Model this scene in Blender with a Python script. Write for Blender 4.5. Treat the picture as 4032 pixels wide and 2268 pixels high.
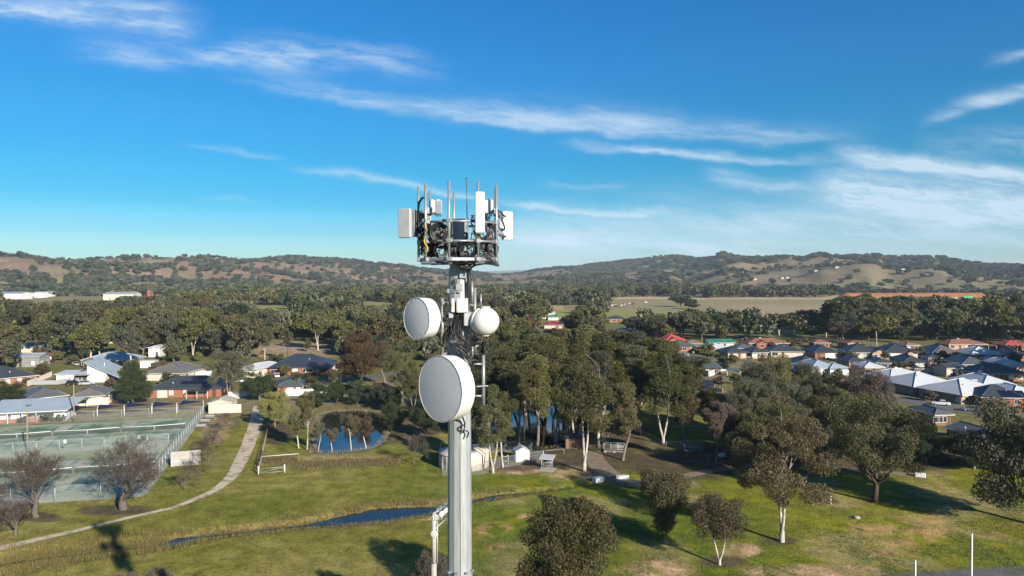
import bpy, bmesh, math, random
import numpy as np
from mathutils import Vector, Matrix, Quaternion

for o in list(bpy.data.objects):
    bpy.data.objects.remove(o)
SC = bpy.context.scene
COL = SC.collection
R = math.radians

# ------------------------------------------------------------------ camera
CAM_H = 35.0
FPX, CX, CY, HZ = 2795.0, 2016.0, 1134.0, 1090.0      # focal length, centre and horizon in photo pixels
PITCH = math.atan((CY - HZ) / FPX)
cam_d = bpy.data.cameras.new('camera')
cam_d.sensor_width = 36.0
cam_d.lens = FPX / 4032.0 * 36.0
cam_d.clip_start = 0.5
cam_d.clip_end = 60000.0
cam = bpy.data.objects.new('camera', cam_d)
COL.objects.link(cam)
cam.location = (0, 0, CAM_H)
cam.rotation_euler = (math.pi / 2 - PITCH, 0, 0)
SC.camera = cam

# ------------------------------------------------------------------ sun, sky, exposure
SUN_EL = R(22.0)
SUN_AZ = math.atan2(0.6, -0.8)                      # behind the camera, to the right
sun_vec = Vector((math.sin(SUN_AZ) * math.cos(SUN_EL), math.cos(SUN_AZ) * math.cos(SUN_EL), math.sin(SUN_EL)))
sd = bpy.data.lights.new('sun', 'SUN')
sd.energy = 5.0
sd.angle = R(0.53)
sd.color = (1.0, 0.92, 0.80)
sun = bpy.data.objects.new('sun', sd)
COL.objects.link(sun)
sun.location = (60, -80, 120)
sun.rotation_euler = (-sun_vec).to_track_quat('-Z', 'Y').to_euler()

SC.view_settings.view_transform = 'Standard'
SC.view_settings.look = 'None'
SC.view_settings.gamma = 1.0
SC.view_settings.exposure = 1.15
SC.view_settings.use_curve_mapping = False
try:
    SC.cycles.use_denoising = True
    SC.cycles.max_bounces = 6
    SC.cycles.diffuse_bounces = 1
    SC.cycles.glossy_bounces = 3
    SC.cycles.transmission_bounces = 3
    SC.cycles.transparent_max_bounces = 12
    SC.cycles.volume_bounces = 0
    SC.cycles.caustics_reflective = False
    SC.cycles.caustics_refractive = False
except Exception:
    pass

world = bpy.data.worlds.new('World')
SC.world = world
world.use_nodes = True
wt = world.node_tree
wt.nodes.clear()


class NT:
    """small helper around a node tree"""
    def __init__(s, tree):
        s.t = tree

    def n(s, typ, **kw):
        nd = s.t.nodes.new(typ)
        for k, v in kw.items():
            setattr(nd, k, v)
        return nd

    def link(s, a, b):
        s.t.links.new(a, b)

    def m(s, op, a, b=None, c=None, clamp=False):
        nd = s.t.nodes.new('ShaderNodeMath')
        nd.operation = op
        nd.use_clamp = clamp
        for i, v in enumerate((a, b, c)):
            if v is None:
                continue
            if isinstance(v, (int, float)):
                nd.inputs[i].default_value = v
            else:
                s.t.links.new(v, nd.inputs[i])
        return nd.outputs[0]

    def ss(s, v, lo, hi):
        nd = s.t.nodes.new('ShaderNodeMapRange')
        nd.interpolation_type = 'SMOOTHSTEP'
        s.t.links.new(v, nd.inputs[0])
        nd.inputs[1].default_value = lo
        nd.inputs[2].default_value = hi
        nd.inputs[3].default_value = 0.0
        nd.inputs[4].default_value = 1.0
        return nd.outputs[0]

    def mix(s, fac, a, b, blend='MIX'):
        nd = s.t.nodes.new('ShaderNodeMix')
        nd.data_type = 'RGBA'
        nd.blend_type = blend
        for sock, v in ((nd.inputs[0], fac), (nd.inputs[6], a), (nd.inputs[7], b)):
            if isinstance(v, (int, float)):
                sock.default_value = v
            elif isinstance(v, tuple):
                sock.default_value = (v[0], v[1], v[2], 1.0)
            else:
                s.t.links.new(v, sock)
        return nd.outputs[2]

    def xyz(s, x, y, z=0.0):
        nd = s.t.nodes.new('ShaderNodeCombineXYZ')
        for i, v in enumerate((x, y, z)):
            if isinstance(v, (int, float)):
                nd.inputs[i].default_value = v
            else:
                s.t.links.new(v, nd.inputs[i])
        return nd.outputs[0]

    def noise(s, vec, scale, detail=4.0, rough=0.55, dist=0.0):
        nd = s.t.nodes.new('ShaderNodeTexNoise')
        if vec is not None:
            s.t.links.new(vec, nd.inputs['Vector'])
        nd.inputs['Scale'].default_value = scale
        nd.inputs['Detail'].default_value = detail
        nd.inputs['Roughness'].default_value = rough
        nd.inputs['Distortion'].default_value = dist
        return nd.outputs[0]


W = NT(wt)
sky = W.n('ShaderNodeTexSky', sky_type='NISHITA')
sky.sun_disc = False
sky.sun_elevation = SUN_EL
sky.sun_rotation = SUN_AZ
sky.altitude = 200.0
sky.air_density = 1.0
sky.dust_density = 0.6
sky.ozone_density = 2.2
tc = W.n('ShaderNodeTexCoord')
hsv = W.n('ShaderNodeHueSaturation')
hsv.inputs['Hue'].default_value = 0.487
hsv.inputs['Saturation'].default_value = 1.45
hsv.inputs['Value'].default_value = 1.0
W.link(sky.outputs[0], hsv.inputs['Color'])
sep = W.n('ShaderNodeSeparateXYZ')
W.link(tc.outputs['Generated'], sep.inputs[0])
dx, dy, dz = sep.outputs
yy = W.m('MAXIMUM', dy, 0.05)
# direction on the sky as tangent coordinates, in hundreds of photo-preview pixels
SU = FPX / 156.52
u = W.m('MULTIPLY', W.m('DIVIDE', dx, yy), SU)         # right of centre
w = W.m('MULTIPLY', W.m('DIVIDE', dz, yy), SU)         # above the horizon
front = W.ss(dy, 0.1, 0.3)
warp1 = W.m('SUBTRACT', W.noise(W.xyz(u, W.m('MULTIPLY', w, 2.2), 3.1), 0.35, 3), 0.5)
warp2 = W.m('SUBTRACT', W.noise(W.xyz(u, W.m('MULTIPLY', w, 2.0), 8.1), 1.6, 4), 0.5)
ww = W.m('ADD', w, W.m('ADD', W.m('MULTIPLY', warp1, 0.7), W.m('MULTIPLY', warp2, 0.22)))
# fibrous grain, drawn out along the streaks (about 8 degrees down to the right)
ga = W.m('ADD', u, W.m('MULTIPLY', w, -0.15))
gb = W.m('ADD', W.m('MULTIPLY', u, 0.13), w)
fib = W.noise(W.xyz(W.m('MULTIPLY', ga, 0.30), W.m('MULTIPLY', W.m('ADD', gb, W.m('MULTIPLY', warp2, 0.3)), 2.4), 1.7), 1.0, 6, 0.62, 0.4)
fib2 = W.noise(W.xyz(W.m('MULTIPLY', ga, 0.8), W.m('MULTIPLY', gb, 3.0), 5.7), 1.3, 5, 0.65, 0.8)
grain = W.m('ADD', W.m('MULTIPLY', W.ss(fib, 0.36, 0.66), 0.65), W.m('MULTIPLY', W.ss(fib2, 0.35, 0.7), 0.35))


def streak(p0, p1, bend, up, dn, amp, fade=1.2, solid=0.35):
    """cirrus band between two points of the sky (preview pixels), with its soft upper and lower edges"""
    u0, w0 = (p0[0] - 1288) / 100.0, (696.5 - p0[1]) / 100.0
    u1, w1 = (p1[0] - 1288) / 100.0, (696.5 - p1[1]) / 100.0
    k = (w1 - w0) / (u1 - u0)
    t = W.m('DIVIDE', W.m('SUBTRACT', u, u0), u1 - u0)
    line = W.m('ADD', W.m('MULTIPLY', W.m('SUBTRACT', u, u0), k), w0)
    if bend:
        line = W.m('ADD', line, W.m('MULTIPLY', W.m('MULTIPLY', t, W.m('SUBTRACT', 1.0, t)), bend * 4 / 100.0))
    d = W.m('SUBTRACT', ww, line)
    q = W.m('MAXIMUM', W.m('DIVIDE', d, up / 100.0), W.m('DIVIDE', d, -dn / 100.0))
    g = W.m('EXPONENT', W.m('MULTIPLY', W.m('MULTIPLY', q, q), -1.0))
    win = W.m('MULTIPLY', W.ss(u, u0, u0 + fade), W.m('SUBTRACT', 1.0, W.ss(u, u1 - fade, u1)))
    tex = W.m('ADD', solid, W.m('MULTIPLY', grain, 1.0 - solid))
    return W.m('MULTIPLY', W.m('MULTIPLY', g, win), W.m('MULTIPLY', tex, amp))


bands = [
    streak((-260, 0), (560, 72), 0, 36, 28, 0.85, 1.6, 0.22),
    streak((120, 128), (900, 178), 0, 34, 22, 0.62, 2.4, 0.12),
    streak((480, 120), (1180, 190), 12, 34, 26, 0.55, 2.2, 0.05),
    streak((520, 190), (2250, 345), -52, 30, 13, 0.62, 3.4, 0.20),
    streak((1050, 262), (1800, 318), -8, 40, 16, 0.42, 2.4, 0.15),
    streak((680, 416), (1330, 505), -2, 12, 8, 0.62, 2.0, 0.45),
    streak((420, 362), (760, 402), 0, 10, 8, 0.30, 1.4, 0.4),
    streak((460, 492), (700, 516), 0, 7, 6, 0.22, 1.0, 0.4),
    streak((1380, 362), (2120, 410), -10, 13, 8, 0.70, 1.6, 0.35),
    streak((1230, 508), (1720, 548), 0, 11, 7, 0.62, 1.2, 0.4),
    streak((1340, 463), (1600, 470), 0, 7, 6, 0.30, 0.8, 0.4),
    streak((1740, 440), (2080, 492), 0, 22, 16, 0.55, 1.0, 0.1),
    streak((2060, 385), (2720, 470), 0, 24, 13, 1.05, 1.3, 0.4),
    streak((2000, 470), (2900, 560), 0, 60, 38, 1.25, 1.6, 0.28),
    streak((2290, 312), (2760, 190), 4, 24, 13, 0.75, 1.4, 0.15),
    streak((2240, 380), (2800, 350), 0, 34, 26, 0.45, 2.0, 0.1),
    streak((2440, 170), (2760, 90), 0, 16, 12, 0.50, 1.2, 0.2),
    streak((1050, 620), (3200, 575), 14, 80, 66, 0.72, 4.0, 0.40),
    streak((1150, 590), (1900, 640), 0, 14, 12, 0.40, 2.0, 0.3),
]
tot = bands[0]
for b in bands[1:]:
    tot = W.m('ADD', tot, b)
# thin cirrus over the rest of the sky, out of view
cz = W.m('MAXIMUM', dz, 0.08)
back_n = W.noise(W.xyz(W.m('MULTIPLY', W.m('DIVIDE', dx, cz), 0.35), W.m('MULTIPLY', W.m('DIVIDE', dy, cz), 1.3), 0.0), 0.9, 5, 0.6, 0.5)
back = W.m('MULTIPLY', W.m('MULTIPLY', W.ss(back_n, 0.52, 0.8), 0.5), W.m('SUBTRACT', 1.0, front))
cl = W.m('ADD', W.m('MULTIPLY', tot, front), back)
cl = W.m('MULTIPLY', W.m('MINIMUM', cl, 0.8), W.ss(dz, -0.01, 0.02))
# sky by height, all round: clear winter air, unseen zenith darkened to deepen shadows
ramp = W.n('ShaderNodeValToRGB')
ramp.color_ramp.interpolation = 'EASE'
stops = [(0.0, (.55, .82, 1.17)), (.041, (.46, .75, 1.03)), (.065, (.34, .67, .93)), (.105, (.19, .62, .85)), (.145, (.19, .66, .86)),
         (.222, (.30, .72, .94)), (.295, (.50, .77, 1.03)), (.38, (.66, .79, 1.08)), (1.0, (.70, .64, .9))]
el = ramp.color_ramp.elements
while len(el) < len(stops):
    el.new(0.5)
for e, (pos, col_) in zip(el, stops):
    e.position = pos
    e.color = (col_[0] / 1.5, col_[1] / 1.5, col_[2] / 1.5, 1)
W.link(dz, ramp.inputs[0])
graded = W.mix(1.0, hsv.outputs[0], ramp.outputs[0], 'MULTIPLY')
gain = W.n('ShaderNodeVectorMath', operation='SCALE')
W.link(graded, gain.inputs[0])
gain.inputs['Scale'].default_value = 1.5
cloud_col = W.mix(cl, gain.outputs[0], (5.2, 6.3, 7.2))
bg = W.n('ShaderNodeBackground')
bg.inputs['Strength'].default_value = 0.0605
W.link(cloud_col, bg.inputs['Color'])
world.cycles.sampling_method = 'MANUAL'
world.cycles.sample_map_resolution = 256
wo = W.n('ShaderNodeOutputWorld')
W.link(bg.outputs[0], wo.inputs['Surface'])

# ------------------------------------------------------------------ pixel <-> ground
SP, CP = math.sin(PITCH), math.cos(PITCH)
VS = 4032 / 2576.0


def ray(px, py):
    a, b = (px - CX) / FPX, -(py - CY) / FPX
    return Vector((a, CP + b * SP, -SP + b * CP))


def G(px, py, z=0.0):
    d = ray(px, py)
    t = (z - CAM_H) / d.z
    return Vector((d.x * t, d.y * t, z))


def GV(vx, vy, z=0.0):
    return G(vx * VS, vy * VS, z)


def P(px, py, Y):
    d = ray(px, py)
    t = Y / d.y
    return Vector((d.x * t, Y, CAM_H + d.z * t))


def pix(x, y, z=0.0):
    """world -> preview pixels (arrays allowed)"""
    zz = z - CAM_H
    fw = y * CP - zz * SP
    up = y * SP + zz * CP
    fw = np.maximum(fw, 1e-3)
    return (CX + FPX * x / fw) / VS, (CY - FPX * up / fw) / VS


def mk(ox, oy, sc):
    return lambda X, Y: (ox + X / sc, oy + Y / sc)


cA = mk(0, 1300, 3.623)
cB = mk(600, 1300, 3.22)
cR = mk(2500, 1250, 3.22)
cS = mk(3232, 1250, 3.22)
c5 = mk(0, 960, 2.576)
c6 = mk(800, 960, 2.576)
c7 = mk(1900, 960, 2.576)
c8 = mk(2900, 960, 2.2757)
cZ = mk(3500, 1400, 4.139)
cT = mk(0, 1600, 2.169)
cQ = mk(2350, 1600, 3.623)
cK = mk(1850, 1560, 4.262)
cW = mk(3032, 1650, 2.345)


# ------------------------------------------------------------------ materials
MATS = {}
ALB = 0.72          # brings the listed swatches to real albedo at this exposure


def mat(name, col, rough=0.6, metal=0.0, spec=0.3, col2=None, scale=3.0, detail=4.0, contrast=(0.3, 0.7),
        bump=0.0, bscale=None, stretch=None, coord='Object'):
    if name in MATS:
        return MATS[name]
    col = tuple(k * ALB for k in col)
    if col2 is not None:
        col2 = tuple(k * ALB for k in col2)
    m = bpy.data.materials.new(name)
    m.use_nodes = True
    t = NT(m.node_tree)
    b = m.node_tree.nodes['Principled BSDF']
    b.inputs['Roughness'].default_value = rough
    b.inputs['Metallic'].default_value = metal
    b.inputs['Specular IOR Level'].default_value = spec
    b.inputs['Base Color'].default_value = (*col, 1)
    if col2 is not None or bump:
        c = t.n('ShaderNodeTexCoord')
        vec = c.outputs[coord]
        if stretch:
            mp = t.n('ShaderNodeMapping')
            mp.inputs['Scale'].default_value = stretch
            t.link(vec, mp.inputs[0])
            vec = mp.outputs[0]
        if col2 is not None:
            f = t.ss(t.noise(vec, scale, detail, 0.6), *contrast)
            t.link(t.mix(f, col, col2), b.inputs['Base Color'])
        if bump:
            bn = t.n('ShaderNodeBump')
            bn.inputs['Strength'].default_value = bump
            bn.inputs['Distance'].default_value = 0.05
            t.link(t.noise(vec, bscale or scale * 3, 3), bn.inputs['Height'])
            t.link(bn.outputs[0], b.inputs['Normal'])
    MATS[name] = m
    return m


def leaf_mat(name, c1, c2, trans=0.12):
    m = bpy.data.materials.new(name)
    m.use_nodes = True
    t = NT(m.node_tree)
    m.node_tree.nodes.clear()
    g = t.n('ShaderNodeNewGeometry')
    oi = t.n('ShaderNodeObjectInfo')
    tcn = t.n('ShaderNodeTexCoord')
    clump = t.ss(t.noise(tcn.outputs['Object'], 0.55, 2), 0.35, 0.65)
    f = t.m('ADD', t.m('MULTIPLY', g.outputs['Random Per Island'], 0.6), t.m('MULTIPLY', clump, 0.4))
    c = t.mix(f, c1, c2)
    hs = t.n('ShaderNodeHueSaturation')
    t.link(c, hs.inputs['Color'])
    t.link(t.m('ADD', 0.486, t.m('MULTIPLY', oi.outputs['Random'], 0.034)), hs.inputs['Hue'])
    r2 = t.m('FRACT', t.m('MULTIPLY', oi.outputs['Random'], 17.3))
    t.link(t.m('ADD', 0.55, t.m('MULTIPLY', r2, 0.58)), hs.inputs['Value'])
    r3 = t.m('FRACT', t.m('MULTIPLY', oi.outputs['Random'], 7.7))
    t.link(t.m('ADD', 0.78, t.m('MULTIPLY', r3, 0.34)), hs.inputs['Saturation'])
    p = t.n('ShaderNodeBsdfPrincipled')
    p.inputs['Roughness'].default_value = 0.55
    p.inputs['Specular IOR Level'].default_value = 0.25
    t.link(hs.outputs[0], p.inputs['Base Color'])
    tr = t.n('ShaderNodeBsdfTranslucent')
    t.link(hs.outputs[0], tr.inputs['Color'])
    mx = t.n('ShaderNodeMixShader')
    mx.inputs[0].default_value = trans
    t.link(p.outputs[0], mx.inputs[1])
    t.link(tr.outputs[0], mx.inputs[2])
    o = t.n('ShaderNodeOutputMaterial')
    t.link(mx.outputs[0], o.inputs['Surface'])
    MATS[name] = m
    return m


# ------------------------------------------------------------------ objects
def tag(o, label=None, cat=None, group=None, kind=None):
    if label:
        o['label'] = label
    if cat:
        o['category'] = cat
    if group:
        o['group'] = group
    if kind:
        o['kind'] = kind
    return o


def thing(name, loc, label, cat, group=None, rz=0.0):
    o = bpy.data.objects.new(name, None)
    o.empty_display_size = 0.2
    COL.objects.link(o)
    o.location = loc
    o.rotation_euler = (0, 0, rz)
    return tag(o, label, cat, group)


def link_mesh(name, me, parent=None, material=None, loc=None):
    if material is not None and not me.materials:
        me.materials.append(material)
    o = bpy.data.objects.new(name, me)
    COL.objects.link(o)
    if parent is not None:
        o.parent = parent
    if loc is not None:
        o.location = loc
    return o


def np_mesh(name, v, faces_quads=None, tris=None, material=None, smooth=False):
    me = bpy.data.meshes.new(name)
    v = np.asarray(v, dtype=np.float32)
    idx, starts, tot = [], [], []
    n = 0
    if faces_quads is not None and len(faces_quads):
        q = np.asarray(faces_quads, dtype=np.int32)
        idx.append(q.ravel())
        starts.append(np.arange(len(q)) * 4)
        n = len(q) * 4
    if tris is not None and len(tris):
        t = np.asarray(tris, dtype=np.int32)
        idx.append(t.ravel())
        starts.append(n + np.arange(len(t)) * 3)
    idx = np.concatenate(idx)
    starts = np.concatenate(starts)
    me.vertices.add(len(v))
    me.vertices.foreach_set('co', v.ravel())
    me.loops.add(len(idx))
    me.loops.foreach_set('vertex_index', idx)
    me.polygons.add(len(starts))
    me.polygons.foreach_set('loop_start', starts.astype(np.int32))
    if smooth:
        me.polygons.foreach_set('use_smooth', np.ones(len(starts), dtype=bool))
    me.update(calc_edges=True)
    if material is not None:
        me.materials.append(material)
    return me


def frame_of(d):
    d = d.normalized()
    ref = Vector((0, 0, 1)) if abs(d.z) < 0.9 else Vector((1, 0, 0))
    a = d.cross(ref).normalized()
    return a, d.cross(a).normalized()


class MB:
    """collects geometry for ONE mesh object"""
    def __init__(s):
        s.v, s.f, s.sm = [], [], []

    def add(s, vs, fs, smooth=False):
        o = len(s.v)
        s.v += [tuple(p) for p in vs]
        s.f += [tuple(i + o for i in f) for f in fs]
        s.sm += [smooth] * len(fs)
        return s

    def box(s, c, size, rz=0.0, ax=None):
        """box round c; ax = optional three axis vectors"""
        c = Vector(c)
        if ax is None:
            ax = (Vector((math.cos(rz), math.sin(rz), 0)), Vector((-math.sin(rz), math.cos(rz), 0)), Vector((0, 0, 1)))
        hx, hy, hz = (a * (k / 2) for a, k in zip(ax, size))
        vs = [c + hx * i + hy * j + hz * k for k in (-1, 1) for i, j in ((-1, -1), (1, -1), (1, 1), (-1, 1))]
        return s.add(vs, [(3, 2, 1, 0), (4, 5, 6, 7), (0, 1, 5, 4), (1, 2, 6, 5), (2, 3, 7, 6), (3, 0, 4, 7)])

    def rbox(s, c, size, rz=0.0, bev=0.02, ax=None):
        """box with chamfered vertical edges and a slightly inset top and bottom"""
        c = Vector(c)
        if ax is None:
            ax = (Vector((math.cos(rz), math.sin(rz), 0)), Vector((-math.sin(rz), math.cos(rz), 0)), Vector((0, 0, 1)))
        X, Y, Z = ax
        a, b, h = size[0] / 2, size[1] / 2, size[2] / 2
        e = bev
        ring = [(a - e, -b), (a, -b + e), (a, b - e), (a - e, b), (-a + e, b), (-a, b - e), (-a, -b + e), (-a + e, -b)]
        rings = []
        for zz, k in ((-h, e), (-h + e, 0), (h - e, 0), (h, e)):
            rings.append([c + X * (x - math.copysign(k, x)) + Y * (y - math.copysign(k, y)) + Z * zz for x, y in ring])
        vs = [p for r_ in rings for p in r_]
        fs = []
        for i in range(3):
            for j in range(8):
                k = (j + 1) % 8
                fs.append((i * 8 + j, i * 8 + k, (i + 1) * 8 + k, (i + 1) * 8 + j))
        fs.append(tuple(range(7, -1, -1)))
        fs.append(tuple(range(24, 32)))
        return s.add(vs, fs)

    def tube(s, p0, p1, r0, r1=None, n=8, caps=True, smooth=True):
        return s.path([p0, p1], [r0, r0 if r1 is None else r1], n, caps, smooth)

    def path(s, pts, rad, n=6, caps=True, smooth=True):
        pts = [Vector(p) for p in pts]
        if not isinstance(rad, (list, tuple)):
            rad = [rad] * len(pts)
        vs, fs = [], []
        a = None
        for i, p in enumerate(pts):
            d = (pts[min(i + 1, len(pts) - 1)] - pts[max(i - 1, 0)])
            if d.length < 1e-9:
                d = Vector((0, 0, 1))
            d.normalize()
            if a is None:
                a, b = frame_of(d)
            else:
                a = (a - d * a.dot(d))
                if a.length < 1e-6:
                    a, b = frame_of(d)
                a.normalize()
                b = d.cross(a)
            for k in range(n):
                t = 2 * math.pi * k / n
                vs.append(p + (a * math.cos(t) + b * math.sin(t)) * rad[i])
        for i in range(len(pts) - 1):
            for k in range(n):
                j = (k + 1) % n
                fs.append((i * n + k, i * n + j, (i + 1) * n + j, (i + 1) * n + k))
        o = len(s.v)
        s.add(vs, fs, smooth)
        if caps:
            s.f.append(tuple(o + k for k in range(n - 1, -1, -1)))
            s.f.append(tuple(o + (len(pts) - 1) * n + k for k in range(n)))
            s.sm += [False, False]
        return s

    def prism(s, poly, z0, z1):
        n = len(poly)
        vs = [(p[0], p[1], z0) for p in poly] + [(p[0], p[1], z1) for p in poly]
        fs = [tuple(range(n - 1, -1, -1)), tuple(range(n, 2 * n))]
        fs += [(i, (i + 1) % n, n + (i + 1) % n, n + i) for i in range(n)]
        return s.add(vs, fs)

    def lathe(s, prof, n=24, origin=(0, 0, 0), axis=None, smooth=True, cap0=True, cap1=True):
        """prof: (radius, height) along axis"""
        o_ = Vector(origin)
        ax = Vector(axis).normalized() if axis is not None else Vector((0, 0, 1))
        a, b = frame_of(ax)
        vs, fs = [], []
        for r_, h in prof:
            for k in range(n):
                t = 2 * math.pi * k / n
                vs.append(o_ + ax * h + (a * math.cos(t) + b * math.sin(t)) * r_)
        for i in range(len(prof) - 1):
            for k in range(n):
                j = (k + 1) % n
                fs.append((i * n + k, i * n + j, (i + 1) * n + j, (i + 1) * n + k))
        o = len(s.v)
        s.add(vs, fs, smooth)
        if cap0:
            s.f.append(tuple(o + k for k in range(n - 1, -1, -1)))
            s.sm.append(False)
        if cap1:
            s.f.append(tuple(o + (len(prof) - 1) * n + k for k in range(n)))
            s.sm.append(False)
        return s

    def mesh(s, name, m=None, off=None):
        me = bpy.data.meshes.new(name)
        v = s.v
        if off is not None:
            v = [(p[0] - off[0], p[1] - off[1], p[2] - off[2]) for p in v]
        me.from_pydata(v, [], s.f)
        if any(s.sm):
            me.polygons.foreach_set('use_smooth', s.sm)
        if m is not None:
            me.materials.append(m)
        bm = bmesh.new()
        bm.from_mesh(me)
        bmesh.ops.recalc_face_normals(bm, faces=bm.faces)
        bm.to_mesh(me)
        bm.free()
        me.update()
        return me

    def build(s, name, m, parent=None, world=False, loc=None):
        """world=True: coordinates are world ones and the parent is an unrotated empty"""
        off = None
        if world and parent is not None:
            q = parent
            off = Vector((0, 0, 0))
            while q is not None:
                off = off + q.location
                q = q.parent
        elif loc is not None:
            off = Vector(loc)
        o = link_mesh(name, s.mesh(name, m, off), parent)
        if loc is not None and parent is None:
            o.location = loc
        return o


def spline(pts, n=8):
    pts = [Vector(p) for p in pts]
    if len(pts) < 3:
        return pts
    q = [pts[0] * 2 - pts[1]] + pts + [pts[-1] * 2 - pts[-2]]
    out = []
    for i in range(1, len(q) - 2):
        a, b, c, d = q[i - 1], q[i], q[i + 1], q[i + 2]
        for k in range(n):
            t = k / n
            out.append(0.5 * ((2 * b) + (c - a) * t + (2 * a - 5 * b + 4 * c - d) * t * t + (3 * b - a - 3 * c + d) * t ** 3))
    out.append(pts[-1])
    return out


# ------------------------------------------------------------------ noise and polygons for arrays
def _hash(ix, iy, seed):
    h = (ix.astype(np.int64) * 374761393 + iy.astype(np.int64) * 668265263 + seed * 1442695041) & 0x7fffffff
    h = ((h ^ (h >> 13)) * 1274126177) & 0x7fffffff
    h = (h ^ (h >> 16)) & 0xffff
    return h / 65535.0


def vnoise(x, y, seed=0):
    ix, iy = np.floor(x), np.floor(y)
    fx, fy = x - ix, y - iy
    fx, fy = fx * fx * (3 - 2 * fx), fy * fy * (3 - 2 * fy)
    a, b = _hash(ix, iy, seed), _hash(ix + 1, iy, seed)
    c, d = _hash(ix, iy + 1, seed), _hash(ix + 1, iy + 1, seed)
    return (a * (1 - fx) + b * fx) * (1 - fy) + (c * (1 - fx) + d * fx) * fy


def fbm(x, y, seed=0, o=4):
    r_, a, n = 0, 0.5, 0
    for i in range(o):
        r_ = r_ + a * vnoise(x * 2 ** i, y * 2 ** i, seed + i * 7)
        n += a
        a *= 0.5
    return r_ / n


def sstep(a, b, x):
    t = np.clip((x - a) / (b - a), 0, 1)
    return t * t * (3 - 2 * t)


def poly_sd(x, y, poly):
    """signed distance, positive inside"""
    inside = np.zeros(np.shape(x), dtype=bool)
    dist = np.full(np.shape(x), 1e9)
    n = len(poly)
    for i in range(n):
        x0, y0 = poly[i][0], poly[i][1]
        x1, y1 = poly[(i + 1) % n][0], poly[(i + 1) % n][1]
        ex, ey = x1 - x0, y1 - y0
        t = np.clip(((x - x0) * ex + (y - y0) * ey) / (ex * ex + ey * ey + 1e-12), 0, 1)
        dist = np.minimum(dist, np.hypot(x - x0 - t * ex, y - y0 - t * ey))
        cond = (y0 > y) != (y1 > y)
        with np.errstate(divide='ignore', invalid='ignore'):
            xi = x0 + (y - y0) * ex / (ey if ey != 0 else 1e-12)
        inside ^= cond & (x < xi)
    return np.where(inside, dist, -dist)


def line_d(x, y, pts):
    dist = np.full(np.shape(x), 1e9)
    par = np.zeros(np.shape(x))
    for i in range(len(pts) - 1):
        x0, y0 = pts[i][0], pts[i][1]
        ex, ey = pts[i + 1][0] - x0, pts[i + 1][1] - y0
        t = np.clip(((x - x0) * ex + (y - y0) * ey) / (ex * ex + ey * ey + 1e-12), 0, 1)
        d = np.hypot(x - x0 - t * ex, y - y0 - t * ey)
        par = np.where(d < dist, i + t, par)
        dist = np.minimum(dist, d)
    return dist, par


rng = np.random.default_rng(7)
random.seed(7)

# ------------------------------------------------------------------ ground
RIDGE = [(-900, 1000), (-400, 1010), (0, 1003), (100, 1010), (203, 1021), (313, 1029), (390, 1018), (516, 1010), (595, 1010), (673, 1021),
         (751, 1029), (876, 1038), (970, 1037), (1095, 1025), (1221, 1022), (1346, 1029), (1455, 1041), (1565, 1050), (1659, 1062),
         (1753, 1071), (1850, 1074), (1925, 1080), (2010, 1080), (2060, 1073), (2144, 1062), (2223, 1054), (2316, 1044), (2379, 1037),
         (2457, 1029), (2535, 1021), (2590, 1012), (2640, 1008), (2750, 1018), (2849, 1011), (2911, 1018), (3032, 1027), (3146, 1037),
         (3190, 1032), (3234, 1026), (3339, 1029), (3445, 1024), (3493, 1033), (3559, 1030), (3713, 1027), (3779, 1035),
         (3889, 1046), (4032, 1046), (4500, 1030), (5200, 1020)]
RX = np.array([(p[0] - CX) / FPX for p in RIDGE])
RY = np.array([HZ - p[1] for p in RIDGE])


def terrain_z(x, y):
    """the land: flat round the tower, foothills and ridges beyond 1.4 km"""
    r_ = np.hypot(x, y)
    az = np.arctan2(x, np.maximum(y, 1e-6))
    uu = np.tan(np.clip(az, -1.1, 1.1))
    rr = 3100 + 500 * np.sin(uu * 5 + 1.0) + 250 * np.sin(uu * 13)
    rise = np.interp(uu, RX, RY) - 5
    rise = np.where(y > 0, rise, 60 + 20 * np.sin(np.arctan2(x, y) * 7))
    zr = CAM_H + rise / FPX * rr * np.cos(np.clip(az, -1.1, 1.1))
    s = (r_ - 1450) / (rr - 1450)
    prof = np.where(s < 1, sstep(0, 1, s) * 0.75 + 0.25 * np.clip(s, 0, 1) ** 2, 1 - 0.45 * sstep(1, 2.2, s))
    spur = (fbm(x / 420, y / 420, 3, 4) - 0.5) * 95 + (0.5 - np.abs(fbm(x / 170, y / 260, 9, 3) - 0.5) * 2.4) * 26
    gate = np.clip(s, 0, 1) * np.clip(1.02 - s, 0, 1) * 4
    z = zr * prof + spur * gate * (0.4 + rise / 80.0)
    z = np.where(s > 0, np.maximum(z, 0), 0)
    # far range seen through the gap
    far = sstep(7000, 12000, r_) * (120 + 50 * np.sin(uu * 9 + 0.5))
    return np.maximum(z, far)


POND_A = [GV(*p) for p in [(786, 1137), (790, 1100), (796, 1060), (806, 1040), (838, 1033), (900, 1031), (958, 1036), (972, 1052), (976, 1080), (968, 1108), (944, 1124), (900, 1132), (850, 1137)]]
POND_B = [GV(*p) for p in [(1186, 1128), (1192, 1080), (1210, 1035), (1262, 1008), (1330, 998), (1410, 1016), (1480, 1046), (1522, 1082), (1532, 1112), (1512, 1124), (1440, 1112), (1380, 1126), (1280, 1124), (1230, 1130)]]
CREEK = [GV(*p) for p in [(-160, 1447), (-60, 1428), (0, 1414), (100, 1398), (250, 1381), (400, 1364), (450, 1355), (520, 1342), (620, 1331), (760, 1316), (870, 1302), (960, 1290), (1060, 1279), (1130, 1268), (1250, 1244), (1350, 1233), (1440, 1222)]]
CREEK_W = np.array([4.0, 4.0, 3.8, 3.4, 3.0, 2.6, 2.5, 2.1, 1.8, 1.9, 3.0, 3.9, 3.0, 1.7, 1.8, 1.0, 0.6])


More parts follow.
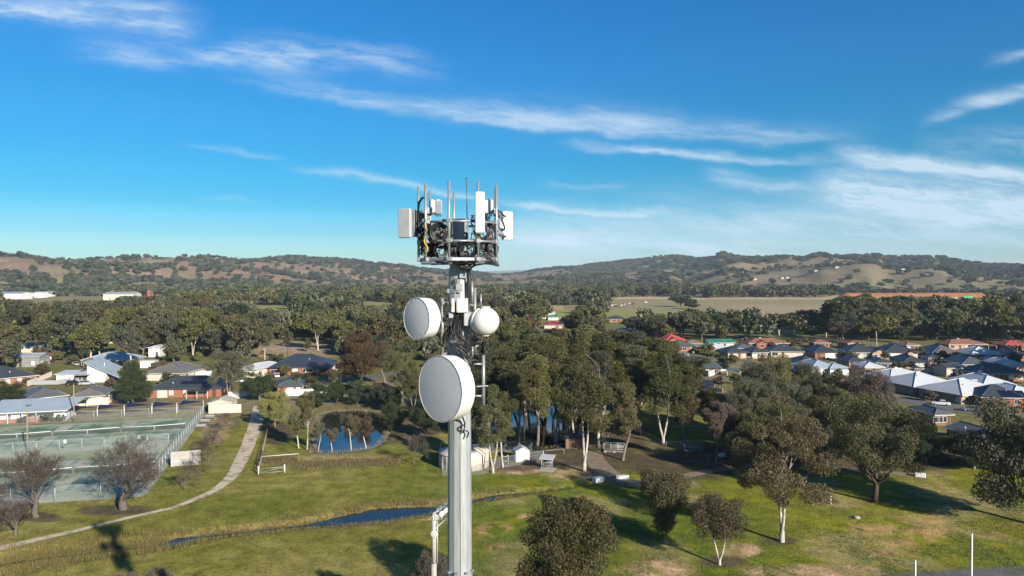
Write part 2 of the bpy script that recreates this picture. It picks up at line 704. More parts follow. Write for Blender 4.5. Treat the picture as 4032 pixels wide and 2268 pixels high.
def near_z(x, y):
    z = np.zeros(np.shape(x))
    for pl in (POND_A, POND_B):
        sd_ = poly_sd(x, y, pl)
        z = np.minimum(z, -np.clip(sd_ * 0.35 + 0.35, 0, 1.3))
    d, par = line_d(x, y, CREEK)
    hw = np.interp(par, np.arange(len(CREEK)), CREEK_W)
    z = np.minimum(z, -0.75 * (1 - sstep(hw * 0.55, hw * 1.35, d)))
    return z


def ground_z(x, y):
    x = np.asarray(x, dtype=float)
    y = np.asarray(y, dtype=float)
    z = terrain_z(x, y)
    near = (np.hypot(x, y) < 260)
    if near.any():
        z = z.copy() if z.ndim else z
        if z.ndim:
            z[near] += near_z(x[near], y[near])
        else:
            z = z + near_z(x, y)
    return z


ang = np.radians(np.concatenate([np.arange(-52, 52.001, 0.15), np.arange(56, 308 - 0.01, 4.0)]))
rad = np.concatenate([np.linspace(3, 58, 10), np.arange(60, 222, 0.6), np.geomspace(223, 600, 42), np.geomspace(615, 1450, 30)[0:],
                      np.geomspace(1475, 4600, 110), np.geomspace(4800, 26000, 26)])
AA, RR = np.meshgrid(ang, rad)
gx, gy = RR * np.sin(AA), RR * np.cos(AA)
gz = terrain_z(gx, gy)
nm = (RR < 260) & (np.abs(np.sin(AA)) < 0.8) & (np.cos(AA) > 0)
gz[nm] += near_z(gx[nm], gy[nm])
na, nr = len(ang), len(rad)
gv = np.stack([gx.ravel(), gy.ravel(), gz.ravel()], 1)
gv = np.vstack([gv, [[0, 0, 0]]])
i0 = np.arange(nr - 1)[:, None] * na
j0 = np.arange(na)[None, :]
j1 = (j0 + 1) % na
gq = np.stack([i0 + j0, i0 + na + j0, i0 + na + j1, i0 + j1], -1).reshape(-1, 4)[:, ::-1]
ctr = len(gv) - 1
gt = np.stack([np.full(na, ctr), np.arange(na), (np.arange(na) + 1) % na], 1)[:, ::-1]

# what grows or lies where: surface colours per vertex, litter darkened for shade, blended with procedural detail in the material
X, Y = gv[:, 0], gv[:, 1]
VX, VY = pix(X, Y)
frontal = Y > 5
VX = np.where(frontal, VX, -5000)
VY = np.where(frontal, VY, 5000)
c = np.zeros((len(X), 3))


def lay(colr, m):
    global c
    m = np.clip(m, 0, 1)[:, None]
    c = c * (1 - m) + np.array(colr)[None, :] * m


GRASS, LUSH, DRY, STRAW = (0.148, 0.140, 0.024), (0.090, 0.120, 0.010), (0.225, 0.190, 0.058), (0.31, 0.235, 0.12)
DIRT, LITTER_SHADE, SOIL, FIELD = (0.42, 0.27, 0.165), (0.072, 0.053, 0.037), (0.30, 0.155, 0.085), (0.105, 0.15, 0.04)
BROWN, TAN, SUBURB = (0.165, 0.115, 0.074), (0.20, 0.16, 0.10), (0.115, 0.105, 0.045)
RG = np.hypot(X, Y)
n1, n2, n3 = fbm(X / 26, Y / 26, 1), fbm(X / 7, Y / 7, 2), fbm(X / 2.2, Y / 2.2, 4, 3)
lay(GRASS, np.ones(len(X)))
lay(DRY, sstep(0.38, 0.62, n1 * 0.45 + n2 * 0.35 + n3 * 0.2) * 0.85)
lay(LUSH, sstep(0.52, 0.68, fbm(X / 15, Y / 15, 21)) * 0.5)
right = sstep(1080, 1300, VX) * (RG < 170)
lay(LUSH, right * (0.55 + 0.45 * sstep(0.38, 0.6, n2)))
lay((0.20, 0.185, 0.014), right * sstep(0.42, 0.62, n2 * 0.5 + n1 * 0.5) * 0.62)
lay(STRAW, right * sstep(0.55, 0.72, fbm(X / 10, Y / 10, 33)) * 0.5)


def blob(vx, vy, rx, ry, edge=0.5, n=n2):
    d = np.sqrt(((VX - vx) / rx) ** 2 + ((VY - vy) / ry) ** 2) + (n - 0.5) * edge * 2
    return 1 - sstep(0.7, 1.15, d)


for b in [(2270, 1345, 120, 30, .8), (2150, 1330, 60, 16, .8), (2320, 1310, 60, 14, .9), (1250, 1330, 60, 22, .9), (1280, 1380, 70, 14, .8),
          (1340, 1300, 60, 12, .9), (2230, 1390, 90, 10, .8)]:
    lay((0.34, 0.215, 0.085), blob(*b, n=n2 * .5 + n3 * .5) * sstep(0.38, 0.55, n3) * 0.8)
for b in [(1640, 1436, 120, 26, .5), (2050, 1438, 160, 22, .45), (1870, 1385, 40, 14, .7), (1480, 1197, 110, 18, .5), (1300, 1180, 60, 14, .6),
          (1080, 1303, 36, 5, .8)]:
    lay(DIRT, blob(*b[:4], 1.3, n=n1 * .35 + n2 * .45 + n3 * .2) * (0.35 + 0.5 * sstep(0.4, 0.6, n3)))
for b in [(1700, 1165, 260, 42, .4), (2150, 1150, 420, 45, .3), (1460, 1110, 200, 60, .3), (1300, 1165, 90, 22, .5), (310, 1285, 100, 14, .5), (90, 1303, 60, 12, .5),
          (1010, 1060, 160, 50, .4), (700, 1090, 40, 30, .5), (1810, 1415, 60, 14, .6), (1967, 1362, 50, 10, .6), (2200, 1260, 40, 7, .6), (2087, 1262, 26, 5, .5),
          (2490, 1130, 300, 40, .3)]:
    lay(LITTER_SHADE, blob(*b) * 0.85)  # leaf litter, its colour darkened to stand in for shade under the trees
lay(DRY, blob(900, 1150, 130, 12, .5) * 0.8)
lay(STRAW, blob(870, 1155, 110, 8, .6) * 0.7)
lay((0.33, 0.22, 0.115), blob(540, 1065, 40, 42, .6) * 0.8)
# creek banks: rank rushes and wet mud
dc, pc = line_d(X[:], Y[:], CREEK)
hwc = np.interp(pc, np.arange(len(CREEK)), CREEK_W)
bank = (1 - sstep(hwc * 0.9, hwc * 1.9, dc + (n2 - 0.5) * 3)) * (RG < 200) * frontal
lay((0.15, 0.11, 0.045), bank * 0.75)
lay((0.05, 0.045, 0.03), (1 - sstep(hwc * 0.5, hwc * 0.9, dc)) * (RG < 200) * frontal)
for pl in (POND_A, POND_B):
    sdp = poly_sd(X, Y, pl)
    lay((0.085, 0.065, 0.045), sstep(-2.5, 0.0, sdp + (n2 - 0.5) * 2))
# suburb and beyond
sub = sstep(165, 215, RG + (n1 - 0.5) * 40)
lay(SUBURB, sub * (0.8))
lay(LUSH, sub * sstep(0.52, 0.62, fbm(X / 30, Y / 30, 41)) * 0.35)
lay(TAN, sub * sstep(0.48, 0.62, fbm(X / 45, Y / 45, 43)) * 0.55)
padd = blob(745, 885, 125, 30, .3)
lay((0.27, 0.195, 0.105), padd * 0.9)
lay((0.30, 0.235, 0.20), blob(740, 878, 70, 9, .5) * 0.6)
lay(FIELD, blob(700, 902, 60, 6, .5) * 0.6)
mid = sstep(480, 640, RG)
lay((0.20, 0.165, 0.085), mid * 0.8)
fld = ((VX > 1490) & (VX < 2160) & (VY > 752) & (VY < 806)).astype(float)
lay((0.215, 0.185, 0.095), fld)
lay((0.28, 0.225, 0.135), fld * sstep(1760, 1900, VX + (n1 - .5) * 120) * sstep(760, 775, VY))
lay((0.36, 0.27, 0.16), ((VX > 1520) & (VX < 2160) & (VY > 740) & (VY < 753)).astype(float))
lay(FIELD, ((VX > 1270) & (VX < 1500) & (VY > 756) & (VY < 766)).astype(float))
lay((0.34, 0.25, 0.14), ((VX > 1270) & (VX < 1420) & (VY > 768) & (VY < 792)).astype(float) * 0.8)
for b in [(690, 775, 60, 6), (960, 767, 60, 5), (130, 766, 100, 7), (80, 812, 60, 6), (1480, 790, 200, 12)]:
    lay((0.20, 0.21, 0.06), blob(*b, .3))
for b in [(160, 772, 130, 5), (250, 765, 60, 4), (650, 790, 50, 4), (1340, 785, 60, 5)]:
    lay((0.36, 0.26, 0.15), blob(*b, .3) * 0.9)
lay((0.11, 0.16, 0.03), ((VX > 1900) & (VX < 2520) & (VY > 828) & (VY < 846)).astype(float) * 0.9)
hill = sstep(1350, 1700, RG)
nh = fbm(X / 330, Y / 330, 51)
lay((0.165, 0.142, 0.082), hill)
lay((0.15, 0.155, 0.062), hill * sstep(0.44, 0.58, fbm(X / 500, Y / 160, 53)) * (1 - sstep(1900, 2400, RG)))
hb = sstep(1620, 2050, RG + (nh - 0.5) * 700)
lay(BROWN, hb)
lay((0.17, 0.115, 0.075), hb * sstep(0.45, 0.65, fbm(X / 160, Y / 160, 57)) * 0.6)
lay((0.128, 0.110, 0.066), hb * sstep(1250, 1500, VX) * 0.75)
lay((0.20, 0.145, 0.095), hb * sstep(0.55, 0.7, fbm(X / 60, Y / 60, 59)) * 0.4)
c *= (0.86 + 0.28 * n3)[:, None]

gmat = bpy.data.materials.new('ground_cover')
gmat.use_nodes = True
t = NT(gmat.node_tree)
pb = gmat.node_tree.nodes['Principled BSDF']
pb.inputs['Roughness'].default_value = 0.95
pb.inputs['Specular IOR Level'].default_value = 0.1
at = t.n('ShaderNodeAttribute', attribute_name='cover')
ge = t.n('ShaderNodeNewGeometry')
na_ = t.noise(ge.outputs['Position'], 2.4, 6, 0.7)
nb_ = t.noise(ge.outputs['Position'], 0.42, 6, 0.7)
nc_ = t.noise(ge.outputs['Position'], 0.012, 5, 0.6)
k = t.m('ADD', t.m('MULTIPLY', t.ss(na_, 0.32, 0.68), 0.60), t.m('MULTIPLY', t.ss(nb_, 0.34, 0.66), 0.50))
k = t.m('ADD', t.m('ADD', k, t.m('MULTIPLY', nc_, 0.3)), 0.28)
vm = t.n('ShaderNodeVectorMath', operation='SCALE')
t.link(at.outputs['Color'], vm.inputs[0])
t.link(k, vm.inputs['Scale'])
hs = t.n('ShaderNodeHueSaturation')
t.link(vm.outputs[0], hs.inputs['Color'])
t.link(t.m('ADD', 0.475, t.m('MULTIPLY', t.noise(ge.outputs['Position'], 0.30, 6, 0.7), 0.05)), hs.inputs['Hue'])
t.link(hs.outputs[0], pb.inputs['Base Color'])
bp = t.n('ShaderNodeBump')
bp.inputs['Strength'].default_value = 0.7
bp.inputs['Distance'].default_value = 0.25
t.link(t.noise(ge.outputs['Position'], 2.6, 5, 0.7), bp.inputs['Height'])
t.link(bp.outputs[0], pb.inputs['Normal'])

gm = np_mesh('ground', gv, gq, gt, gmat, smooth=True)
ca = gm.color_attributes.new('cover', 'FLOAT_COLOR', 'POINT')
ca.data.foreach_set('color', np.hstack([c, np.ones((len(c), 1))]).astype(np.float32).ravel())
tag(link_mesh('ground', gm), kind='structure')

# ------------------------------------------------------------------ water
wmat = bpy.data.materials.new('still_water')
wmat.use_nodes = True
t = NT(wmat.node_tree)
pb = wmat.node_tree.nodes['Principled BSDF']
pb.inputs['Base Color'].default_value = (0.012, 0.014, 0.010, 1)
pb.inputs['Roughness'].default_value = 0.03
pb.inputs['IOR'].default_value = 1.33
pb.inputs['Specular IOR Level'].default_value = 0.6
ge = t.n('ShaderNodeNewGeometry')
bp = t.n('ShaderNodeBump')
bp.inputs['Strength'].default_value = 0.06
bp.inputs['Distance'].default_value = 0.05
t.link(t.noise(ge.outputs['Position'], 1.5, 3), bp.inputs['Height'])
t.link(bp.outputs[0], pb.inputs['Normal'])


def sheet(name, poly, z, m, kind='structure'):
    b = MB()
    b.add([(p[0], p[1], z) for p in poly], [tuple(range(len(poly)))])
    o = b.build(name, m)
    return tag(o, kind=kind)


def grow(poly, k):
    cx_ = sum(p[0] for p in poly) / len(poly)
    cy_ = sum(p[1] for p in poly) / len(poly)
    return [((p[0] - cx_) * k + cx_, (p[1] - cy_) * k + cy_) for p in poly]


sheet('pond_water', grow(POND_A, 1.0), -0.34, wmat)
sheet('pond_water', grow(POND_B, 1.0), -0.34, wmat)


def ribbon(name, pts, widths, z, m, jit=0.0, step=1.0, crown=0.0):
    pts = [Vector((p[0], p[1], 0)) for p in pts]
    sp = spline(pts, 14)
    n = len(sp)
    if not isinstance(widths, (list, tuple, np.ndarray)):
        widths = [widths] * len(pts)
    ws = np.interp(np.linspace(0, len(pts) - 1, n), np.arange(len(pts)), widths)
    vs, fs = [], []
    for i, p in enumerate(sp):
        d = (sp[min(i + 1, n - 1)] - sp[max(i - 1, 0)]).normalized()
        s_ = Vector((-d.y, d.x, 0))
        a = ws[i] / 2 * (1 + random.uniform(-jit, jit))
        b = ws[i] / 2 * (1 + random.uniform(-jit, jit))
        vs += [(p + s_ * a).to_tuple()[:2] + (z,), p.to_tuple()[:2] + (z + crown,), (p - s_ * b).to_tuple()[:2] + (z,)]
        if i:
            k_ = i * 3
            fs += [(k_ - 3, k_ - 2, k_ + 1, k_), (k_ - 2, k_ - 1, k_ + 2, k_ + 1)]
    o = MB().add(vs, fs).build(name, m)
    return tag(o, kind='structure')


ribbon('creek_water', CREEK, CREEK_W * np.array([.15, .15, .15, .15, .15, .25, 1.3, .2, .16, .25, 1.4, 1.75, 1.4, .2, 1.1, .4, .3]), -0.42, wmat, 0.12)

gravel = mat('pale_gravel', (0.60, 0.50, 0.385), 0.95, 0, 0.1, (0.30, 0.25, 0.13), 0.6, 6, (0.45, 0.66), 0.5, 6)
gravel_b = mat('brown_gravel', (0.27, 0.215, 0.165), 0.95, 0, 0.1, (0.19, 0.155, 0.10), 0.7, 5, (0.4, 0.7), 0.5, 6)
asph = mat('grey_asphalt', (0.115, 0.115, 0.12), 0.9, 0, 0.2, (0.16, 0.155, 0.15), 0.6, 5, (0.3, 0.7), 0.3, 8)
conc = mat('pale_concrete', (0.46, 0.43, 0.39), 0.85, 0, 0.2, (0.36, 0.34, 0.31), 1.2, 5, (0.3, 0.7), 0.2, 6)
ribbon('gravel_path', [GV(*p) for p in [(655, 1020), (650, 1040), (640, 1075), (622, 1125), (603, 1165), (590, 1188), (568, 1213), (525, 1241), (440, 1275), (330, 1301), (200, 1333), (80, 1361), (-40, 1388)]],
       [3.4, 3.4, 3.0, 2.7, 2.5, 2.2, 1.9, 1.5, 1.1, 1.0, 1.2, 1.6, 2.0], 0.03, gravel, 0.07)
ribbon('gravel_path', [GV(*p) for p in [(1490, 1135), (1500, 1160), (1520, 1185), (1545, 1205), (1600, 1216), (1680, 1208), (1760, 1190), (1850, 1176), (1960, 1168), (2120, 1178), (2240, 1190), (2330, 1200)]],
       [3.2, 3.8, 4.4, 5.0, 4.4, 2.8, 2.2, 2.2, 2.2, 2.2, 2.6, 2.8], 0.03, gravel_b, 0.05)
sheet('road', [GV(*p)[:2] for p in [(2080, 1476), (2180, 1450), (2330, 1439), (2576, 1424), (2760, 1416), (2900, 1470), (2300, 1500)]], 0.035, asph)
# suburban streets
ribbon('street', [G(*p) for p in [cB(700, 690), cB(1000, 675), cB(1300, 655), cB(1700, 620), cB(2450, 610), (1500, 1478), (1640, 1462)]], 6.0, 0.03, asph)
ribbon('street', [G(*p) for p in [cS(900, 1010), cS(1150, 1060), cS(1400, 1105), cS(1750, 1165), cS(2300, 1260)]], 7.0, 0.03, asph)
ribbon('street', [G(*p) for p in [cR(300, 470), cR(560, 470), cR(800, 490), cR(1150, 530), cR(1400, 555)]], 6.5, 0.03, asph)
ribbon('street', [G(*p) for p in [cR(-250, 330), cR(0, 318), cR(150, 300), cR(500, 240)]], 6.0, 0.03, asph)

# ------------------------------------------------------------------ trees
LEAF = {
    'olive': leaf_mat('leaf_olive', (0.120, 0.112, 0.034), (0.048, 0.052, 0.018)),
    'grey': leaf_mat('leaf_grey_green', (0.112, 0.110, 0.060), (0.050, 0.054, 0.031)),
    'brown': leaf_mat('leaf_brown_olive', (0.124, 0.100, 0.044), (0.050, 0.047, 0.022)),
    'rust': leaf_mat('leaf_rust', (0.122, 0.080, 0.040), (0.055, 0.043, 0.022)),
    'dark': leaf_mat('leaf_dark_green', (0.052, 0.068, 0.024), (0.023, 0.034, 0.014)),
    'bright': leaf_mat('leaf_bright_green', (0.215, 0.200, 0.022), (0.095, 0.105, 0.014)),
    'lit': leaf_mat('leaf_yellow_olive', (0.142, 0.130, 0.040), (0.064, 0.066, 0.022)),
    'twig': leaf_mat('leaf_dry_twigs', (0.150, 0.115, 0.092), (0.080, 0.062, 0.050)),
    'wattle': leaf_mat('leaf_wattle', (0.30, 0.27, 0.03), (0.09, 0.12, 0.02)),
}
bark_white = mat('bark_white', (0.50, 0.45, 0.39), 0.8, 0, 0.2, (0.22, 0.18, 0.15), 1.6, 4, (0.42, 0.72), 0.3, 8, (2, 2, .6))
bark_grey = mat('bark_grey', (0.26, 0.215, 0.175), 0.9, 0, 0.2, (0.13, 0.105, 0.085), 2.0, 4, (0.35, 0.7), 0.4, 8, (2, 2, .5))
bark_dark = mat('bark_dark', (0.10, 0.075, 0.058), 0.9, 0, 0.1, (0.055, 0.042, 0.034), 2.0, 4, (0.3, 0.7), 0.4, 8, (2, 2, .5))
bark_bare = mat('bark_bare_brown', (0.15, 0.125, 0.105), 0.9, 0, 0.1, (0.10, 0.085, 0.072), 2.0, 4, (0.3, 0.7), 0.3, 8)


def leaf_mesh(name, r_, centers, radii, counts, L, Wd, flat=0.8, hang=0.35, m=None):
    cs, ns = [], []
    for c_, rd, n in zip(centers, radii, counts):
        d = r_.normal(size=(n, 3))
        d /= np.linalg.norm(d, axis=1)[:, None]
        q = d * (rd * (0.30 + 0.70 * r_.random(n) ** 0.55))[:, None]
        q[:, 2] *= flat
        cs.append(q + np.asarray(c_)[None, :])
        ns.append(d)
    cs = np.vstack(cs)
    n = len(cs)
    a = r_.normal(size=(n, 3))
    a[:, 2] -= hang * 2.0
    a /= np.linalg.norm(a, axis=1)[:, None]
    b = np.cross(a, r_.normal(size=(n, 3)))
    b /= np.linalg.norm(b, axis=1)[:, None]
    ls = L * (0.6 + 0.8 * r_.random(n))[:, None] / 2
    ws = Wd * (0.6 + 0.8 * r_.random(n))[:, None] / 2
    v = np.stack([cs - a * ls, cs + b * ws, cs + a * ls, cs - b * ws], 1).reshape(-1, 3)
    return np_mesh(name, v, np.arange(n * 4).reshape(-1, 4), None, m)


def limb(mb, p0, p1, r0, r1, r_, bend=0.12, seg=4, n=6):
    p0, p1 = Vector(p0), Vector(p1)
    L = (p1 - p0).length
    o1 = Vector(r_.normal(size=3)) * L * bend
    o1.z = abs(o1.z) * -0.3
    pts = []
    for i in range(seg + 1):
        t_ = i / seg
        pts.append(p0.lerp(p1, t_) + o1 * math.sin(math.pi * t_) * 0.8)
    mb.path(pts, [r0 + (r1 - r0) * i / seg for i in range(seg + 1)], n, False)
    return pts


def gum(seed, H=15.0, Wc=10.0, base=0.35, ncl=34, nleaf=11000, leaf=(0.42, 0.19), fork=0.22, tr=0.30, stems=1, shape='round', sides=7,
        clr=(0.115, 0.19), lean=0.05, flat=0.85):
    """a eucalypt: stem(s), limbs that reach every leaf clump, clumps through the crown's volume"""
    r_ = np.random.default_rng(seed)
    zc, hz, hw = H * (1 + base) / 2, H * (1 - base) / 2, Wc / 2
    cen = []
    tries = 0
    lobes = r_.normal(size=(5, 3))
    lobes /= np.linalg.norm(lobes, axis=1)[:, None]
    mind = 1.55 * Wc * clr[0] * 0.85
    while len(cen) < ncl and tries < 6000:
        tries += 1
        d = r_.normal(size=3)
        d /= np.linalg.norm(d)
        rr = (0.25 + 0.66 * r_.random() ** 0.6) * (0.74 + 0.34 * max(0.0, float((lobes @ d).max())))
        p = d * rr * np.array([hw, hw, hz])
        if shape == 'umbrella' and p[2] < -0.35 * hz:
            continue
        if shape == 'cone':
            k = 1 - 0.72 * (p[2] + hz) / (2 * hz)
            p[0] *= k * 1.25
            p[1] *= k * 1.25
        if shape == 'tall':
            k = 0.75 + 0.4 * math.sin((p[2] / hz) * 2.2 + seed)
            p[0] *= k
            p[1] *= k
        p[2] += zc
        if any(np.linalg.norm((p - q) * (1, 1, 1.1)) < mind for q in cen):
            mind *= 0.999
            continue
        cen.append(p)
    cen = np.array(cen)
    rad_ = Wc * (clr[0] + (clr[1] - clr[0]) * r_.random(len(cen)))
    cnt = (rad_ ** 2 / (rad_ ** 2).sum() * nleaf).astype(int) + 3
    tb = MB()
    tops = []
    zf = H * fork
    for s_ in range(stems):
        a = 2 * math.pi * s_ / stems + r_.random()
        sp = 0.0 if stems == 1 else Wc * 0.10
        if stems == 1:
            pts = limb(tb, (0, 0, -0.4), (r_.normal() * lean * H, r_.normal() * lean * H, zf), tr * 1.15, tr * 0.82, r_, 0.03, 5, sides + 2)
            tops.append((pts[-1], tr * 0.8))
        else:
            zb = H * 0.07
            if s_ == 0:
                limb(tb, (0, 0, -0.4), (0, 0, zb + 0.15), tr * 1.1, tr * 0.95, r_, 0.0, 3, sides + 2)
            k_ = 0.75 + 0.6 * r_.random()
            pts = limb(tb, (math.cos(a) * tr * 0.25, math.sin(a) * tr * 0.25, zb), (math.cos(a) * sp * k_, math.sin(a) * sp * k_, max(zf, H * base) * (1.35 + 0.5 * r_.random())), tr * 0.66, tr * 0.40, r_, 0.035, 6, sides + 1)
            tops.append((pts[-1], tr * 0.5))
    npri = max(4, min(8, ncl // 5))
    seeds = cen[r_.choice(len(cen), npri, replace=False)]
    grp = np.argmin(((cen[:, None, :] - seeds[None]) ** 2).sum(-1), 1)
    for g_ in range(npri):
        mem = cen[grp == g_]
        if not len(mem):
            continue
        mean = mem.mean(0)
        p0, r0 = min(tops, key=lambda q: (Vector(mean[:2].tolist() + [0]) - Vector((q[0].x, q[0].y, 0))).length)
        tgt = Vector((p0.x * 0.25 + mean[0] * 0.75, p0.y * 0.25 + mean[1] * 0.75, max(p0.z * 0.45 + mean[2] * 0.55, p0.z + 0.4)))
        pts = limb(tb, p0, tgt, r0 * 0.66, r0 * 0.36, r_, 0.10, 4, sides)
        for q in mem:
            start = pts[-1] if r_.random() < 0.65 else pts[2]
            limb(tb, start, Vector(q), r0 * 0.26, r0 * 0.06, r_, 0.12, 3, 4)
    tm = tb.mesh('trunk', bark_grey)
    cm = leaf_mesh('crown', r_, cen, rad_, cnt, leaf[0], leaf[1], flat, 0.62, LEAF['olive'])
    return tm, cm, H, Wc


def bare(seed, H=10.0, depth=6, spread=0.55, tr=0.28, up=0.12, first=0.22, twig=0.014, kids=(3, 3)):
    r_ = np.random.default_rng(seed)
    tb, fb = MB(), MB()
    cnt = [0]

    def go(p, d, L, r0, k):
        q = p + d * L
        r1 = max(r0 * 0.66, twig)
        side = Vector(r_.normal(size=3)) * L * 0.05
        if k >= depth - 2:
            fb.path([p, (p + q) / 2 + side, q], [max(r0, twig), max((r0 + r1) / 2, twig), twig * 0.8], 3, False)
        else:
            tb.path([p, (p + q) / 2 + side, q], [r0, (r0 + r1) / 2, r1], 6 if k < 2 else 5, False)
        cnt[0] += 1
        if k >= depth:
            return
        n = kids[0] if r_.random() < 0.6 else kids[1]
        for i in range(n):
            nd = d + Vector(r_.normal(size=3)) * spread
            nd.z += up
            nd.normalize()
            st = q if i < 2 else p + d * L * (0.45 + 0.4 * r_.random())
            go(st, nd, L * (0.70 + 0.2 * r_.random()), r1 * (0.85 if i == 0 else 0.68), k + 1)

    go(Vector((0, 0, -0.2)), Vector((0, 0, 1)), H * first, tr, 0)
    zs = [v[2] for v in fb.v]
    k = H / max(zs)
    for b in (tb, fb):
        b.v = [(v[0] * k, v[1] * k, v[2] * k) for v in b.v]
    wd_ = 2 * np.percentile([math.hypot(v[0], v[1]) for v in fb.v], 82)
    return tb.mesh('trunk', bark_bare), fb.mesh('twigs', bark_bare), H, wd_


# near kinds: many small leaves; mid kinds: fewer, larger ones; far kinds: coarse clumps
NEAR = {
    'round': gum(11, 15.2, 8.7, 0.30, 60, 42000, (0.24, 0.09), 0.2, 0.24, 1, 'round', clr=(0.11, 0.165)),
    'bushy': gum(12, 9.2, 7.9, 0.10, 44, 28500, (0.24, 0.086), 0.14, 0.20, 1, 'tall', clr=(0.11, 0.17)),
    'small': gum(13, 8.0, 8.4, 0.34, 34, 19950, (0.22, 0.079), 0.20, 0.20, 2, 'round', clr=(0.10, 0.16)),
    'forked': gum(14, 18.5, 14.5, 0.24, 40, 38000, (0.27, 0.099), 0.10, 0.36, 2, 'round', clr=(0.07, 0.135)),
    'spreading': gum(15, 16.5, 17.0, 0.22, 46, 43700, (0.28, 0.106), 0.17, 0.45, 1, 'round', clr=(0.065, 0.125), lean=0.01),
    'tall': gum(16, 21.0, 9.6, 0.27, 40, 30400, (0.28, 0.106), 0.25, 0.28, 2, 'tall', clr=(0.09, 0.165)),
    'tall_b': gum(17, 20.0, 9.0, 0.24, 38, 28500, (0.28, 0.106), 0.30, 0.24, 1, 'tall', clr=(0.09, 0.165)),
    'tall_c': gum(18, 18.0, 8.0, 0.36, 32, 22800, (0.28, 0.106), 0.34, 0.20, 1, 'tall', clr=(0.10, 0.175), lean=0.04),
    'dense': gum(19, 13.0, 11.5, 0.10, 50, 38000, (0.27, 0.099), 0.15, 0.30, 1, 'round', clr=(0.085, 0.15)),
    'slim': gum(20, 6.5, 3.0, 0.36, 16, 4940, (0.22, 0.086), 0.4, 0.10, 1, 'tall', clr=(0.16, 0.26)),
    'conifer': gum(22, 11.5, 8.0, 0.06, 60, 34200, (0.22, 0.079), 0.3, 0.22, 1, 'cone', clr=(0.10, 0.15), lean=0.005),
}
MID = [gum(31, 15, 12, 0.26, 30, 4200, (0.75, 0.40), 0.20, 0.34, 1, 'round', 5, (0.10, 0.17)),
       gum(32, 17, 11, 0.32, 28, 4000, (0.75, 0.40), 0.24, 0.32, 2, 'tall', 5, (0.11, 0.18)),
       gum(33, 13, 13, 0.22, 32, 4400, (0.75, 0.40), 0.18, 0.34, 1, 'umbrella', 5, (0.10, 0.16)),
       gum(34, 11, 9.5, 0.12, 28, 3800, (0.70, 0.38), 0.18, 0.26, 1, 'round', 5, (0.12, 0.18)),
       gum(35, 18, 14, 0.30, 34, 4600, (0.80, 0.42), 0.16, 0.42, 2, 'umbrella', 5, (0.09, 0.16))]
FAR = [gum(41, 13, 11, 0.16, 15, 520, (1.9, 1.15), 0.2, 0.35, 1, 'round', 3, (0.15, 0.23)),
       gum(42, 15, 12, 0.22, 15, 520, (2.0, 1.2), 0.2, 0.35, 1, 'umbrella', 3, (0.15, 0.23)),
       gum(43, 11, 12, 0.10, 14, 480, (1.9, 1.15), 0.2, 0.30, 1, 'round', 3, (0.16, 0.24)),
       gum(44, 17, 10, 0.24, 15, 500, (1.9, 1.15), 0.25, 0.30, 1, 'tall', 3, (0.16, 0.25))]
BARE = [bare(61, 11.5, 8, 0.40, 0.42, 0.18, 0.15, 0.0075), bare(62, 9.5, 8, 0.40, 0.30, 0.18, 0.16, 0.0075), bare(63, 5.0, 7, 0.45, 0.10, 0.16, 0.26, 0.006)]


def set_mat(o, m):
    o.material_slots[0].link = 'OBJECT'
    o.material_slots[0].material = m


def tree(proto, loc, h, w=None, leaf='olive', bark=None, label='', group=None, rz=None, name='gum_tree', crown='crown', z=0.0):
    tm, cm, H, Wc = proto
    w = w or h * Wc / H
    rz = random.uniform(0, 6.28) if rz is None else rz
    root = thing(name, (loc[0], loc[1], z), label, 'tree', group, rz)
    sc = (w / Wc, w / Wc, h / H)
    root.scale = sc
    a = link_mesh('trunk', tm, root)
    b = link_mesh(crown, cm, root)
    if bark is not None:
        set_mat(a, bark)
    if leaf is not None:
        set_mat(b, LEAF[leaf])
    return root


TREE_BASES = []          # (x, y, radius) of trees set by hand


def vtree(kind, vx, vy, top, wv, leaf, bark, label, group=None, name='gum_tree', **kw):
    """vx, vy: foot of the stem in the preview; top: preview height of the crown's top; wv: crown width"""
    p = GV(vx, vy)
    D = p.y
    h = CAM_H - (top * VS - HZ) / FPX * D
    w_ = wv * VS / FPX * D
    proto = NEAR[kind] if isinstance(kind, str) else kind
    TREE_BASES.append((p.x, p.y, w_ / 2))
    return tree(proto, p, h, w_, leaf, bark, label, group, name=name, **kw)


W_, GR, DK = bark_white, bark_grey, bark_dark
LW = {'olive': 'olive-green', 'brown': 'brownish', 'grey': 'grey-green', 'lit': 'yellow-olive', 'dark': 'dark green', 'rust': 'rusty', 'twig': 'purplish-brown'}
# park, right of the tower
vtree('round', 1432, 1673, 1250, 240, 'brown', GR, 'large rounded bushy gum tree in the foreground right of the tower', rz=0.4)
vtree('bushy', 1672, 1364, 1186, 152, 'olive', GR, 'bushy gum tree leafed almost to the grass, behind the large rounded one', rz=1.0)
vtree('small', 1810, 1421, 1252, 170, 'brown', W_, 'small spreading gum tree with short white forked trunk by the bare dirt', rz=2.0)
vtree('forked', 1967, 1363, 1008, 262, 'brown', W_, 'tall gum tree with white trunk forked near the ground, right of centre', rz=0.9)
vtree('spreading', 2200, 1263, 985, 290, 'olive', DK, 'broad spreading gum tree with thick dark trunk in mulch ring', rz=0.3)
vtree('dense', 2586, 1318, 985, 330, 'grey', DK, 'gum tree cut by the right edge of the picture with leaning dark trunk', rz=0.3)
vtree('round', 1085, 1673, 1385, 96, 'twig', GR, 'purplish bush behind the foot of the floodlight pole', name='bush')
vtree('round', 318, 1590, 1441, 90, 'twig', GR, 'purplish bush top at the lower left edge, left of two', name='bush')
vtree('round', 395, 1590, 1434, 90, 'twig', GR, 'purplish bush top at the lower left edge, right of two', name='bush')
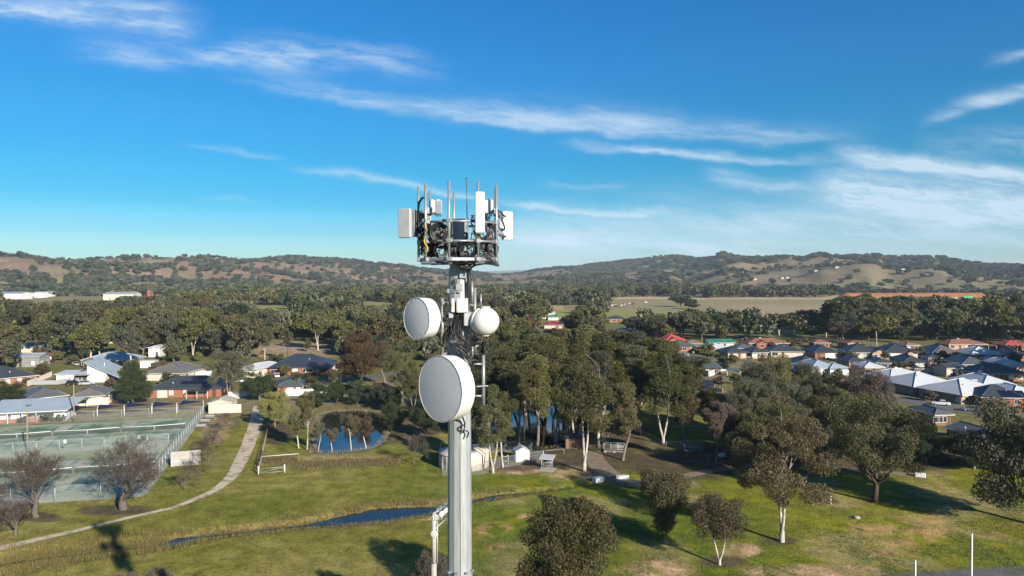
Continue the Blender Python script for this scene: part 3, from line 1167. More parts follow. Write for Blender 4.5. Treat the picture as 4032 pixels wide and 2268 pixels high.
# trees by the ponds
GP = 'tall slender gums around the larger pond'
vtree('tall', 1470, 1186, 855, 175, 'olive', W_, 'tallest pond gum with bright white trunk splitting in two', rz=0.2)
vtree('tall_b', 1567, 1158, 945, 125, 'lit', GR, 'yellow-olive gum standing right of the bright white twin trunk')
vtree('tall', 1240, 1190, 965, 120, 'olive', W_, 'gum with pale leaning stems in front of the cream tank', rz=2.2)
vtree('tall_c', 1266, 1176, 985, 90, 'olive', W_, 'gum with one leaning white trunk between tank and small white shed', rz=0.8)
vtree('tall', 1668, 1118, 862, 150, 'olive', W_, 'large gum at the right end of the pond grove')
vtree('tall_b', 1725, 1118, 925, 110, 'brown', GR, 'brownish gum beside the footbridge at the right of the grove')
vtree('tall_c', 1612, 1095, 905, 90, 'olive', GR, 'dark gum behind the yellow-olive one in the pond grove')
for i, (x_, y_, tp, w_, lf, bk) in enumerate([(1215, 1062, 905, 110, 'olive', GR), (1262, 1048, 880, 110, 'olive', GR), (1305, 1120, 930, 95, 'olive', GR),
        (1322, 1040, 868, 120, 'olive', GR), (1352, 1115, 890, 100, 'lit', GR), (1372, 1050, 862, 110, 'olive', DK), (1398, 1108, 868, 100, 'olive', W_), (1420, 1040, 852, 120, 'lit', GR),
        (1446, 1112, 915, 80, 'olive', W_), (1458, 1050, 850, 110, 'olive', DK), (1505, 1100, 880, 95, 'grey', W_), (1515, 1045, 858, 110, 'olive', DK), (1545, 1060, 880, 110, 'olive', GR),
        (1590, 1060, 868, 110, 'grey', DK), (1640, 1050, 868, 110, 'olive', GR), (1185, 1035, 900, 90, 'olive', GR), (1700, 1060, 890, 100, 'olive', DK), (1335, 1085, 905, 90, 'olive', DK), (1290, 1015, 850, 120, 'olive', GR), (1350, 1012, 842, 120, 'olive', DK), (1235, 1015, 872, 110, 'olive', DK), (1400, 1012, 846, 110, 'olive', GR), (1480, 1010, 846, 120, 'olive', GR), (1540, 1015, 850, 120, 'olive', DK), (1612, 1020, 850, 120, 'grey', GR), (1672, 1020, 862, 110, 'olive', DK), (1740, 1060, 915, 90, 'olive', DK), (1200, 1105, 968, 70, 'olive', GR)]):
    vtree(['tall', 'tall_b', 'tall_c'][i % 3], x_, y_, tp - 20, w_ * 1.38, lf, bk, 'tall %s %s gum in the %s of the pond grove, %s row' % (LW[lf], {'bark_white': 'white-stemmed', 'bark_grey': 'grey-stemmed', 'bark_dark': 'dark-stemmed'}[bk.name], 'left part' if x_ < 1330 else 'middle' if x_ < 1520 else 'right part', 'front' if y_ > 1080 else 'middle' if y_ > 1030 else 'back'), GP)
# dark wooded bank on the right, in front of the roofs
GB = 'grey-green trees on the dark bank below the white roofs'
for i, (x_, y_, tp, w_, lf, kd) in enumerate([(1905, 1108, 902, 150, 'grey', 'dense'), (1985, 1118, 955, 130, 'grey', 'dense'), (1858, 1085, 985, 90, 'twig', 'tall_c'), (1800, 1175, 1010, 80, 'twig', 'tall_c'),
        (2062, 1128, 988, 120, 'olive', 'dense'), (2135, 1112, 975, 120, 'olive', 'dense'), (1955, 1165, 1008, 150, 'lit', 'dense'), (2080, 1175, 1040, 120, 'grey', 'dense'), (2010, 1150, 1020, 100, 'grey', 'dense'),
        (2255, 1120, 1045, 90, 'dark', 'bushy'), (1885, 1165, 1035, 90, 'lit', 'bushy'), (2240, 1160, 1070, 100, 'dark', 'dense'), (2330, 1165, 1085, 100, 'dark', 'dense'), (2025, 1085, 905, 105, 'lit', 'dense'), (2080, 1095, 938, 100, 'grey', 'dense'), (2218, 1100, 935, 90, 'twig', 'dense'), (1870, 1130, 940, 95, 'grey', 'dense'), (2120, 1150, 1010, 120, 'grey', 'dense'), (1930, 1130, 960, 110, 'grey', 'dense'), (1842, 1142, 1010, 90, 'twig', 'dense'), (1778, 1098, 965, 85, 'olive', 'tall_b'), (1852, 1196, 1085, 70, 'grey', 'bushy'), (1908, 1192, 1062, 100, 'lit', 'dense'), (2300, 1135, 1030, 110, 'dark', 'dense'), (2200, 1150, 1020, 120, 'grey', 'dense'), (2450, 1180, 1080, 140, 'dark', 'dense'), (2545, 1190, 1040, 160, 'dark', 'dense')]):
    vtree(kd, x_, y_, tp, w_, lf, GR, '%s %s tree on the dark bank below white roofs, %s, %s' % (LW[lf], {'dense': 'broad', 'bushy': 'low bushy'}.get(kd, 'slim'), 'left end' if x_ < 1900 else 'middle' if x_ < 2150 else 'right end', 'upper side' if y_ < 1125 else 'lower side'), GB)
vtree('dense', 2168, 1100, 915, 150, 'twig', GR, 'purplish half-bare tree in front of the blue-white roofs')
vtree('dense', 1945, 1035, 885, 120, 'lit', GR, 'olive rounded tree standing in front of the dark hip roofs')
for x_, y_, w_ in ((2352, 1148, 62), (2398, 1150, 66), (2440, 1156, 60)):
    vtree('bushy', x_, y_, y_ - 52, w_, 'wattle', GR, 'yellow-flecked wattle bush in front of the long grey roof', 'wattle bushes by the long grey roof', name='wattle_bush')
# left of the tower
vtree('dense', 692, 1074, 980, 82, 'bright', GR, 'bright yellow-green rounded tree beside the gravel path')
vtree('slim', 752, 1128, 1030, 52, 'olive', W_, 'slender young gum at the left end of the small pond, left of its pair')
vtree('tall_c', 772, 1131, 985, 60, 'olive', W_, 'taller young gum at the left end of the small pond')
vtree('slim', 800, 1134, 1055, 30, 'grey', W_, 'thin pale sapling at the pond edge nearest the young gums')
vtree('slim', 884, 1131, 1032, 44, 'rust', W_, 'reddish-brown sapling standing in the small pond edge, left of two')
vtree('slim', 922, 1128, 1042, 42, 'rust', W_, 'reddish-brown sapling standing in the small pond edge, right of two')
vtree('slim', 836, 1133, 1075, 30, 'rust', W_, 'short reddish sapling left of the two brown ones at the pond')
vtree('dense', 655, 1008, 934, 92, 'dark', GR, 'dark willow-like tree leaning over the white fence')
vtree('forked', 575, 1003, 862, 118, 'grey', GR, 'tall grey-green gum in front of the dark roofed brick house')
vtree('conifer', 336, 1018, 903, 100, 'dark', DK, 'dark green conifer above the navy shade sails')
vtree('dense', 20, 1033, 955, 92, 'dark', DK, 'dark green rounded tree behind the clubhouse at the left edge')
vtree('dense', 905, 970, 828, 128, 'rust', DK, 'broad rusty-brown gum beside the dark blue roof')
vtree('tall_b', 968, 968, 846, 80, 'brown', GR, 'brown-tinged gum just right of the rusty one')
vtree('forked', 1012, 1010, 862, 100, 'olive', GR, 'olive gum standing left of the large dish, over parked cars')
vtree('tall_c', 745, 985, 935, 40, 'grey', W_, 'thin gum in front of the small teal roofed house, left one')
vtree('tall_c', 838, 985, 930, 48, 'olive', W_, 'thin gum in front of the white wall right of the teal roof')
vtree('tall_c', 788, 985, 948, 40, 'olive', GR, 'slender gum between teal roof and white wall')
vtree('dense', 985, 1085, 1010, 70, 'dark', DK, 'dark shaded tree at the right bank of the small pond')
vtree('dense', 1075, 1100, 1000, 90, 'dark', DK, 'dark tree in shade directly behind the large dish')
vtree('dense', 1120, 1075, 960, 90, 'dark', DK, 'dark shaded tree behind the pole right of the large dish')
vtree('tall', 1040, 1040, 905, 80, 'olive', GR, 'gum half hidden behind the left side of the large dish')
vtree('tall_b', 1090, 1005, 880, 90, 'brown', GR, 'brown gum between the two drum dishes')
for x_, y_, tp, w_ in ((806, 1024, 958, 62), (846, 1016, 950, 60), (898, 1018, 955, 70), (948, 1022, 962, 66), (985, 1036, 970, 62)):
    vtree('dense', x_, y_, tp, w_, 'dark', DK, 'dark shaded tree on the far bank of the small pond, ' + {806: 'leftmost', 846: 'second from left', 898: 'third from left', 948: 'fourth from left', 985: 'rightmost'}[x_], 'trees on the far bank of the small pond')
# bare winter trees
vtree(BARE[0], 311, 1281, 1092, 175, None, None, 'large leafless winter tree in front of the tennis fence', name='bare_tree', crown='twigs')
vtree(BARE[1], 92, 1301, 1132, 140, None, None, 'leafless winter tree at far left in front of the tennis courts', name='bare_tree', crown='twigs')
vtree(BARE[1], 41, 1347, 1255, 85, None, None, 'small leafless tree beside the bench at the left edge', name='bare_tree', crown='twigs')
vtree(BARE[2], 1040, 1169, 1088, 62, None, None, 'pale leafless tree on the grass left of the pole', name='bare_tree', crown='twigs')
for (X_, Y_), tp in (((1695, 582), 1130), ((1575, 722), 1165), ((1828, 392), 1072), ((1780, 478), 1088), ((1915, 216), 1035)):
    q = cT(X_, Y_)
    vtree(BARE[2], q[0] / VS, q[1] / VS, tp, 62, None, None, 'small leafless tree in the row between tennis fence and gravel path', 'row of small leafless trees along the tennis fence', name='bare_tree', crown='twigs')

# ------------------------------------------------------------------ woods beyond the park
HAND = [  # trees among the houses that stand out: preview x, foot y, top y, width, leaf, kind
    (490, 868, 770, 95, 'olive', 4, 'W', 'spreading gum with a fan of bare white limbs behind the brown roof'),
    (610, 905, 790, 100, 'brown', 0, 'G', 'broad brown-green gum at the left edge of the paddock'),
    (666, 905, 815, 50, 'olive', 1, 'W', 'narrow gum beside the broad one at the paddock edge'),
    (724, 905, 822, 26, 'grey', 1, 'D', 'burnt-looking narrow tree with thick brown trunk alone in the paddock'),
    (800, 882, 775, 70, 'olive', 1, 'W', 'white-stemmed gum at the far side of the paddock, left of two'),
    (838, 868, 765, 60, 'olive', 1, 'W', 'white-stemmed gum at the far side of the paddock, right of two'),
    (775, 884, 850, 20, 'olive', 3, 'G', 'small round tree inside the paddock'),
    (330, 935, 820, 80, 'grey', 4, 'W', 'pale-limbed gum in front of the light blue roof'),
    (440, 912, 845, 60, 'grey', 3, 'G', 'grey-green bushy tree left of the tall grey-green gum'),
    (405, 890, 840, 40, 'brown', 3, 'G', 'small brownish tree behind the white outbuilding'),
    (18, 935, 835, 90, 'grey', 0, 'G', 'large grey-green tree by the caravan at the left edge'),
    (112, 852, 795, 60, 'brown', 0, 'D', 'dense brown-green tree at left with dark shade under it'),
    (225, 860, 795, 70, 'olive', 1, 'W', 'gum with two pale stems behind the long light roof'),
    (250, 890, 835, 36, 'olive', 3, 'G', 'round olive tree left of the light blue roof gable'),
    (205, 905, 873, 14, 'dark', 3, 'D', 'narrow clipped cypress, left of a pair'),
    (219, 903, 868, 14, 'dark', 3, 'D', 'narrow clipped cypress, right of a pair'),
    (100, 905, 870, 40, 'brown', 3, 'G', 'brownish shrub in front of the long light roof'),
    (142, 908, 880, 34, 'lit', 3, 'G', 'yellow-green shrub beside the grey shed'),
    (185, 918, 892, 36, 'lit', 3, 'G', 'rounded green shrub by the parked dark car'),
    (2205, 868, 790, 62, 'olive', 4, 'W', 'gum with bright white forked trunk behind the terracotta roofs'),
    (2265, 862, 820, 36, 'dark', 3, 'D', 'dark dense conifer-like tree behind the grey roofs'),
    (2110, 862, 805, 70, 'twig', 0, 'G', 'broad leafless-looking brown tree behind the small terracotta gable'),
    (2535, 865, 790, 70, 'olive', 4, 'W', 'gum with pale forked limbs at the right edge behind red roof'),
    (1692, 842, 785, 60, 'olive', 1, 'W', 'white-trunked gum behind the bright red roof'),
    (1800, 850, 785, 60, 'dark', 0, 'D', 'dark thick-trunked gum right of the bright red roof'),
    (1960, 845, 785, 60, 'olive', 1, 'W', 'white-trunked gum behind the long terracotta roof'),
    (1470, 860, 775, 90, 'brown', 0, 'D', 'large dark brown-green gum left of the grey modern house'),
    (1440, 850, 790, 60, 'olive', 1, 'G', 'gum right of the red roofed brick house'),
    (1590, 845, 795, 55, 'grey', 1, 'W', 'gum with white leaning trunks in front of the grey modern house'),
    (1715, 772, 742, 60, 'dark', 0, 'D', 'large dark clump tree standing alone in the open field'),
    (1740, 778, 752, 40, 'dark', 3, 'D', 'smaller dark tree against the lone clump in the field'),
    (1775, 905, 862, 60, 'lit', 3, 'G', 'olive tree on the street in front of the grey hip roof'),
]
BK = {'W': bark_white, 'G': bark_grey, 'D': bark_dark}
for x_, y_, tp, w_, lf, kd, bk, lb in HAND:
    vtree(MID[kd], x_, y_, tp, w_, lf, BK[bk], lb)

NO_TREES = [  # ground kept open (preview pixels)
    [(0, 905), (60, 890), (200, 905), (300, 905), (420, 897), (520, 905), (620, 925), (860, 915), (880, 1200), (-50, 1200)],     # left houses
    [(640, 905), (655, 866), (700, 856), (850, 858), (850, 925), (640, 925)],                                                     # paddock
    [(1500, 862), (1560, 855), (1700, 862), (1900, 858), (2620, 866), (2620, 1300), (1500, 1300)],                                # right houses
    [(1530, 752), (2145, 750), (2100, 815), (1960, 826), (1530, 826)],                                                            # open field
    [(1290, 776), (1420, 776), (1420, 792), (1290, 790)],
    [(860, 935), (1200, 950), (1500, 965), (1500, 1300), (860, 1300)],
    [(0, 739), (300, 741), (300, 778), (0, 782)], [(380, 722), (600, 738), (600, 756), (380, 756)],
    [(640, 769), (740, 769), (740, 788), (640, 788)], [(900, 761), (1010, 761), (1010, 774), (900, 774)],
    [(2100, 732), (2600, 732), (2600, 758), (2340, 764), (2100, 754)], [(2350, 758), (2620, 758), (2620, 790), (2360, 786)],
    [(1640, 828), (1720, 826), (1720, 838), (1640, 838)], [(1900, 832), (2060, 832), (2060, 840), (1900, 840)],
    [(1225, 905), (1360, 905), (1360, 930), (1225, 930)],
    [(1380, 835), (1420, 792), (1760, 806), (1760, 830), (1440, 850)],
    [(20, 868), (70, 862), (320, 862), (400, 880), (20, 890)],
    [(1370, 770), (1600, 770), (1600, 790), (1370, 790)],
]
KEEP_VIEW = [  # houses set in the woods: no crown may hide them (preview box)
    (1360, 780, 1425, 832), (1385, 762, 1440, 792), (1528, 790, 1600, 845), (1560, 825, 1640, 862), (1685, 838, 1780, 868), (245, 722, 370, 750), (0, 728, 130, 748), (1300, 712, 1390, 730),
    (1545, 748, 2070, 781), (0, 745, 290, 764), (640, 768, 740, 785), (900, 760, 1005, 772), (2120, 735, 2400, 748), (560, 705, 660, 716), (1560, 735, 1760, 748), (330, 735, 420, 748), (650, 805, 770, 860), (1160, 910, 1340, 935), (1990, 735, 2480, 752)]


wood = []
r_ = np.random.default_rng(99)
NC = 22000
cD = 225 * (1500 / 225) ** (r_.random(NC) ** 0.75)
cX = (r_.random(NC) * 2 - 1) * 0.80 * cD
okc = (fbm(cX / 90.0, cD / 70.0, 77) > 0.34) | (r_.random(NC) > 0.8)
cH = 7 + 11 * r_.random(NC) ** 1.3 + np.where(cD > 400, 2.5, 0)
cSp = 6.0 + 4.5 * r_.random(NC)
cvx, cvy = pix(cX, cD)
for pl in NO_TREES:
    okc &= poly_sd(cvx, cvy, pl) < -1.0
cs1 = FPX / cD / VS
for a, b, c_, d in KEEP_VIEW:
    okc &= ~((cvx > a - 4.5 * cs1) & (cvx < c_ + 4.5 * cs1) & (cvy > d) & (cvy - cH * cs1 < d - 4))
for b in TREE_BASES:
    okc &= np.hypot(cX - b[0], cD - b[1]) > b[2] * 0.8 + 2
cell = {}
for i in np.nonzero(okc)[0]:
    x_, y_, sp = float(cX[i]), float(cD[i]), cSp[i]
    ky = (int(x_ // 14), int(y_ // 14))
    if any(math.hypot(q[0] - x_, q[1] - y_) < sp for di in (-1, 0, 1) for dj in (-1, 0, 1) for q in cell.get((ky[0] + di, ky[1] + dj), ())):
        continue
    cell.setdefault(ky, []).append((x_, y_))
    wood.append((x_, y_, float(cH[i])))
wood.sort(key=lambda q: -q[2] / q[1])
inview = [q for q in wood if abs(q[0]) < 0.745 * q[1]]
near_w, far_w = inview[:250], inview[250:] + [q for q in wood if abs(q[0]) >= 0.745 * q[1]]
pal = ['olive', 'olive', 'brown', 'grey', 'olive', 'lit', 'olive', 'dark', 'rust', 'grey', 'olive', 'dark', 'grey', 'olive', 'brown']
WORD = {'olive': 'olive-green', 'brown': 'brownish', 'grey': 'grey-green', 'lit': 'yellow-olive', 'dark': 'dark green', 'rust': 'rusty-brown', 'twig': 'purplish'}
BWORD = {'bark_white': 'white-stemmed', 'bark_grey': 'grey-stemmed', 'bark_dark': 'dark-stemmed'}
for i, (x_, y_, h_) in enumerate(near_w):
    vx, vy = pix(x_, y_)
    if vx < 640:
        lb, gp = 'gum tree in the woods behind the houses left of the paddock', 'woods behind the left houses'
    elif vx < 1290:
        lb, gp = 'gum tree in the woods between the paddock and the ball-shaped antenna', 'woods left of and behind the tower'
    elif vx < 1760:
        lb, gp = 'gum tree in the woods between the pond grove and the open field', 'woods below the open field'
    else:
        lb, gp = 'gum tree in the belt of woods behind the right-hand roofs', 'tree belt behind the right houses'
    k_ = int(r_.integers(5))
    lf = pal[int(r_.integers(len(pal)))]
    if vx > 1760 and lf in ('rust', 'lit', 'brown'):
        lf = ('olive', 'dark', 'grey')[int(r_.integers(3))]
    bk_ = (bark_white, bark_grey, bark_grey, bark_dark)[int(r_.integers(4))]
    tree(MID[k_], (x_, y_), h_ * (1.2 if k_ in (1, 4) else 1.0), h_ * (0.70 + 0.45 * r_.random()), lf, bk_,
         WORD[lf] + ' ' + BWORD[bk_.name] + ' ' + lb, gp)


def stuff_trees(name, pts, label, leafmats):
    """a wood that reads as one mass: coarse trees placed over points (one object, geometry nodes)"""
    hub = bpy.data.collections.new(name + '_kinds')
    kinds = []
    for i, (tm, cm, H, Wc) in enumerate(FAR):
        for lf in leafmats:
            v = np.array([q.co[:] for q in cm.vertices]) / (Wc, Wc, H)
            n = len(v) // 4
            me = np_mesh('far_crown', v, np.arange(n * 4).reshape(-1, 4), None, LEAF[lf])
            o = bpy.data.objects.new('far_crown', me)
            hub.objects.link(o)
            kinds.append(o)
    pts = np.asarray(pts, dtype=float)
    me = bpy.data.meshes.new(name)
    me.from_pydata([tuple(p[:3]) for p in pts], [], [])
    for an, k in (('tw', 3), ('th', 4)):
        a = me.attributes.new(an, 'FLOAT', 'POINT')
        a.data.foreach_set('value', pts[:, k].astype(np.float32))
    ng = bpy.data.node_groups.new(name, 'GeometryNodeTree')
    ng.interface.new_socket('Geometry', in_out='INPUT', socket_type='NodeSocketGeometry')
    ng.interface.new_socket('Geometry', in_out='OUTPUT', socket_type='NodeSocketGeometry')
    N, L = ng.nodes, ng.links
    gi, go = N.new('NodeGroupInput'), N.new('NodeGroupOutput')
    ci = N.new('GeometryNodeCollectionInfo')
    ci.inputs['Collection'].default_value = hub
    ci.inputs['Separate Children'].default_value = True
    ci.inputs['Reset Children'].default_value = True
    ip = N.new('GeometryNodeInstanceOnPoints')
    ip.inputs['Pick Instance'].default_value = True
    ri = N.new('FunctionNodeRandomValue')
    ri.data_type = 'INT'
    ri.inputs[4].default_value = 0
    ri.inputs[5].default_value = len(kinds) - 1
    rz = N.new('FunctionNodeRandomValue')
    rz.data_type = 'FLOAT'
    rz.inputs[3].default_value = 6.28
    rz.inputs[8].default_value = 5
    cr = N.new('ShaderNodeCombineXYZ')
    L.new(rz.outputs[1], cr.inputs[2])
    cs_ = N.new('ShaderNodeCombineXYZ')
    for an, ids in (('tw', (0, 1)), ('th', (2,))):
        na__ = N.new('GeometryNodeInputNamedAttribute')
        na__.data_type = 'FLOAT'
        na__.inputs[0].default_value = an
        for k in ids:
            L.new(na__.outputs[0], cs_.inputs[k])
    L.new(gi.outputs[0], ip.inputs['Points'])
    L.new(ci.outputs[0], ip.inputs['Instance'])
    L.new(ri.outputs[2], ip.inputs['Instance Index'])
    L.new(cr.outputs[0], ip.inputs['Rotation'])
    L.new(cs_.outputs[0], ip.inputs['Scale'])
    L.new(ip.outputs[0], go.inputs[0])
    o = link_mesh(name, me)
    md = o.modifiers.new('trees', 'NODES')
    md.node_group = ng
    return tag(o, label, None, None, 'stuff')


stuff_trees('distant_woods', [(x_, y_, 0.0, h_ * (0.8 + 0.4 * r_.random()), h_ * 1.1) for x_, y_, h_ in far_w],
            'distant gum woods on the plain before the hills', ['olive', 'grey', 'olive', 'dark'])
# hills: scattered trees, denser on the ridges and in gullies
hp = []
N_ = 52000
D = 1480 + (5200 - 1480) * r_.random(N_) ** 1.1
az = (r_.random(N_) * 2 - 1) * 0.73
hx, hy = D * np.sin(az), D * np.cos(az)
hzv = terrain_z(hx, hy)
hv = pix(hx, hy, hzv)
uu = np.tan(az)
rr_ = 3100 + 500 * np.sin(uu * 5 + 1.0) + 250 * np.sin(uu * 13)
s_ = (D - 1450) / (rr_ - 1450)
dn = fbm(hx / 220, hy / 200, 88)
dn2 = fbm(hx / 70, hy / 70, 89)
left_open = np.where(hv[0] < 1230, 0.035, 0.0)            # the left hills are barer
thr = np.where(s_ < 0.28, 0.475, 0.485 - 0.09 * sstep(0.55, 1.0, s_)) + left_open
ridge_wood = (hv[0] > 560) & (hv[0] < 860) & (s_ > 0.7) | (hv[0] > 1440) & (hv[0] < 2650) & (s_ > 0.62)
thr = np.where(ridge_wood, 0.33, thr)
pr = np.clip((dn * 0.65 + dn2 * 0.35 - thr) * 9, 0, 1)
pr = np.maximum(pr, 0.045)
pr = np.where((hv[0] > 1560) & (hv[0] < 2130) & (s_ > 0.05) & (s_ < 0.42), pr * 0.5, pr)
pr = np.where(s_ < 0.06, np.maximum(pr, 0.5), pr)
ok = r_.random(N_) < pr * np.where(D < 1700, 1.0, 0.75)
for i in np.nonzero(ok)[0]:
    h_ = 9 + 7 * r_.random()
    hp.append((hx[i], hy[i], hzv[i] - 0.6, h_ * (0.95 + 0.5 * r_.random()), h_))
stuff_trees('hill_trees', hp, 'dark gum trees scattered over the brown hills', ['grey', 'dark', 'grey'])

# ------------------------------------------------------------------ houses
def metal_roof(name, col, rough=0.45, spec=0.4, var=0.88):
    """painted ribbed steel: faint ribs down the slope and weather streaks"""
    if name in MATS:
        return MATS[name]
    m = mat(name, col, rough, 0.0, spec, tuple(k * var for k in col), 0.35, 4, (0.3, 0.7))
    return m


RO = {
    'slate': metal_roof('roof_dark_slate', (0.050, 0.058, 0.066)),
    'navy': metal_roof('roof_navy', (0.038, 0.048, 0.066)),
    'grey': metal_roof('roof_mid_grey', (0.115, 0.118, 0.118)),
    'green': metal_roof('roof_grey_green', (0.085, 0.105, 0.100)),
    'brown': metal_roof('roof_grey_brown', (0.165, 0.145, 0.128)),
    'pale': metal_roof('roof_pale_grey', (0.34, 0.37, 0.39)),
    'blue': metal_roof('roof_pale_blue', (0.34, 0.40, 0.45)),
    'white': metal_roof('roof_white', (0.56, 0.58, 0.60)),
    'red': metal_roof('roof_bright_red', (0.52, 0.075, 0.055)),
    'darkred': metal_roof('roof_dark_red', (0.26, 0.045, 0.045)),
    'terra': mat('roof_terracotta_tile', (0.30, 0.135, 0.085), 0.8, 0, 0.2, (0.20, 0.095, 0.065), 1.2, 5, (0.3, 0.7), 0.5, 6),
    'emerald': metal_roof('roof_emerald', (0.035, 0.20, 0.13)),
    'cream': metal_roof('roof_cream', (0.50, 0.46, 0.36)),
    'rustr': mat('roof_rusty', (0.27, 0.17, 0.12), 0.8, 0, 0.2, (0.18, 0.12, 0.10), 0.8, 5),
}
WA = {
    'brick': mat('wall_red_brick', (0.36, 0.135, 0.085), 0.9, 0, 0.2, (0.27, 0.105, 0.07), 4.0, 4, (0.35, 0.65), 0.3, 12),
    'tan': mat('wall_tan_brick', (0.52, 0.345, 0.215), 0.9, 0, 0.2, (0.43, 0.28, 0.175), 4.0, 4, (0.35, 0.65), 0.3, 12),
    'cream': mat('wall_cream', (0.66, 0.56, 0.44), 0.85, 0, 0.2, (0.58, 0.49, 0.38), 1.2, 4),
    'white': mat('wall_white', (0.76, 0.75, 0.73), 0.7, 0, 0.3, (0.66, 0.65, 0.63), 0.8, 4),
    'grey': mat('wall_grey', (0.27, 0.28, 0.285), 0.8, 0, 0.3, (0.21, 0.22, 0.225), 0.8, 4),
    'dark': mat('wall_charcoal', (0.085, 0.085, 0.09), 0.8, 0, 0.3, (0.06, 0.06, 0.065), 0.8, 4),
    'brown': mat('wall_brown_brick', (0.25, 0.155, 0.11), 0.9, 0, 0.2, (0.18, 0.115, 0.085), 4.0, 4, (0.35, 0.65), 0.3, 12),
}
M_frame = mat('window_frame_white', (0.70, 0.69, 0.66), 0.5)
M_gutter = mat('gutter_cream', (0.62, 0.60, 0.55), 0.5)
M_gutterd = mat('gutter_charcoal', (0.09, 0.09, 0.095), 0.5)
M_glass = mat('window_glass', (0.025, 0.03, 0.035), 0.06, 0, 0.6)
M_curtain = mat('window_curtained', (0.55, 0.55, 0.53), 0.25, 0, 0.5)
M_gdoor = mat('garage_door_cream', (0.62, 0.56, 0.46), 0.6, 0, 0.3, (0.56, 0.51, 0.42), 2, 2)
M_gdoorw = mat('garage_door_white', (0.72, 0.72, 0.70), 0.6)
M_gdoorr = mat('garage_door_maroon', (0.20, 0.07, 0.06), 0.6)
M_door = mat('door_brown', (0.10, 0.055, 0.035), 0.6)
M_solar = mat('solar_panel', (0.012, 0.018, 0.045), 0.12, 0.2, 0.6)
M_solarf = mat('solar_frame', (0.45, 0.46, 0.48), 0.4, 0.6)
M_cooler = mat('cooler_beige', (0.55, 0.52, 0.45), 0.7)
M_post = mat('veranda_post', (0.68, 0.67, 0.64), 0.6)
M_cap = mat('ridge_cap', (0.5, 0.5, 0.5), 0.5)
CAPS = {}


def cap_mat(roof):
    if roof not in CAPS:
        src = RO[roof].node_tree.nodes['Principled BSDF'].inputs['Base Color'].default_value
        cc = tuple(min(0.8, k * 1.35 + 0.02) for k in (src[0], src[1], src[2]))
        CAPS[roof] = mat('ridge_cap_' + roof, cc, 0.5)
    return CAPS[roof]


SHARED = {}


def shared(key, fn):
    if key not in SHARED:
        SHARED[key] = fn()
    return SHARED[key]


def win_meshes(w_, h_, curtain):
    def mkf():
        b = MB()
        e = 0.07
        for x_, z_, sx, sz in ((0, h_ / 2, w_, e), (0, -h_ / 2, w_ + 2 * e, e * 1.3), (-w_ / 2, 0, e, h_), (w_ / 2, 0, e, h_), (0, 0, e * 0.7, h_ - e)):
            b.box((x_, -0.04, z_), (sx, 0.08 + 0.004 * (sz > sx), sz))
        return b.mesh('window', M_frame)

    def mkp():
        return MB().box((0, -0.012, 0), (w_ - 0.05, 0.02, h_ - 0.05)).mesh('pane', M_curtain if curtain else M_glass)
    return shared(('wf', w_, h_), mkf), shared(('wp', w_, h_, curtain), mkp)


def put(name, me, parent, loc, rz=0.0):
    o = link_mesh(name, me, parent)
    o.location = loc
    o.rotation_euler = (0, 0, rz)
    return o


def window(root, x_, y_, z_, w_, h_, rz, curtain):
    fm, pm = win_meshes(w_, h_, curtain)
    f_ = put('window', fm, root, (x_, y_, z_), rz)
    put('pane', pm, f_, (0, 0, 0))


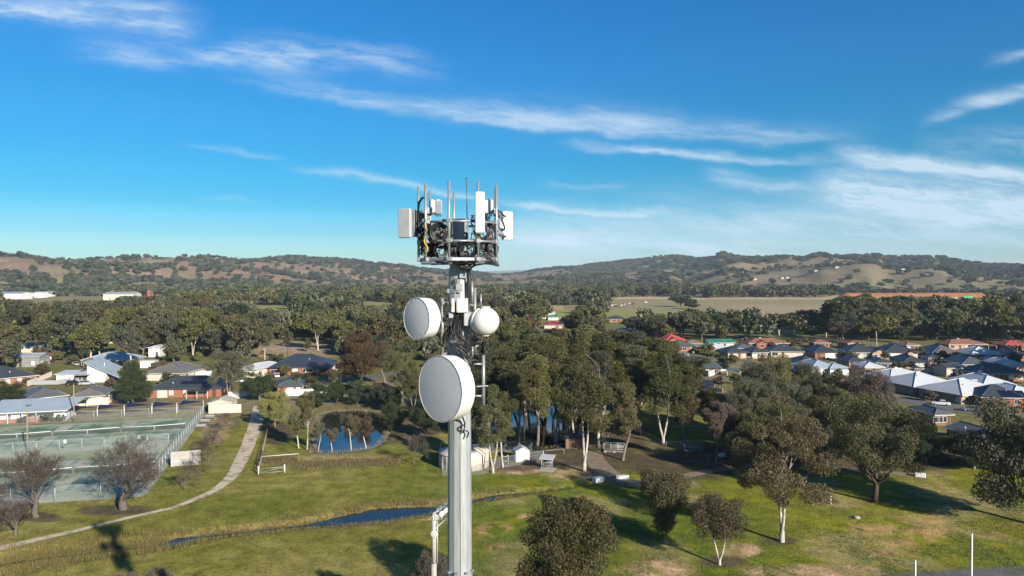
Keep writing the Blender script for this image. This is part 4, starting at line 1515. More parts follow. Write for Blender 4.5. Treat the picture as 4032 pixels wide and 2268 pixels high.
def hip(x0, x1, y0, y1, e, pitch, kind='hip', th=0.18):
    """returns roof mesh builder, ridge lines and the plane function"""
    L, Wd = x1 - x0, y1 - y0
    b = MB()
    rid = []
    if kind == 'hip':
        if L >= Wd:
            h_ = Wd / 2 * pitch
            k = Wd / 2
            r0, r1 = (x0 + k, (y0 + y1) / 2, e + h_), (x1 - k, (y0 + y1) / 2, e + h_)
            top = [(x0, y0, e), (x1, y0, e), (x1, y1, e), (x0, y1, e), r0, r1]
            fs = [(0, 1, 5, 4), (1, 2, 5), (2, 3, 4, 5), (3, 0, 4)]
            rid = [(r0, r1), ((x0, y0, e), r0), ((x0, y1, e), r0), ((x1, y0, e), r1), ((x1, y1, e), r1)]
        else:
            h_ = L / 2 * pitch
            k = L / 2
            r0, r1 = ((x0 + x1) / 2, y0 + k, e + h_), ((x0 + x1) / 2, y1 - k, e + h_)
            top = [(x0, y0, e), (x1, y0, e), (x1, y1, e), (x0, y1, e), r0, r1]
            fs = [(0, 1, 4), (1, 2, 5, 4), (2, 3, 5), (3, 0, 4, 5)]
            rid = [(r0, r1), ((x0, y0, e), r0), ((x1, y0, e), r0), ((x0, y1, e), r1), ((x1, y1, e), r1)]
    elif kind == 'gable_x':          # ridge along x
        h_ = Wd / 2 * pitch
        ym = (y0 + y1) / 2
        r0, r1 = (x0, ym, e + h_), (x1, ym, e + h_)
        top = [(x0, y0, e), (x1, y0, e), (x1, y1, e), (x0, y1, e), r0, r1]
        fs = [(0, 1, 5, 4), (2, 3, 4, 5)]
        rid = [(r0, r1)]
    elif kind == 'gable_y':          # ridge runs away from the front: gable faces us
        h_ = L / 2 * pitch
        xm = (x0 + x1) / 2
        r0, r1 = (xm, y0, e + h_), (xm, y1, e + h_)
        top = [(x0, y0, e), (x1, y0, e), (x1, y1, e), (x0, y1, e), r0, r1]
        fs = [(1, 2, 5, 4), (3, 0, 4, 5)]
        rid = [(r0, r1)]
    else:                            # flat / skillion rising to the back
        h_ = Wd * pitch
        top = [(x0, y0, e), (x1, y0, e), (x1, y1, e + h_), (x0, y1, e + h_)]
        fs = [(0, 1, 2, 3)]
    n = len(top)
    b.add(top, fs)
    low = [(p[0], p[1], p[2] - th) for p in top]
    b.add(low, [tuple(reversed(f)) for f in fs])
    if kind in ('gable_x', 'gable_y', 'skillion'):
        edges = {}
        for f in fs:
            for i in range(len(f)):
                ed = (f[i], f[(i + 1) % len(f)])
                if (ed[1], ed[0]) in edges:
                    edges.pop((ed[1], ed[0]))
                else:
                    edges[ed] = 1
        for a, c_ in edges:
            b.add([top[a], top[c_], low[c_], low[a]], [(0, 1, 2, 3)])
    return b, rid, h_


HOUSES = []


def house(label, A, B, depth=12.0, roof='slate', wall='brick', eave=2.6, kind='hip', pitch=0.42, wings=(), win=None, garage=None, door=True,
          solar=None, cooler=True, cat='house', name='house', curtain=0.6, gutter=None, vents=1, C=None, posts=False, over=0.55, sidewin=True, zoff=0.0, veranda=None):
    """A, B: photo pixels of the front eave's ends (left, right)"""
    a, b = G(*A, z=eave), G(*B, z=eave)
    if C is not None:
        depth = (G(*C, z=eave) - b).length
    d = b - a
    if a.y > 225 and abs(d.y) > 0.16 * abs(d.x) and C is None:      # far eaves: the pixel slope says little about the angle
        ym, sl = (a.y + b.y) / 2, math.copysign(0.08 * abs(d.x), d.y)
        a = Vector((a.x * (ym - sl) / a.y, ym - sl, eave))
        b = Vector((b.x * (ym + sl) / b.y, ym + sl, eave))
        d = b - a
    L = d.length
    rz = math.atan2(d.y, d.x)
    root = thing(name, (a.x, a.y, zoff), label, cat, None, rz)
    HOUSES.append((a.x, a.y, rz, L, depth))
    x0, x1, y0, y1 = 0, L, 0, depth
    o = over
    wt_ = MB()
    zt_ = eave - 0.19
    wt_.prism([(x0 + o, y0 + o), (x1 - o, y0 + o), (x1 - o, y1 - o), (x0 + o, y1 - o)], 0, zt_)
    rb, rid, rh = hip(x0, x1, y0, y1, eave, pitch, kind)
    if kind == 'gable_y':
        xm = (x0 + x1) / 2
        wt_.add([(x0 + o, y0 + o, zt_), (x1 - o, y0 + o, zt_), (xm, y0 + o, eave + rh - 0.22), (x0 + o, y1 - o, zt_), (x1 - o, y1 - o, zt_), (xm, y1 - o, eave + rh - 0.22)], [(0, 1, 2), (4, 3, 5)])
    if kind == 'gable_x':
        ym = (y0 + y1) / 2
        wt_.add([(x0 + o, y0 + o, zt_), (x0 + o, y1 - o, zt_), (x0 + o, ym, eave + rh - 0.22), (x1 - o, y0 + o, zt_), (x1 - o, y1 - o, zt_), (x1 - o, ym, eave + rh - 0.22)], [(1, 0, 2), (3, 4, 5)])
    if kind == 'skillion':
        wt_.add([(x0 + o, y0 + o, zt_), (x0 + o, y1 - o, zt_), (x0 + o, y1 - o, eave + rh - 0.25), (x1 - o, y0 + o, zt_), (x1 - o, y1 - o, zt_), (x1 - o, y1 - o, eave + rh - 0.25)],
                [(1, 0, 2), (3, 4, 5), (1, 4, 5, 2)])
    caps = list(rid)
    # wings that step forward: (x from, x to, how far, kind)
    for (wx0, wx1, fw, wk) in wings:
        wb, wr, wh = hip(wx0, wx1, y0 - fw, y0 + min(depth * 0.45, (wx1 - wx0) * 0.9), eave - 0.02, pitch, 'gable_y' if wk == 'gable' else 'hip')
        rb.add(wb.v, wb.f)
        caps += [q for q in wr]
        wt_.prism([(wx0 + o, y0 - fw + o), (wx1 - o, y0 - fw + o), (wx1 - o, y0 + o + 0.1), (wx0 + o, y0 + o + 0.1)], 0.002, zt_ - 0.004)
        if wk == 'gable':
            xm = (wx0 + wx1) / 2
            wt_.add([(wx0 + o, y0 - fw + o + .003, zt_), (wx1 - o, y0 - fw + o + .003, zt_), (xm, y0 - fw + o + .003, eave + wh - 0.26)], [(0, 1, 2)])
    wt_.build('wall', WA[wall], root)
    ro = rb.build('roof', RO[roof], root)
    cb = MB()
    for p, q in caps:
        pv, qv = Vector(p) + Vector((0, 0, 0.02)), Vector(q) + Vector((0, 0, 0.02))
        cb.tube(pv, qv, 0.11, 0.11, 5)
    if caps:
        cb.build('ridge_cap', cap_mat(roof), ro)
    gm_ = gutter or (M_gutterd if roof in ('slate', 'navy', 'grey', 'green') and random.random() < 0.45 else M_gutter)
    gb_ = MB()
    g_ = 0.06
    gb_.box(((x0 + x1) / 2, y0 - g_, eave - 0.07), (L, 0.12, 0.17))
    if kind != 'gable_y' or True:
        gb_.box((x0 - g_, (y0 + y1) / 2, eave - 0.07), (0.12, depth, 0.165))
        gb_.box((x1 + g_, (y0 + y1) / 2, eave - 0.07), (0.12, depth, 0.165))
    if kind not in ('gable_y', 'gable_x', 'skillion'):
        gb_.build('gutter', gm_, root)
    else:
        gb2 = MB()
        gb2.box(((x0 + x1) / 2, y0 - g_, eave - 0.07), (L, 0.12, 0.17))
        gb2.build('gutter', gm_, root)
    # openings on the front wall and on the two side walls
    rs = random.Random(hash(label) % 1000 if False else sum(ord(q) for q in label))

    def front_y(xc):
        for (wx0, wx1, fw, wk) in wings:
            if wx0 + 0.6 < xc < wx1 - 0.6:
                return y0 - fw + o
        return y0 + o

    used = []
    if garage:
        gx, gw, gmt = garage
        mt = {'cream': M_gdoor, 'white': M_gdoorw, 'maroon': M_gdoorr}[gmt]
        gme = MB()
        gme.box((0, -0.03, 1.1), (gw, 0.06, 2.2))
        for k in range(4):
            gme.box((0, -0.065, 0.28 + k * 0.55), (gw - 0.1, 0.02, 0.48))
        q = gme.build('garage_door', mt, root)
        q.location = (gx, front_y(gx), 0)
        used.append((gx - gw / 2 - .3, gx + gw / 2 + .3))
    nw = win if win is not None else max(2, int(L / 4.2))
    slots = [(i + 0.5) * (L - 2 * o) / (nw + (1 if door else 0)) + o for i in range(nw + (1 if door else 0))]
    di = rs.randrange(len(slots)) if door and slots else -1
    for i, xs in enumerate(slots):
        if any(p < xs < q for p, q in used):
            continue
        fy = front_y(xs)
        if i == di:
            db = MB().box((0, -0.03, 1.05), (0.95, 0.06, 2.1))
            db.box((0, -0.035, 2.15), (1.1, 0.08, 0.1))
            q = db.build('door', M_door, root)
            q.location = (xs, fy, 0)
        else:
            ws_ = rs.choice((1.2, 1.8, 1.8, 2.4))
            hs_ = 1.3 if eave < 3.2 else 1.5
            window(root, xs, fy, min(1.5, eave - 1.2), ws_, hs_, 0.0, rs.random() < curtain)
    if sidewin:
        nsd = max(1, int(depth / 4.5))
        for i in range(nsd):
            ys = (i + 0.5) * (depth - 2 * o) / nsd + o
            window(root, x1 - o, ys, min(1.5, eave - 1.2), 1.8, 1.3, math.pi / 2, rs.random() < curtain)
            window(root, x0 + o, ys, min(1.5, eave - 1.2), 1.2, 1.3, -math.pi / 2, rs.random() < 0.3)
    if posts or veranda:
        vx0, vx1, vd = veranda or (0.3, L - 0.3, 0.0)
        pv = MB()
        if vd:
            vb = MB()
            vb.add([(vx0, y0 - vd, eave - 0.35), (vx1, y0 - vd, eave - 0.35), (vx1, y0 + 0.02, eave - 0.1), (vx0, y0 + 0.02, eave - 0.1),
                    (vx0, y0 - vd, eave - 0.43), (vx1, y0 - vd, eave - 0.43), (vx1, y0 + 0.02, eave - 0.18), (vx0, y0 + 0.02, eave - 0.18)],
                   [(0, 1, 2, 3), (7, 6, 5, 4), (0, 4, 5, 1), (1, 5, 6, 2), (2, 6, 7, 3), (3, 7, 4, 0)])
            vb.build('veranda_roof', RO[roof], root)
        n = max(2, int((vx1 - vx0) / 3) + 1)
        for i in range(n):
            q = MB().box((0, 0, (eave - 0.44) / 2), (0.12, 0.12, eave - 0.44)).build('post', M_post, root)
            q.location = (vx0 + 0.1 + (vx1 - vx0 - 0.2) * i / (n - 1), y0 - vd + 0.15, 0)
    # things fixed on the roof
    slope = math.atan(pitch)
    if kind in ('hip', 'gable_x') and L >= depth:
        def on(xf, t_):                 # t_: 0 eave .. 1 ridge on the front slope
            return Vector((xf, y0 + t_ * depth / 2, eave + t_ * depth / 2 * pitch))
        nrm = Vector((0, -math.sin(slope), math.cos(slope)))
        upv = Vector((0, math.cos(slope), math.sin(slope)))
        if solar:
            sx, st, nx, ny = solar
            for i in range(nx):
                for j in range(ny):
                    cpos = on(sx + i * 1.08, st) + upv * (j * 1.72) + nrm * 0.08
                    sp_ = MB().box((0, 0, 0), (1.02, 1.66, 0.05), ax=(Vector((1, 0, 0)), upv, nrm)).build('solar_panel', M_solar, ro)
                    sp_.location = cpos
        for i in range(vents):
            p = on(L * rs.uniform(0.3, 0.7), rs.uniform(0.35, 0.75))
            MB().lathe([(0.12, -0.1), (0.12, 0.28), (0.2, 0.30), (0.2, 0.42), (0.08, 0.5)], 8, p).build('vent', M_post, ro)
        if cooler and rs.random() < 0.7:
            p = Vector((L * rs.uniform(0.35, 0.65), (y0 + y1) / 2 + 0.9, eave + depth / 2 * pitch - 0.1))
            MB().rbox(p, (1.15, 1.15, 0.95), 0, 0.08).build('cooler', M_cooler, ro)
    return root


# --- left of the tower
house('dark grey hip roofed brick house cut by the left edge', cA(-350, 725), cA(560, 640), 15, 'slate', 'brick')
house('grey hip roofed brick house just behind the clubhouse', cA(365, 990), cA(990, 925), 14, 'grey', 'brick', cooler=False)
house('grey-brown hip roofed house with carport, behind the white fence', cA(1010, 957), cA(1500, 932), 13, 'brown', 'tan', pitch=0.45, veranda=(0.0, 4.5, 3.2))
house('low pale blue roofed house with sunlit brick gable', cA(1150, 428), cA(1800, 432), 14, 'blue', 'brown', wings=((1.5, 9.5, 2.0, 'gable'),), pitch=0.36)
house('broad grey-brown hip roofed house with cream walls', cA(2040, 614), cB(395, 550), 17, 'brown', 'cream', pitch=0.42, garage=(4.5, 5.0, 'cream'))
house('orange brick house under dark roof with solar panels, behind the tall gum', cB(-70, 750), cB(890, 732), 13, 'slate', 'brick', garage=(4.0, 2.8, 'cream'), solar=(9.0, 0.45, 7, 1), veranda=(11.5, 17.5, 2.6), pitch=0.44)
house('white roofed house with two blocks of solar panels', cB(1075, 492), cB(1318, 500), roof='white', wall='cream', C=cB(1480, 425), pitch=0.36, kind='hip', eave=3.0, win=2)
house('long brick house under dark navy hip roof', cB(1455, 489), cB(2285, 452), 17, 'navy', 'brick', pitch=0.46, wings=((0.0, 7.0, 1.2, 'hip'),), veranda=(13.5, 22.0, 2.2))
house('small brick house with grey-green roof above the white wall', cB(1560, 716), cB(1925, 702), 12, 'green', 'brick', pitch=0.40, cooler=False)
house('long low pale roofed building with solar panels, far left', cA(275, 242), cA(1130, 236), 11, 'pale', 'cream', pitch=0.30, solar=(4.5, 0.5, 8, 2), cooler=False, kind='gable_x')
house('grey steel farm shed behind the caravan', cA(165, 392), cA(572, 372), 9, 'pale', 'grey', eave=4.0, kind='gable_x', pitch=0.22, win=1, cooler=False, cat='shed', name='shed', vents=0)
house('white outbuilding with shallow gable right of the pale blue roof', cA(2092, 250), cA(2290, 246), 9, 'white', 'white', eave=4.2, kind='gable_y', pitch=0.22, win=1, cooler=False, vents=0)
house('low white shipping-container-like shed beside the brown roof', cA(1990, 440), cA(2226, 436), 3.2, 'white', 'white', eave=2.7, kind='skillion', pitch=0.03, win=0, door=False, cooler=False, cat='shed', name='shed', sidewin=False, over=0.12)
house('small cottage with pale front among trees at left', cA(840, 92), cA(945, 92), 8, 'green', 'cream', kind='gable_y', win=2, cooler=False)
house('cream cottage half hidden by trees left of the pale blue roof', cA(1365, 128), cA(1500, 132), 8, 'cream', 'cream', win=2, cooler=False)
house('low white roofed annex behind the long pale building', cA(940, 160), cA(1135, 158), 6, 'white', 'white', win=2, cooler=False, kind='skillion', pitch=0.06)
house('dark roofed house in tree shade near the spreading white-limbed gum', cA(2120, 165), cA(2260, 165), 9, 'navy', 'dark', win=2, cooler=False)
house('beige steel garden shed beside the tennis fence', cB(698, 926), cB(1012, 917), 7.0, 'cream', 'cream', eave=2.7, kind='gable_y', pitch=0.30, win=0, door=False, garage=(4.6, 7.2, 'cream'), cooler=False, cat='shed', name='shed', sidewin=False, over=0.2)
house('low white carport roof between the brick house and the skillion house', cA(765, 640), cA(1185, 612), 8, 'white', 'white', kind='skillion', pitch=0.05, win=1, cooler=False)
# --- centre
house('long cream steel shed among the trees right of the ball antenna', c7(565, 706), c7(745, 695), 14, 'white', 'cream', eave=5.0, kind='gable_x', pitch=0.2, win=2, cooler=False, cat='shed', name='shed')
house('pale green roofed cottage beside the cream shed', c7(660, 745), c7(802, 742), 9, 'emerald', 'cream', win=3, cooler=False)
house('brick house with dark red roof and solar panels in the woods', c7(620, 824), c7(818, 824), 12, 'darkred', 'tan', win=4, solar=(10, 0.45, 8, 1), cooler=False)
house('brick house with dark roof and white veranda below the field', c7(1262, 764), c7(1462, 764), 11, 'navy', 'brick', posts=True, cooler=False)
house('dark roofed brick house below the veranda house', c7(1478, 828), c7(1575, 828), 9, 'slate', 'brick', cooler=False)
house('dark carport beside the veranda house', c7(1465, 782), c7(1572, 778), 8, 'slate', 'dark', cooler=False, win=1)
house('modern grey flat roofed house beside white-trunked gums', c7(1392, 880), c7(1645, 874), 9, 'slate', 'grey', kind='skillion', pitch=0.04, win=5, cooler=False, eave=3.2)
house('house with bright red metal roof', c7(1850, 996), c7(2088, 976), 13, 'red', 'brick', wings=((1.0, 8.5, 1.5, 'gable'),), pitch=0.5, cooler=False)
house('grey-green hip roofed brick house in front of the bright red roof', c7(1925, 1044), c7(2182, 1036), 13, 'green', 'brick', pitch=0.40)
house('broad grey roof seen over the grove, left of the grey sheds', c7(1250, 1062), c7(1440, 1040), 13, 'grey', 'brown', pitch=0.4, cooler=False)
house('brown-grey roof half hidden behind the grove top', c7(1372, 1092), c7(1760, 1072), 14, 'brown', 'brown', pitch=0.4, cooler=False)
house('small grey outbuilding with pale tank beside the street', c7(1632, 1005), c7(1770, 1015), 5, 'slate', 'cream', kind='skillion', pitch=0.03, win=1, cooler=False)
house('small dark red roofed house at the edge of the far paddock', c7(508, 604), c7(575, 604), 10, 'darkred', 'brick', cooler=False, win=2)
house('tan farm warehouse right of the pole, far away', c7(155, 438), c7(292, 434), 22, 'white', 'cream', eave=7, kind='gable_x', pitch=0.2, win=0, door=False, cooler=False, cat='warehouse', name='warehouse', sidewin=False)
house('long white farm warehouse far away behind the woods', c7(448, 440), c7(662, 432), 25, 'white', 'cream', eave=8, kind='gable_x', pitch=0.2, win=0, door=False, cooler=False, cat='warehouse', name='warehouse', sidewin=False)
house('small white building at the edge of the far woods', c7(412, 512), c7(456, 512), 12, 'white', 'white', cooler=False, win=1)
house('blue-grey roofed house in the far trees above the field', c7(1160, 492), c7(1262, 490), 18, 'blue', 'white', cooler=False, win=3)
house('tan roofed house behind the pond grove and its white wall', (1968, 1500), (2052, 1498), 11, 'brown', 'cream', cooler=False)
house('small pale roofed house in the woods left of the rusty gum', c6(615, 872), c6(880, 858), 12, 'grey', 'brick', cooler=False)
house('dark roofed shed right of the small grey roofed house in the woods', c6(920, 868), c6(1080, 862), 10, 'green', 'grey', cooler=False)
house('red tile roof glimpsed behind the woods above the paddock', c6(1000, 800), c6(1080, 796), 10, 'red', 'cream', cooler=False)
# --- far left
house('long white industrial shed at the far left edge', c5(-40, 508), c5(212, 502), 30, 'pale', 'white', eave=9, kind='gable_x', pitch=0.16, win=0, door=False, cooler=False, cat='shed', name='shed', sidewin=False, vents=0)
house('cream low shed next to the far white industrial shed', c5(216, 500), c5(334, 498), 18, 'pale', 'cream', eave=7, kind='gable_x', pitch=0.14, win=0, door=False, cooler=False, cat='shed', name='shed', sidewin=False, vents=0)
house('small white shed with flat roof at far left, third in line', c5(338, 494), c5(440, 492), 16, 'white', 'white', eave=9, kind='gable_x', pitch=0.12, win=0, door=False, cooler=False, cat='shed', name='shed', sidewin=False, vents=0)
house('white round-roofed tank shed at the end of the far left sheds', c5(452, 486), c5(520, 484), 14, 'white', 'white', eave=9, kind='hip', pitch=0.2, win=0, door=False, cooler=False, cat='shed', name='shed', sidewin=False, vents=0)
house('sprawling cream school-like hall far left behind the woods', c5(1040, 512), c5(1360, 508), 30, 'pale', 'cream', eave=9, kind='gable_x', pitch=0.2, win=6, cooler=False, cat='hall', name='hall')
house('brown roofed block behind the sprawling cream hall', c5(1120, 482), c5(1520, 480), 20, 'terra', 'brick', eave=10, kind='gable_x', pitch=0.2, win=0, door=False, cooler=False, cat='hall', name='hall', vents=0)
# --- right of the tower: first crop
house('white roofed house beside the street, right of the grey-green roof', cR(905, 404), cR(1255, 400), 14, 'white', 'brick', pitch=0.36)
house('tan brick house with dark hip roof facing the street, left of a pair', cR(1172, 450), cR(1435, 442), 12, 'slate', 'tan', win=3, curtain=0.9)
house('tan brick house with dark hip roof facing the street, right of a pair', cR(1488, 450), cR(1705, 442), 12, 'slate', 'tan', win=3, curtain=0.9)
house('long low building with emerald green roof', cR(928, 320), cR(1278, 318), 9, 'emerald', 'cream', kind='gable_x', pitch=0.3, cooler=False)
house('long house with terracotta tile roof and front gable', cR(1440, 327), cR(1965, 327), 11, 'terra', 'brick', wings=((3.0, 10.5, 2.0, 'gable'),), pitch=0.36)
house('grey-green roofed brick house with white carport', cR(732, 634), cR(1112, 642), 13, 'green', 'brown', pitch=0.42, veranda=(11.5, 16.0, 3.0))
house('light grey steep roofed house left of the grey-green roof', cR(525, 572), cR(900, 560), 14, 'pale', 'brick', wings=((4.5, 12.0, 2.0, 'hip'),), pitch=0.45)
house('dark roofed house behind the rounded olive tree', cR(1712, 425), cR(2155, 440), 14, 'slate', 'cream', pitch=0.4)
house('dark blue roofed brick house with two white garage doors', cR(2275, 442), cR(2600, 442), 15, 'navy', 'brick', garage=(7.5, 5.2, 'white'), pitch=0.45)
house('pale blue roofed house in front of the dark slate roofs', cR(2235, 645), cR(2610, 640), 15, 'blue', 'white', wings=((6, 14, 1.6, 'hip'),), pitch=0.42)
house('slate roofed house just above the pale blue roof', cR(2090, 578), cR(2420, 574), 12, 'slate', 'brick', pitch=0.42)
house('brown tile roofed house at the edge of the tree belt', cR(2268, 322), cR(2490, 324), 10, 'terra', 'brick', pitch=0.36)
# second crop
house('slate roofed house with cream garage and small front gable', cS(330, 438), cS(748, 448), 16, 'slate', 'tan', wings=((9.5, 17.0, 1.8, 'gable'),), garage=(4.5, 5.0, 'cream'), pitch=0.45)
house('slate roofed house with blue car in its drive', cS(812, 436), cS(1255, 452), 16, 'slate', 'tan', wings=((8.5, 12.5, 1.5, 'gable'),), garage=(4.0, 5.0, 'white'), pitch=0.45)
house('large grey-brown roofed cream house with maroon garage door', cS(1405, 454), cS(1805, 462), 18, 'brown', 'cream', wings=((0.5, 9.5, 1.5, 'hip'),), garage=(14.5, 5.0, 'maroon'), pitch=0.5)
house('white roofed house with brown brick front near the right edge', cS(1900, 468), cS(2335, 472), 15, 'white', 'brown', pitch=0.42, garage=(16, 5, 'white'))
house('tan brick house with dark roof facing the lane, three windows', cS(1055, 562), cS(1352, 566), 15, 'slate', 'tan', pitch=0.45, win=3, door=False, curtain=0.9)
house('grey pyramid roofed house with white carport at its left', cS(1785, 590), cS(2195, 606), 17, 'green', 'brick', pitch=0.45, cooler=True)
house('very long slate roofed orange brick house', cS(1980, 712), cS(2640, 716), 13, 'slate', 'brick', pitch=0.42, curtain=0.9)
house('white hip roofed house behind the front white roofs', cS(880, 782), cS(1440, 758), 13, 'white', 'tan', pitch=0.36)
house('white hip roofed orange brick house, nearest left of the white group', cS(1178, 880), cS(1765, 858), 15, 'white', 'tan', pitch=0.44, curtain=0.95)
house('white hip roofed house with corner post, front of the white group', cS(1796, 988), cS(2385, 948), 15, 'white', 'tan', pitch=0.44)
house('white hip roofed house with two ridges, behind the corner post house', cS(2060, 862), cS(2490, 858), 16, 'white', 'brick', wings=((-5, 4, -3, 'hip'),), pitch=0.44)
house('white roofed house cut by the right edge with round skylight', cS(2450, 948), cS(2760, 945), 12, 'white', 'white', pitch=0.4)
house('dark roofed house with blue solar array near the right edge', cS(2030, 1012), cS(2620, 1022), 11, 'slate', 'brick', pitch=0.5, solar=(6.0, 0.12, 6, 2), cooler=False)
house('small grey hip roof beside the sunlit verge', cS(1445, 1238), cS(1700, 1232), 10, 'grey', 'brown', pitch=0.45, cooler=False)
house('long blue-grey roofed shed with pale end, half hidden by wattles', cZ(880, 1165), cZ(1420, 1318), 8, 'grey', 'dark', pitch=0.30, kind='gable_x', cooler=False, win=2)
house('cream steel shed with dark roof behind the back fence', cS(1590, 642), cS(1862, 640), 8, 'slate', 'cream', kind='gable_x', pitch=0.3, eave=3.2, win=0, door=False, cooler=False, cat='shed', name='shed', sidewin=False)
house('long terracotta roofed house by the tree belt', cS(1620, 342), cS(2125, 340), 11, 'terra', 'tan', pitch=0.36, veranda=(14, 22, 2.5))
house('red tile roofed house with solar panels at the right edge', cS(2340, 350), cS(2660, 352), 11, 'red', 'brick', pitch=0.34, solar=(11, 0.5, 6, 1), posts=True)
house('small terracotta house with sunlit white-edged gable', cS(338, 332), cS(502, 328), 9, 'terra', 'brick', kind='gable_y', pitch=0.4, win=2, cooler=False)
house('low brown roofed house under the pale-trunked gum', cS(1085, 358), cS(1265, 352), 10, 'rustr', 'brown', pitch=0.35, cooler=False)
house('white roof with blue shaded side at the right edge', cS(2300, 616), cS(2640, 618), 15, 'white', 'cream', pitch=0.46)
house('dark roofed house with open carport beside the lane', cS(690, 572), cS(940, 580), 12, 'slate', 'brown', pitch=0.36, cooler=False)
house('grey roof behind the slate roofs, between two gables', cS(620, 405), cS(790, 410), 10, 'grey', 'grey', pitch=0.3, cooler=False, win=2)
house('cream roofed garden shed in front of the tan house', cS(1190, 648), cS(1310, 650), 5, 'slate', 'cream', pitch=0.3, eave=2.3, win=1, cooler=False, cat='shed', name='shed')
house('slate roof cut by the right edge with television aerial', cS(2390, 475), cS(2680, 478), 15, 'slate', 'brick', pitch=0.42)
house('small slate roofed house squeezed beside the cream maroon-garage house', cS(1358, 512), cS(1560, 516), 9, 'slate', 'tan', pitch=0.4, cooler=False)
house('pale blue roofed house behind the pyramid roof', cS(2205, 545), cS(2345, 546), 10, 'blue', 'brick', pitch=0.42, cooler=False)
house('white roofed house half hidden by the purplish tree', cS(545, 640), cS(840, 640), 10, 'white', 'tan', pitch=0.4, cooler=False)
house('slate roofed house left of the lane carport', cS(350, 560), cS(600, 560), 11, 'slate', 'tan', pitch=0.42)
house('grey roofed house behind the paired tan houses', cR(1290, 392), cR(1560, 392), 10, 'grey', 'brick', pitch=0.38, cooler=False)
house('brown roofed house beside the emerald roof', cR(640, 330), cR(860, 332), 10, 'rustr', 'brick', pitch=0.38, cooler=False)
# far right, beyond the belt of trees
house('dark roofed new house beyond the tree belt, left of the white sheds', c8(1865, 578), c8(2025, 580), 14, 'slate', 'brick', win=3)
house('white gabled shed in the new estate beyond the tree belt', c8(2005, 562), c8(2112, 560), 16, 'white', 'white', eave=4, kind='gable_y', pitch=0.2, win=0, door=False, cooler=False, cat='shed', name='shed')
house('grey shed at the front of the new estate', c8(2115, 598), c8(2222, 598), 10, 'grey', 'grey', eave=3.5, kind='gable_x', pitch=0.25, win=1, cooler=False, cat='shed', name='shed')
house('dark hip roofed new house at the right end of the estate', c8(2255, 566), c8(2425, 566), 15, 'slate', 'grey', win=3)
for i, (X_, Y_, w_) in enumerate([(150, 300, 40), (400, 294, 26), (445, 288, 30), (700, 318, 30), (885, 300, 40), (1480, 292, 40)]):
    p = G(*c8(X_, Y_ + 6))
    d_ = 1700.0
    x_ = (c8(X_, 0)[0] - CX) / FPX * d_
    zz = float(terrain_z(np.array([x_]), np.array([d_]))[0])
    L = max(7.0, w_ / 2.2757 / FPX * d_ * 0.8)
    b = MB().prism([(0, 0), (L, 0), (L, 9), (0, 9)], 0, 3.4)
    rt = thing('farm_house', (x_, d_, zz), 'tiny pale farm building at the foot of the right-hand hills', 'house', 'farm buildings at the foot of the hills')
    b.build('wall', WA['cream'], rt)
    hip(-0.5, L + 0.5, -0.5, 9.5, 3.6, 0.4)[0].build('roof', RO[('pale', 'brown', 'terra', 'grey')[i % 4]], rt)

# ------------------------------------------------------------------ white skillion house (left)
def skillion_house():
    a, b = G(*cA(1062, 752)), G(*cA(1516, 742))
    d = b - a
    L, rz = d.length, math.atan2(d.y, d.x)
    root = thing('house', (a.x, a.y, 0), 'white house with one steep pale blue roof plane above parked cars', 'house', None, rz)
    dep, hl, hr, xs = 13.0, 6.2, 2.9, L * 0.40
    w_ = MB()
    w_.add([(xs, 0, 0), (L, 0, 0), (L, 0, hr), (xs, 0, hl), (xs, dep, 0), (L, dep, 0), (L, dep, hr), (xs, dep, hl)],
           [(0, 1, 2, 3), (5, 4, 7, 6), (1, 5, 6, 2), (4, 0, 3, 7)])
    w_.build('wall', WA['white'], root)
    MB().add([(0, 0.6, 0), (xs, 0.6, 0), (xs, 0.6, 4.2), (0, 0.6, 2.9), (0, dep, 0), (xs, dep, 0), (xs, dep, 4.2), (0, dep, 2.9)],
             [(0, 1, 2, 3), (4, 0, 3, 7), (3, 2, 6, 7)]).build('wall', WA['grey'], root)
    k = (hl - hr) / (L - xs)

    def rp(x_):
        return hl + 0.15 - k * (x_ - xs)
    x0, x1 = xs - 1.0, L + 4.5
    top = [(x0, -0.8, rp(x0)), (x1, -0.8, rp(x1) + 0.9), (x1, dep + 0.6, rp(x1) + 0.9), (x0, dep + 0.6, rp(x0))]
    rb = MB().add(top + [(p[0], p[1], p[2] - 0.2) for p in top], [(0, 1, 2, 3), (7, 6, 5, 4), (0, 4, 5, 1), (1, 5, 6, 2), (2, 6, 7, 3), (3, 7, 4, 0)])
    ro = rb.build('roof', RO['blue'], root)
    MB().tube((L * .75, 5, rp(L * .75) - .1), (L * .75, 5, rp(L * .75) + 1.5), 0.14).build('flue', M_post, ro)
    for x_ in (xs + 1.6, xs + 3.7, xs + 5.9):
        if x_ < L - 0.8:
            window(root, x_, 0, 1.6, 1.2, 1.5, 0, True)
    window(root, 1.5, 0.6, 1.5, 0.9, 1.5, 0, False)
    MB().box((0, -0.03, 1.05), (0.95, 0.06, 2.1)).build('door', M_door, root).location = (xs - 1.0, 0.6, 0)
    MB().box((xs - 1.2, -0.6, 2.75), (4.2, 2.4, 0.15)).build('porch_roof', RO['pale'], root)


skillion_house()

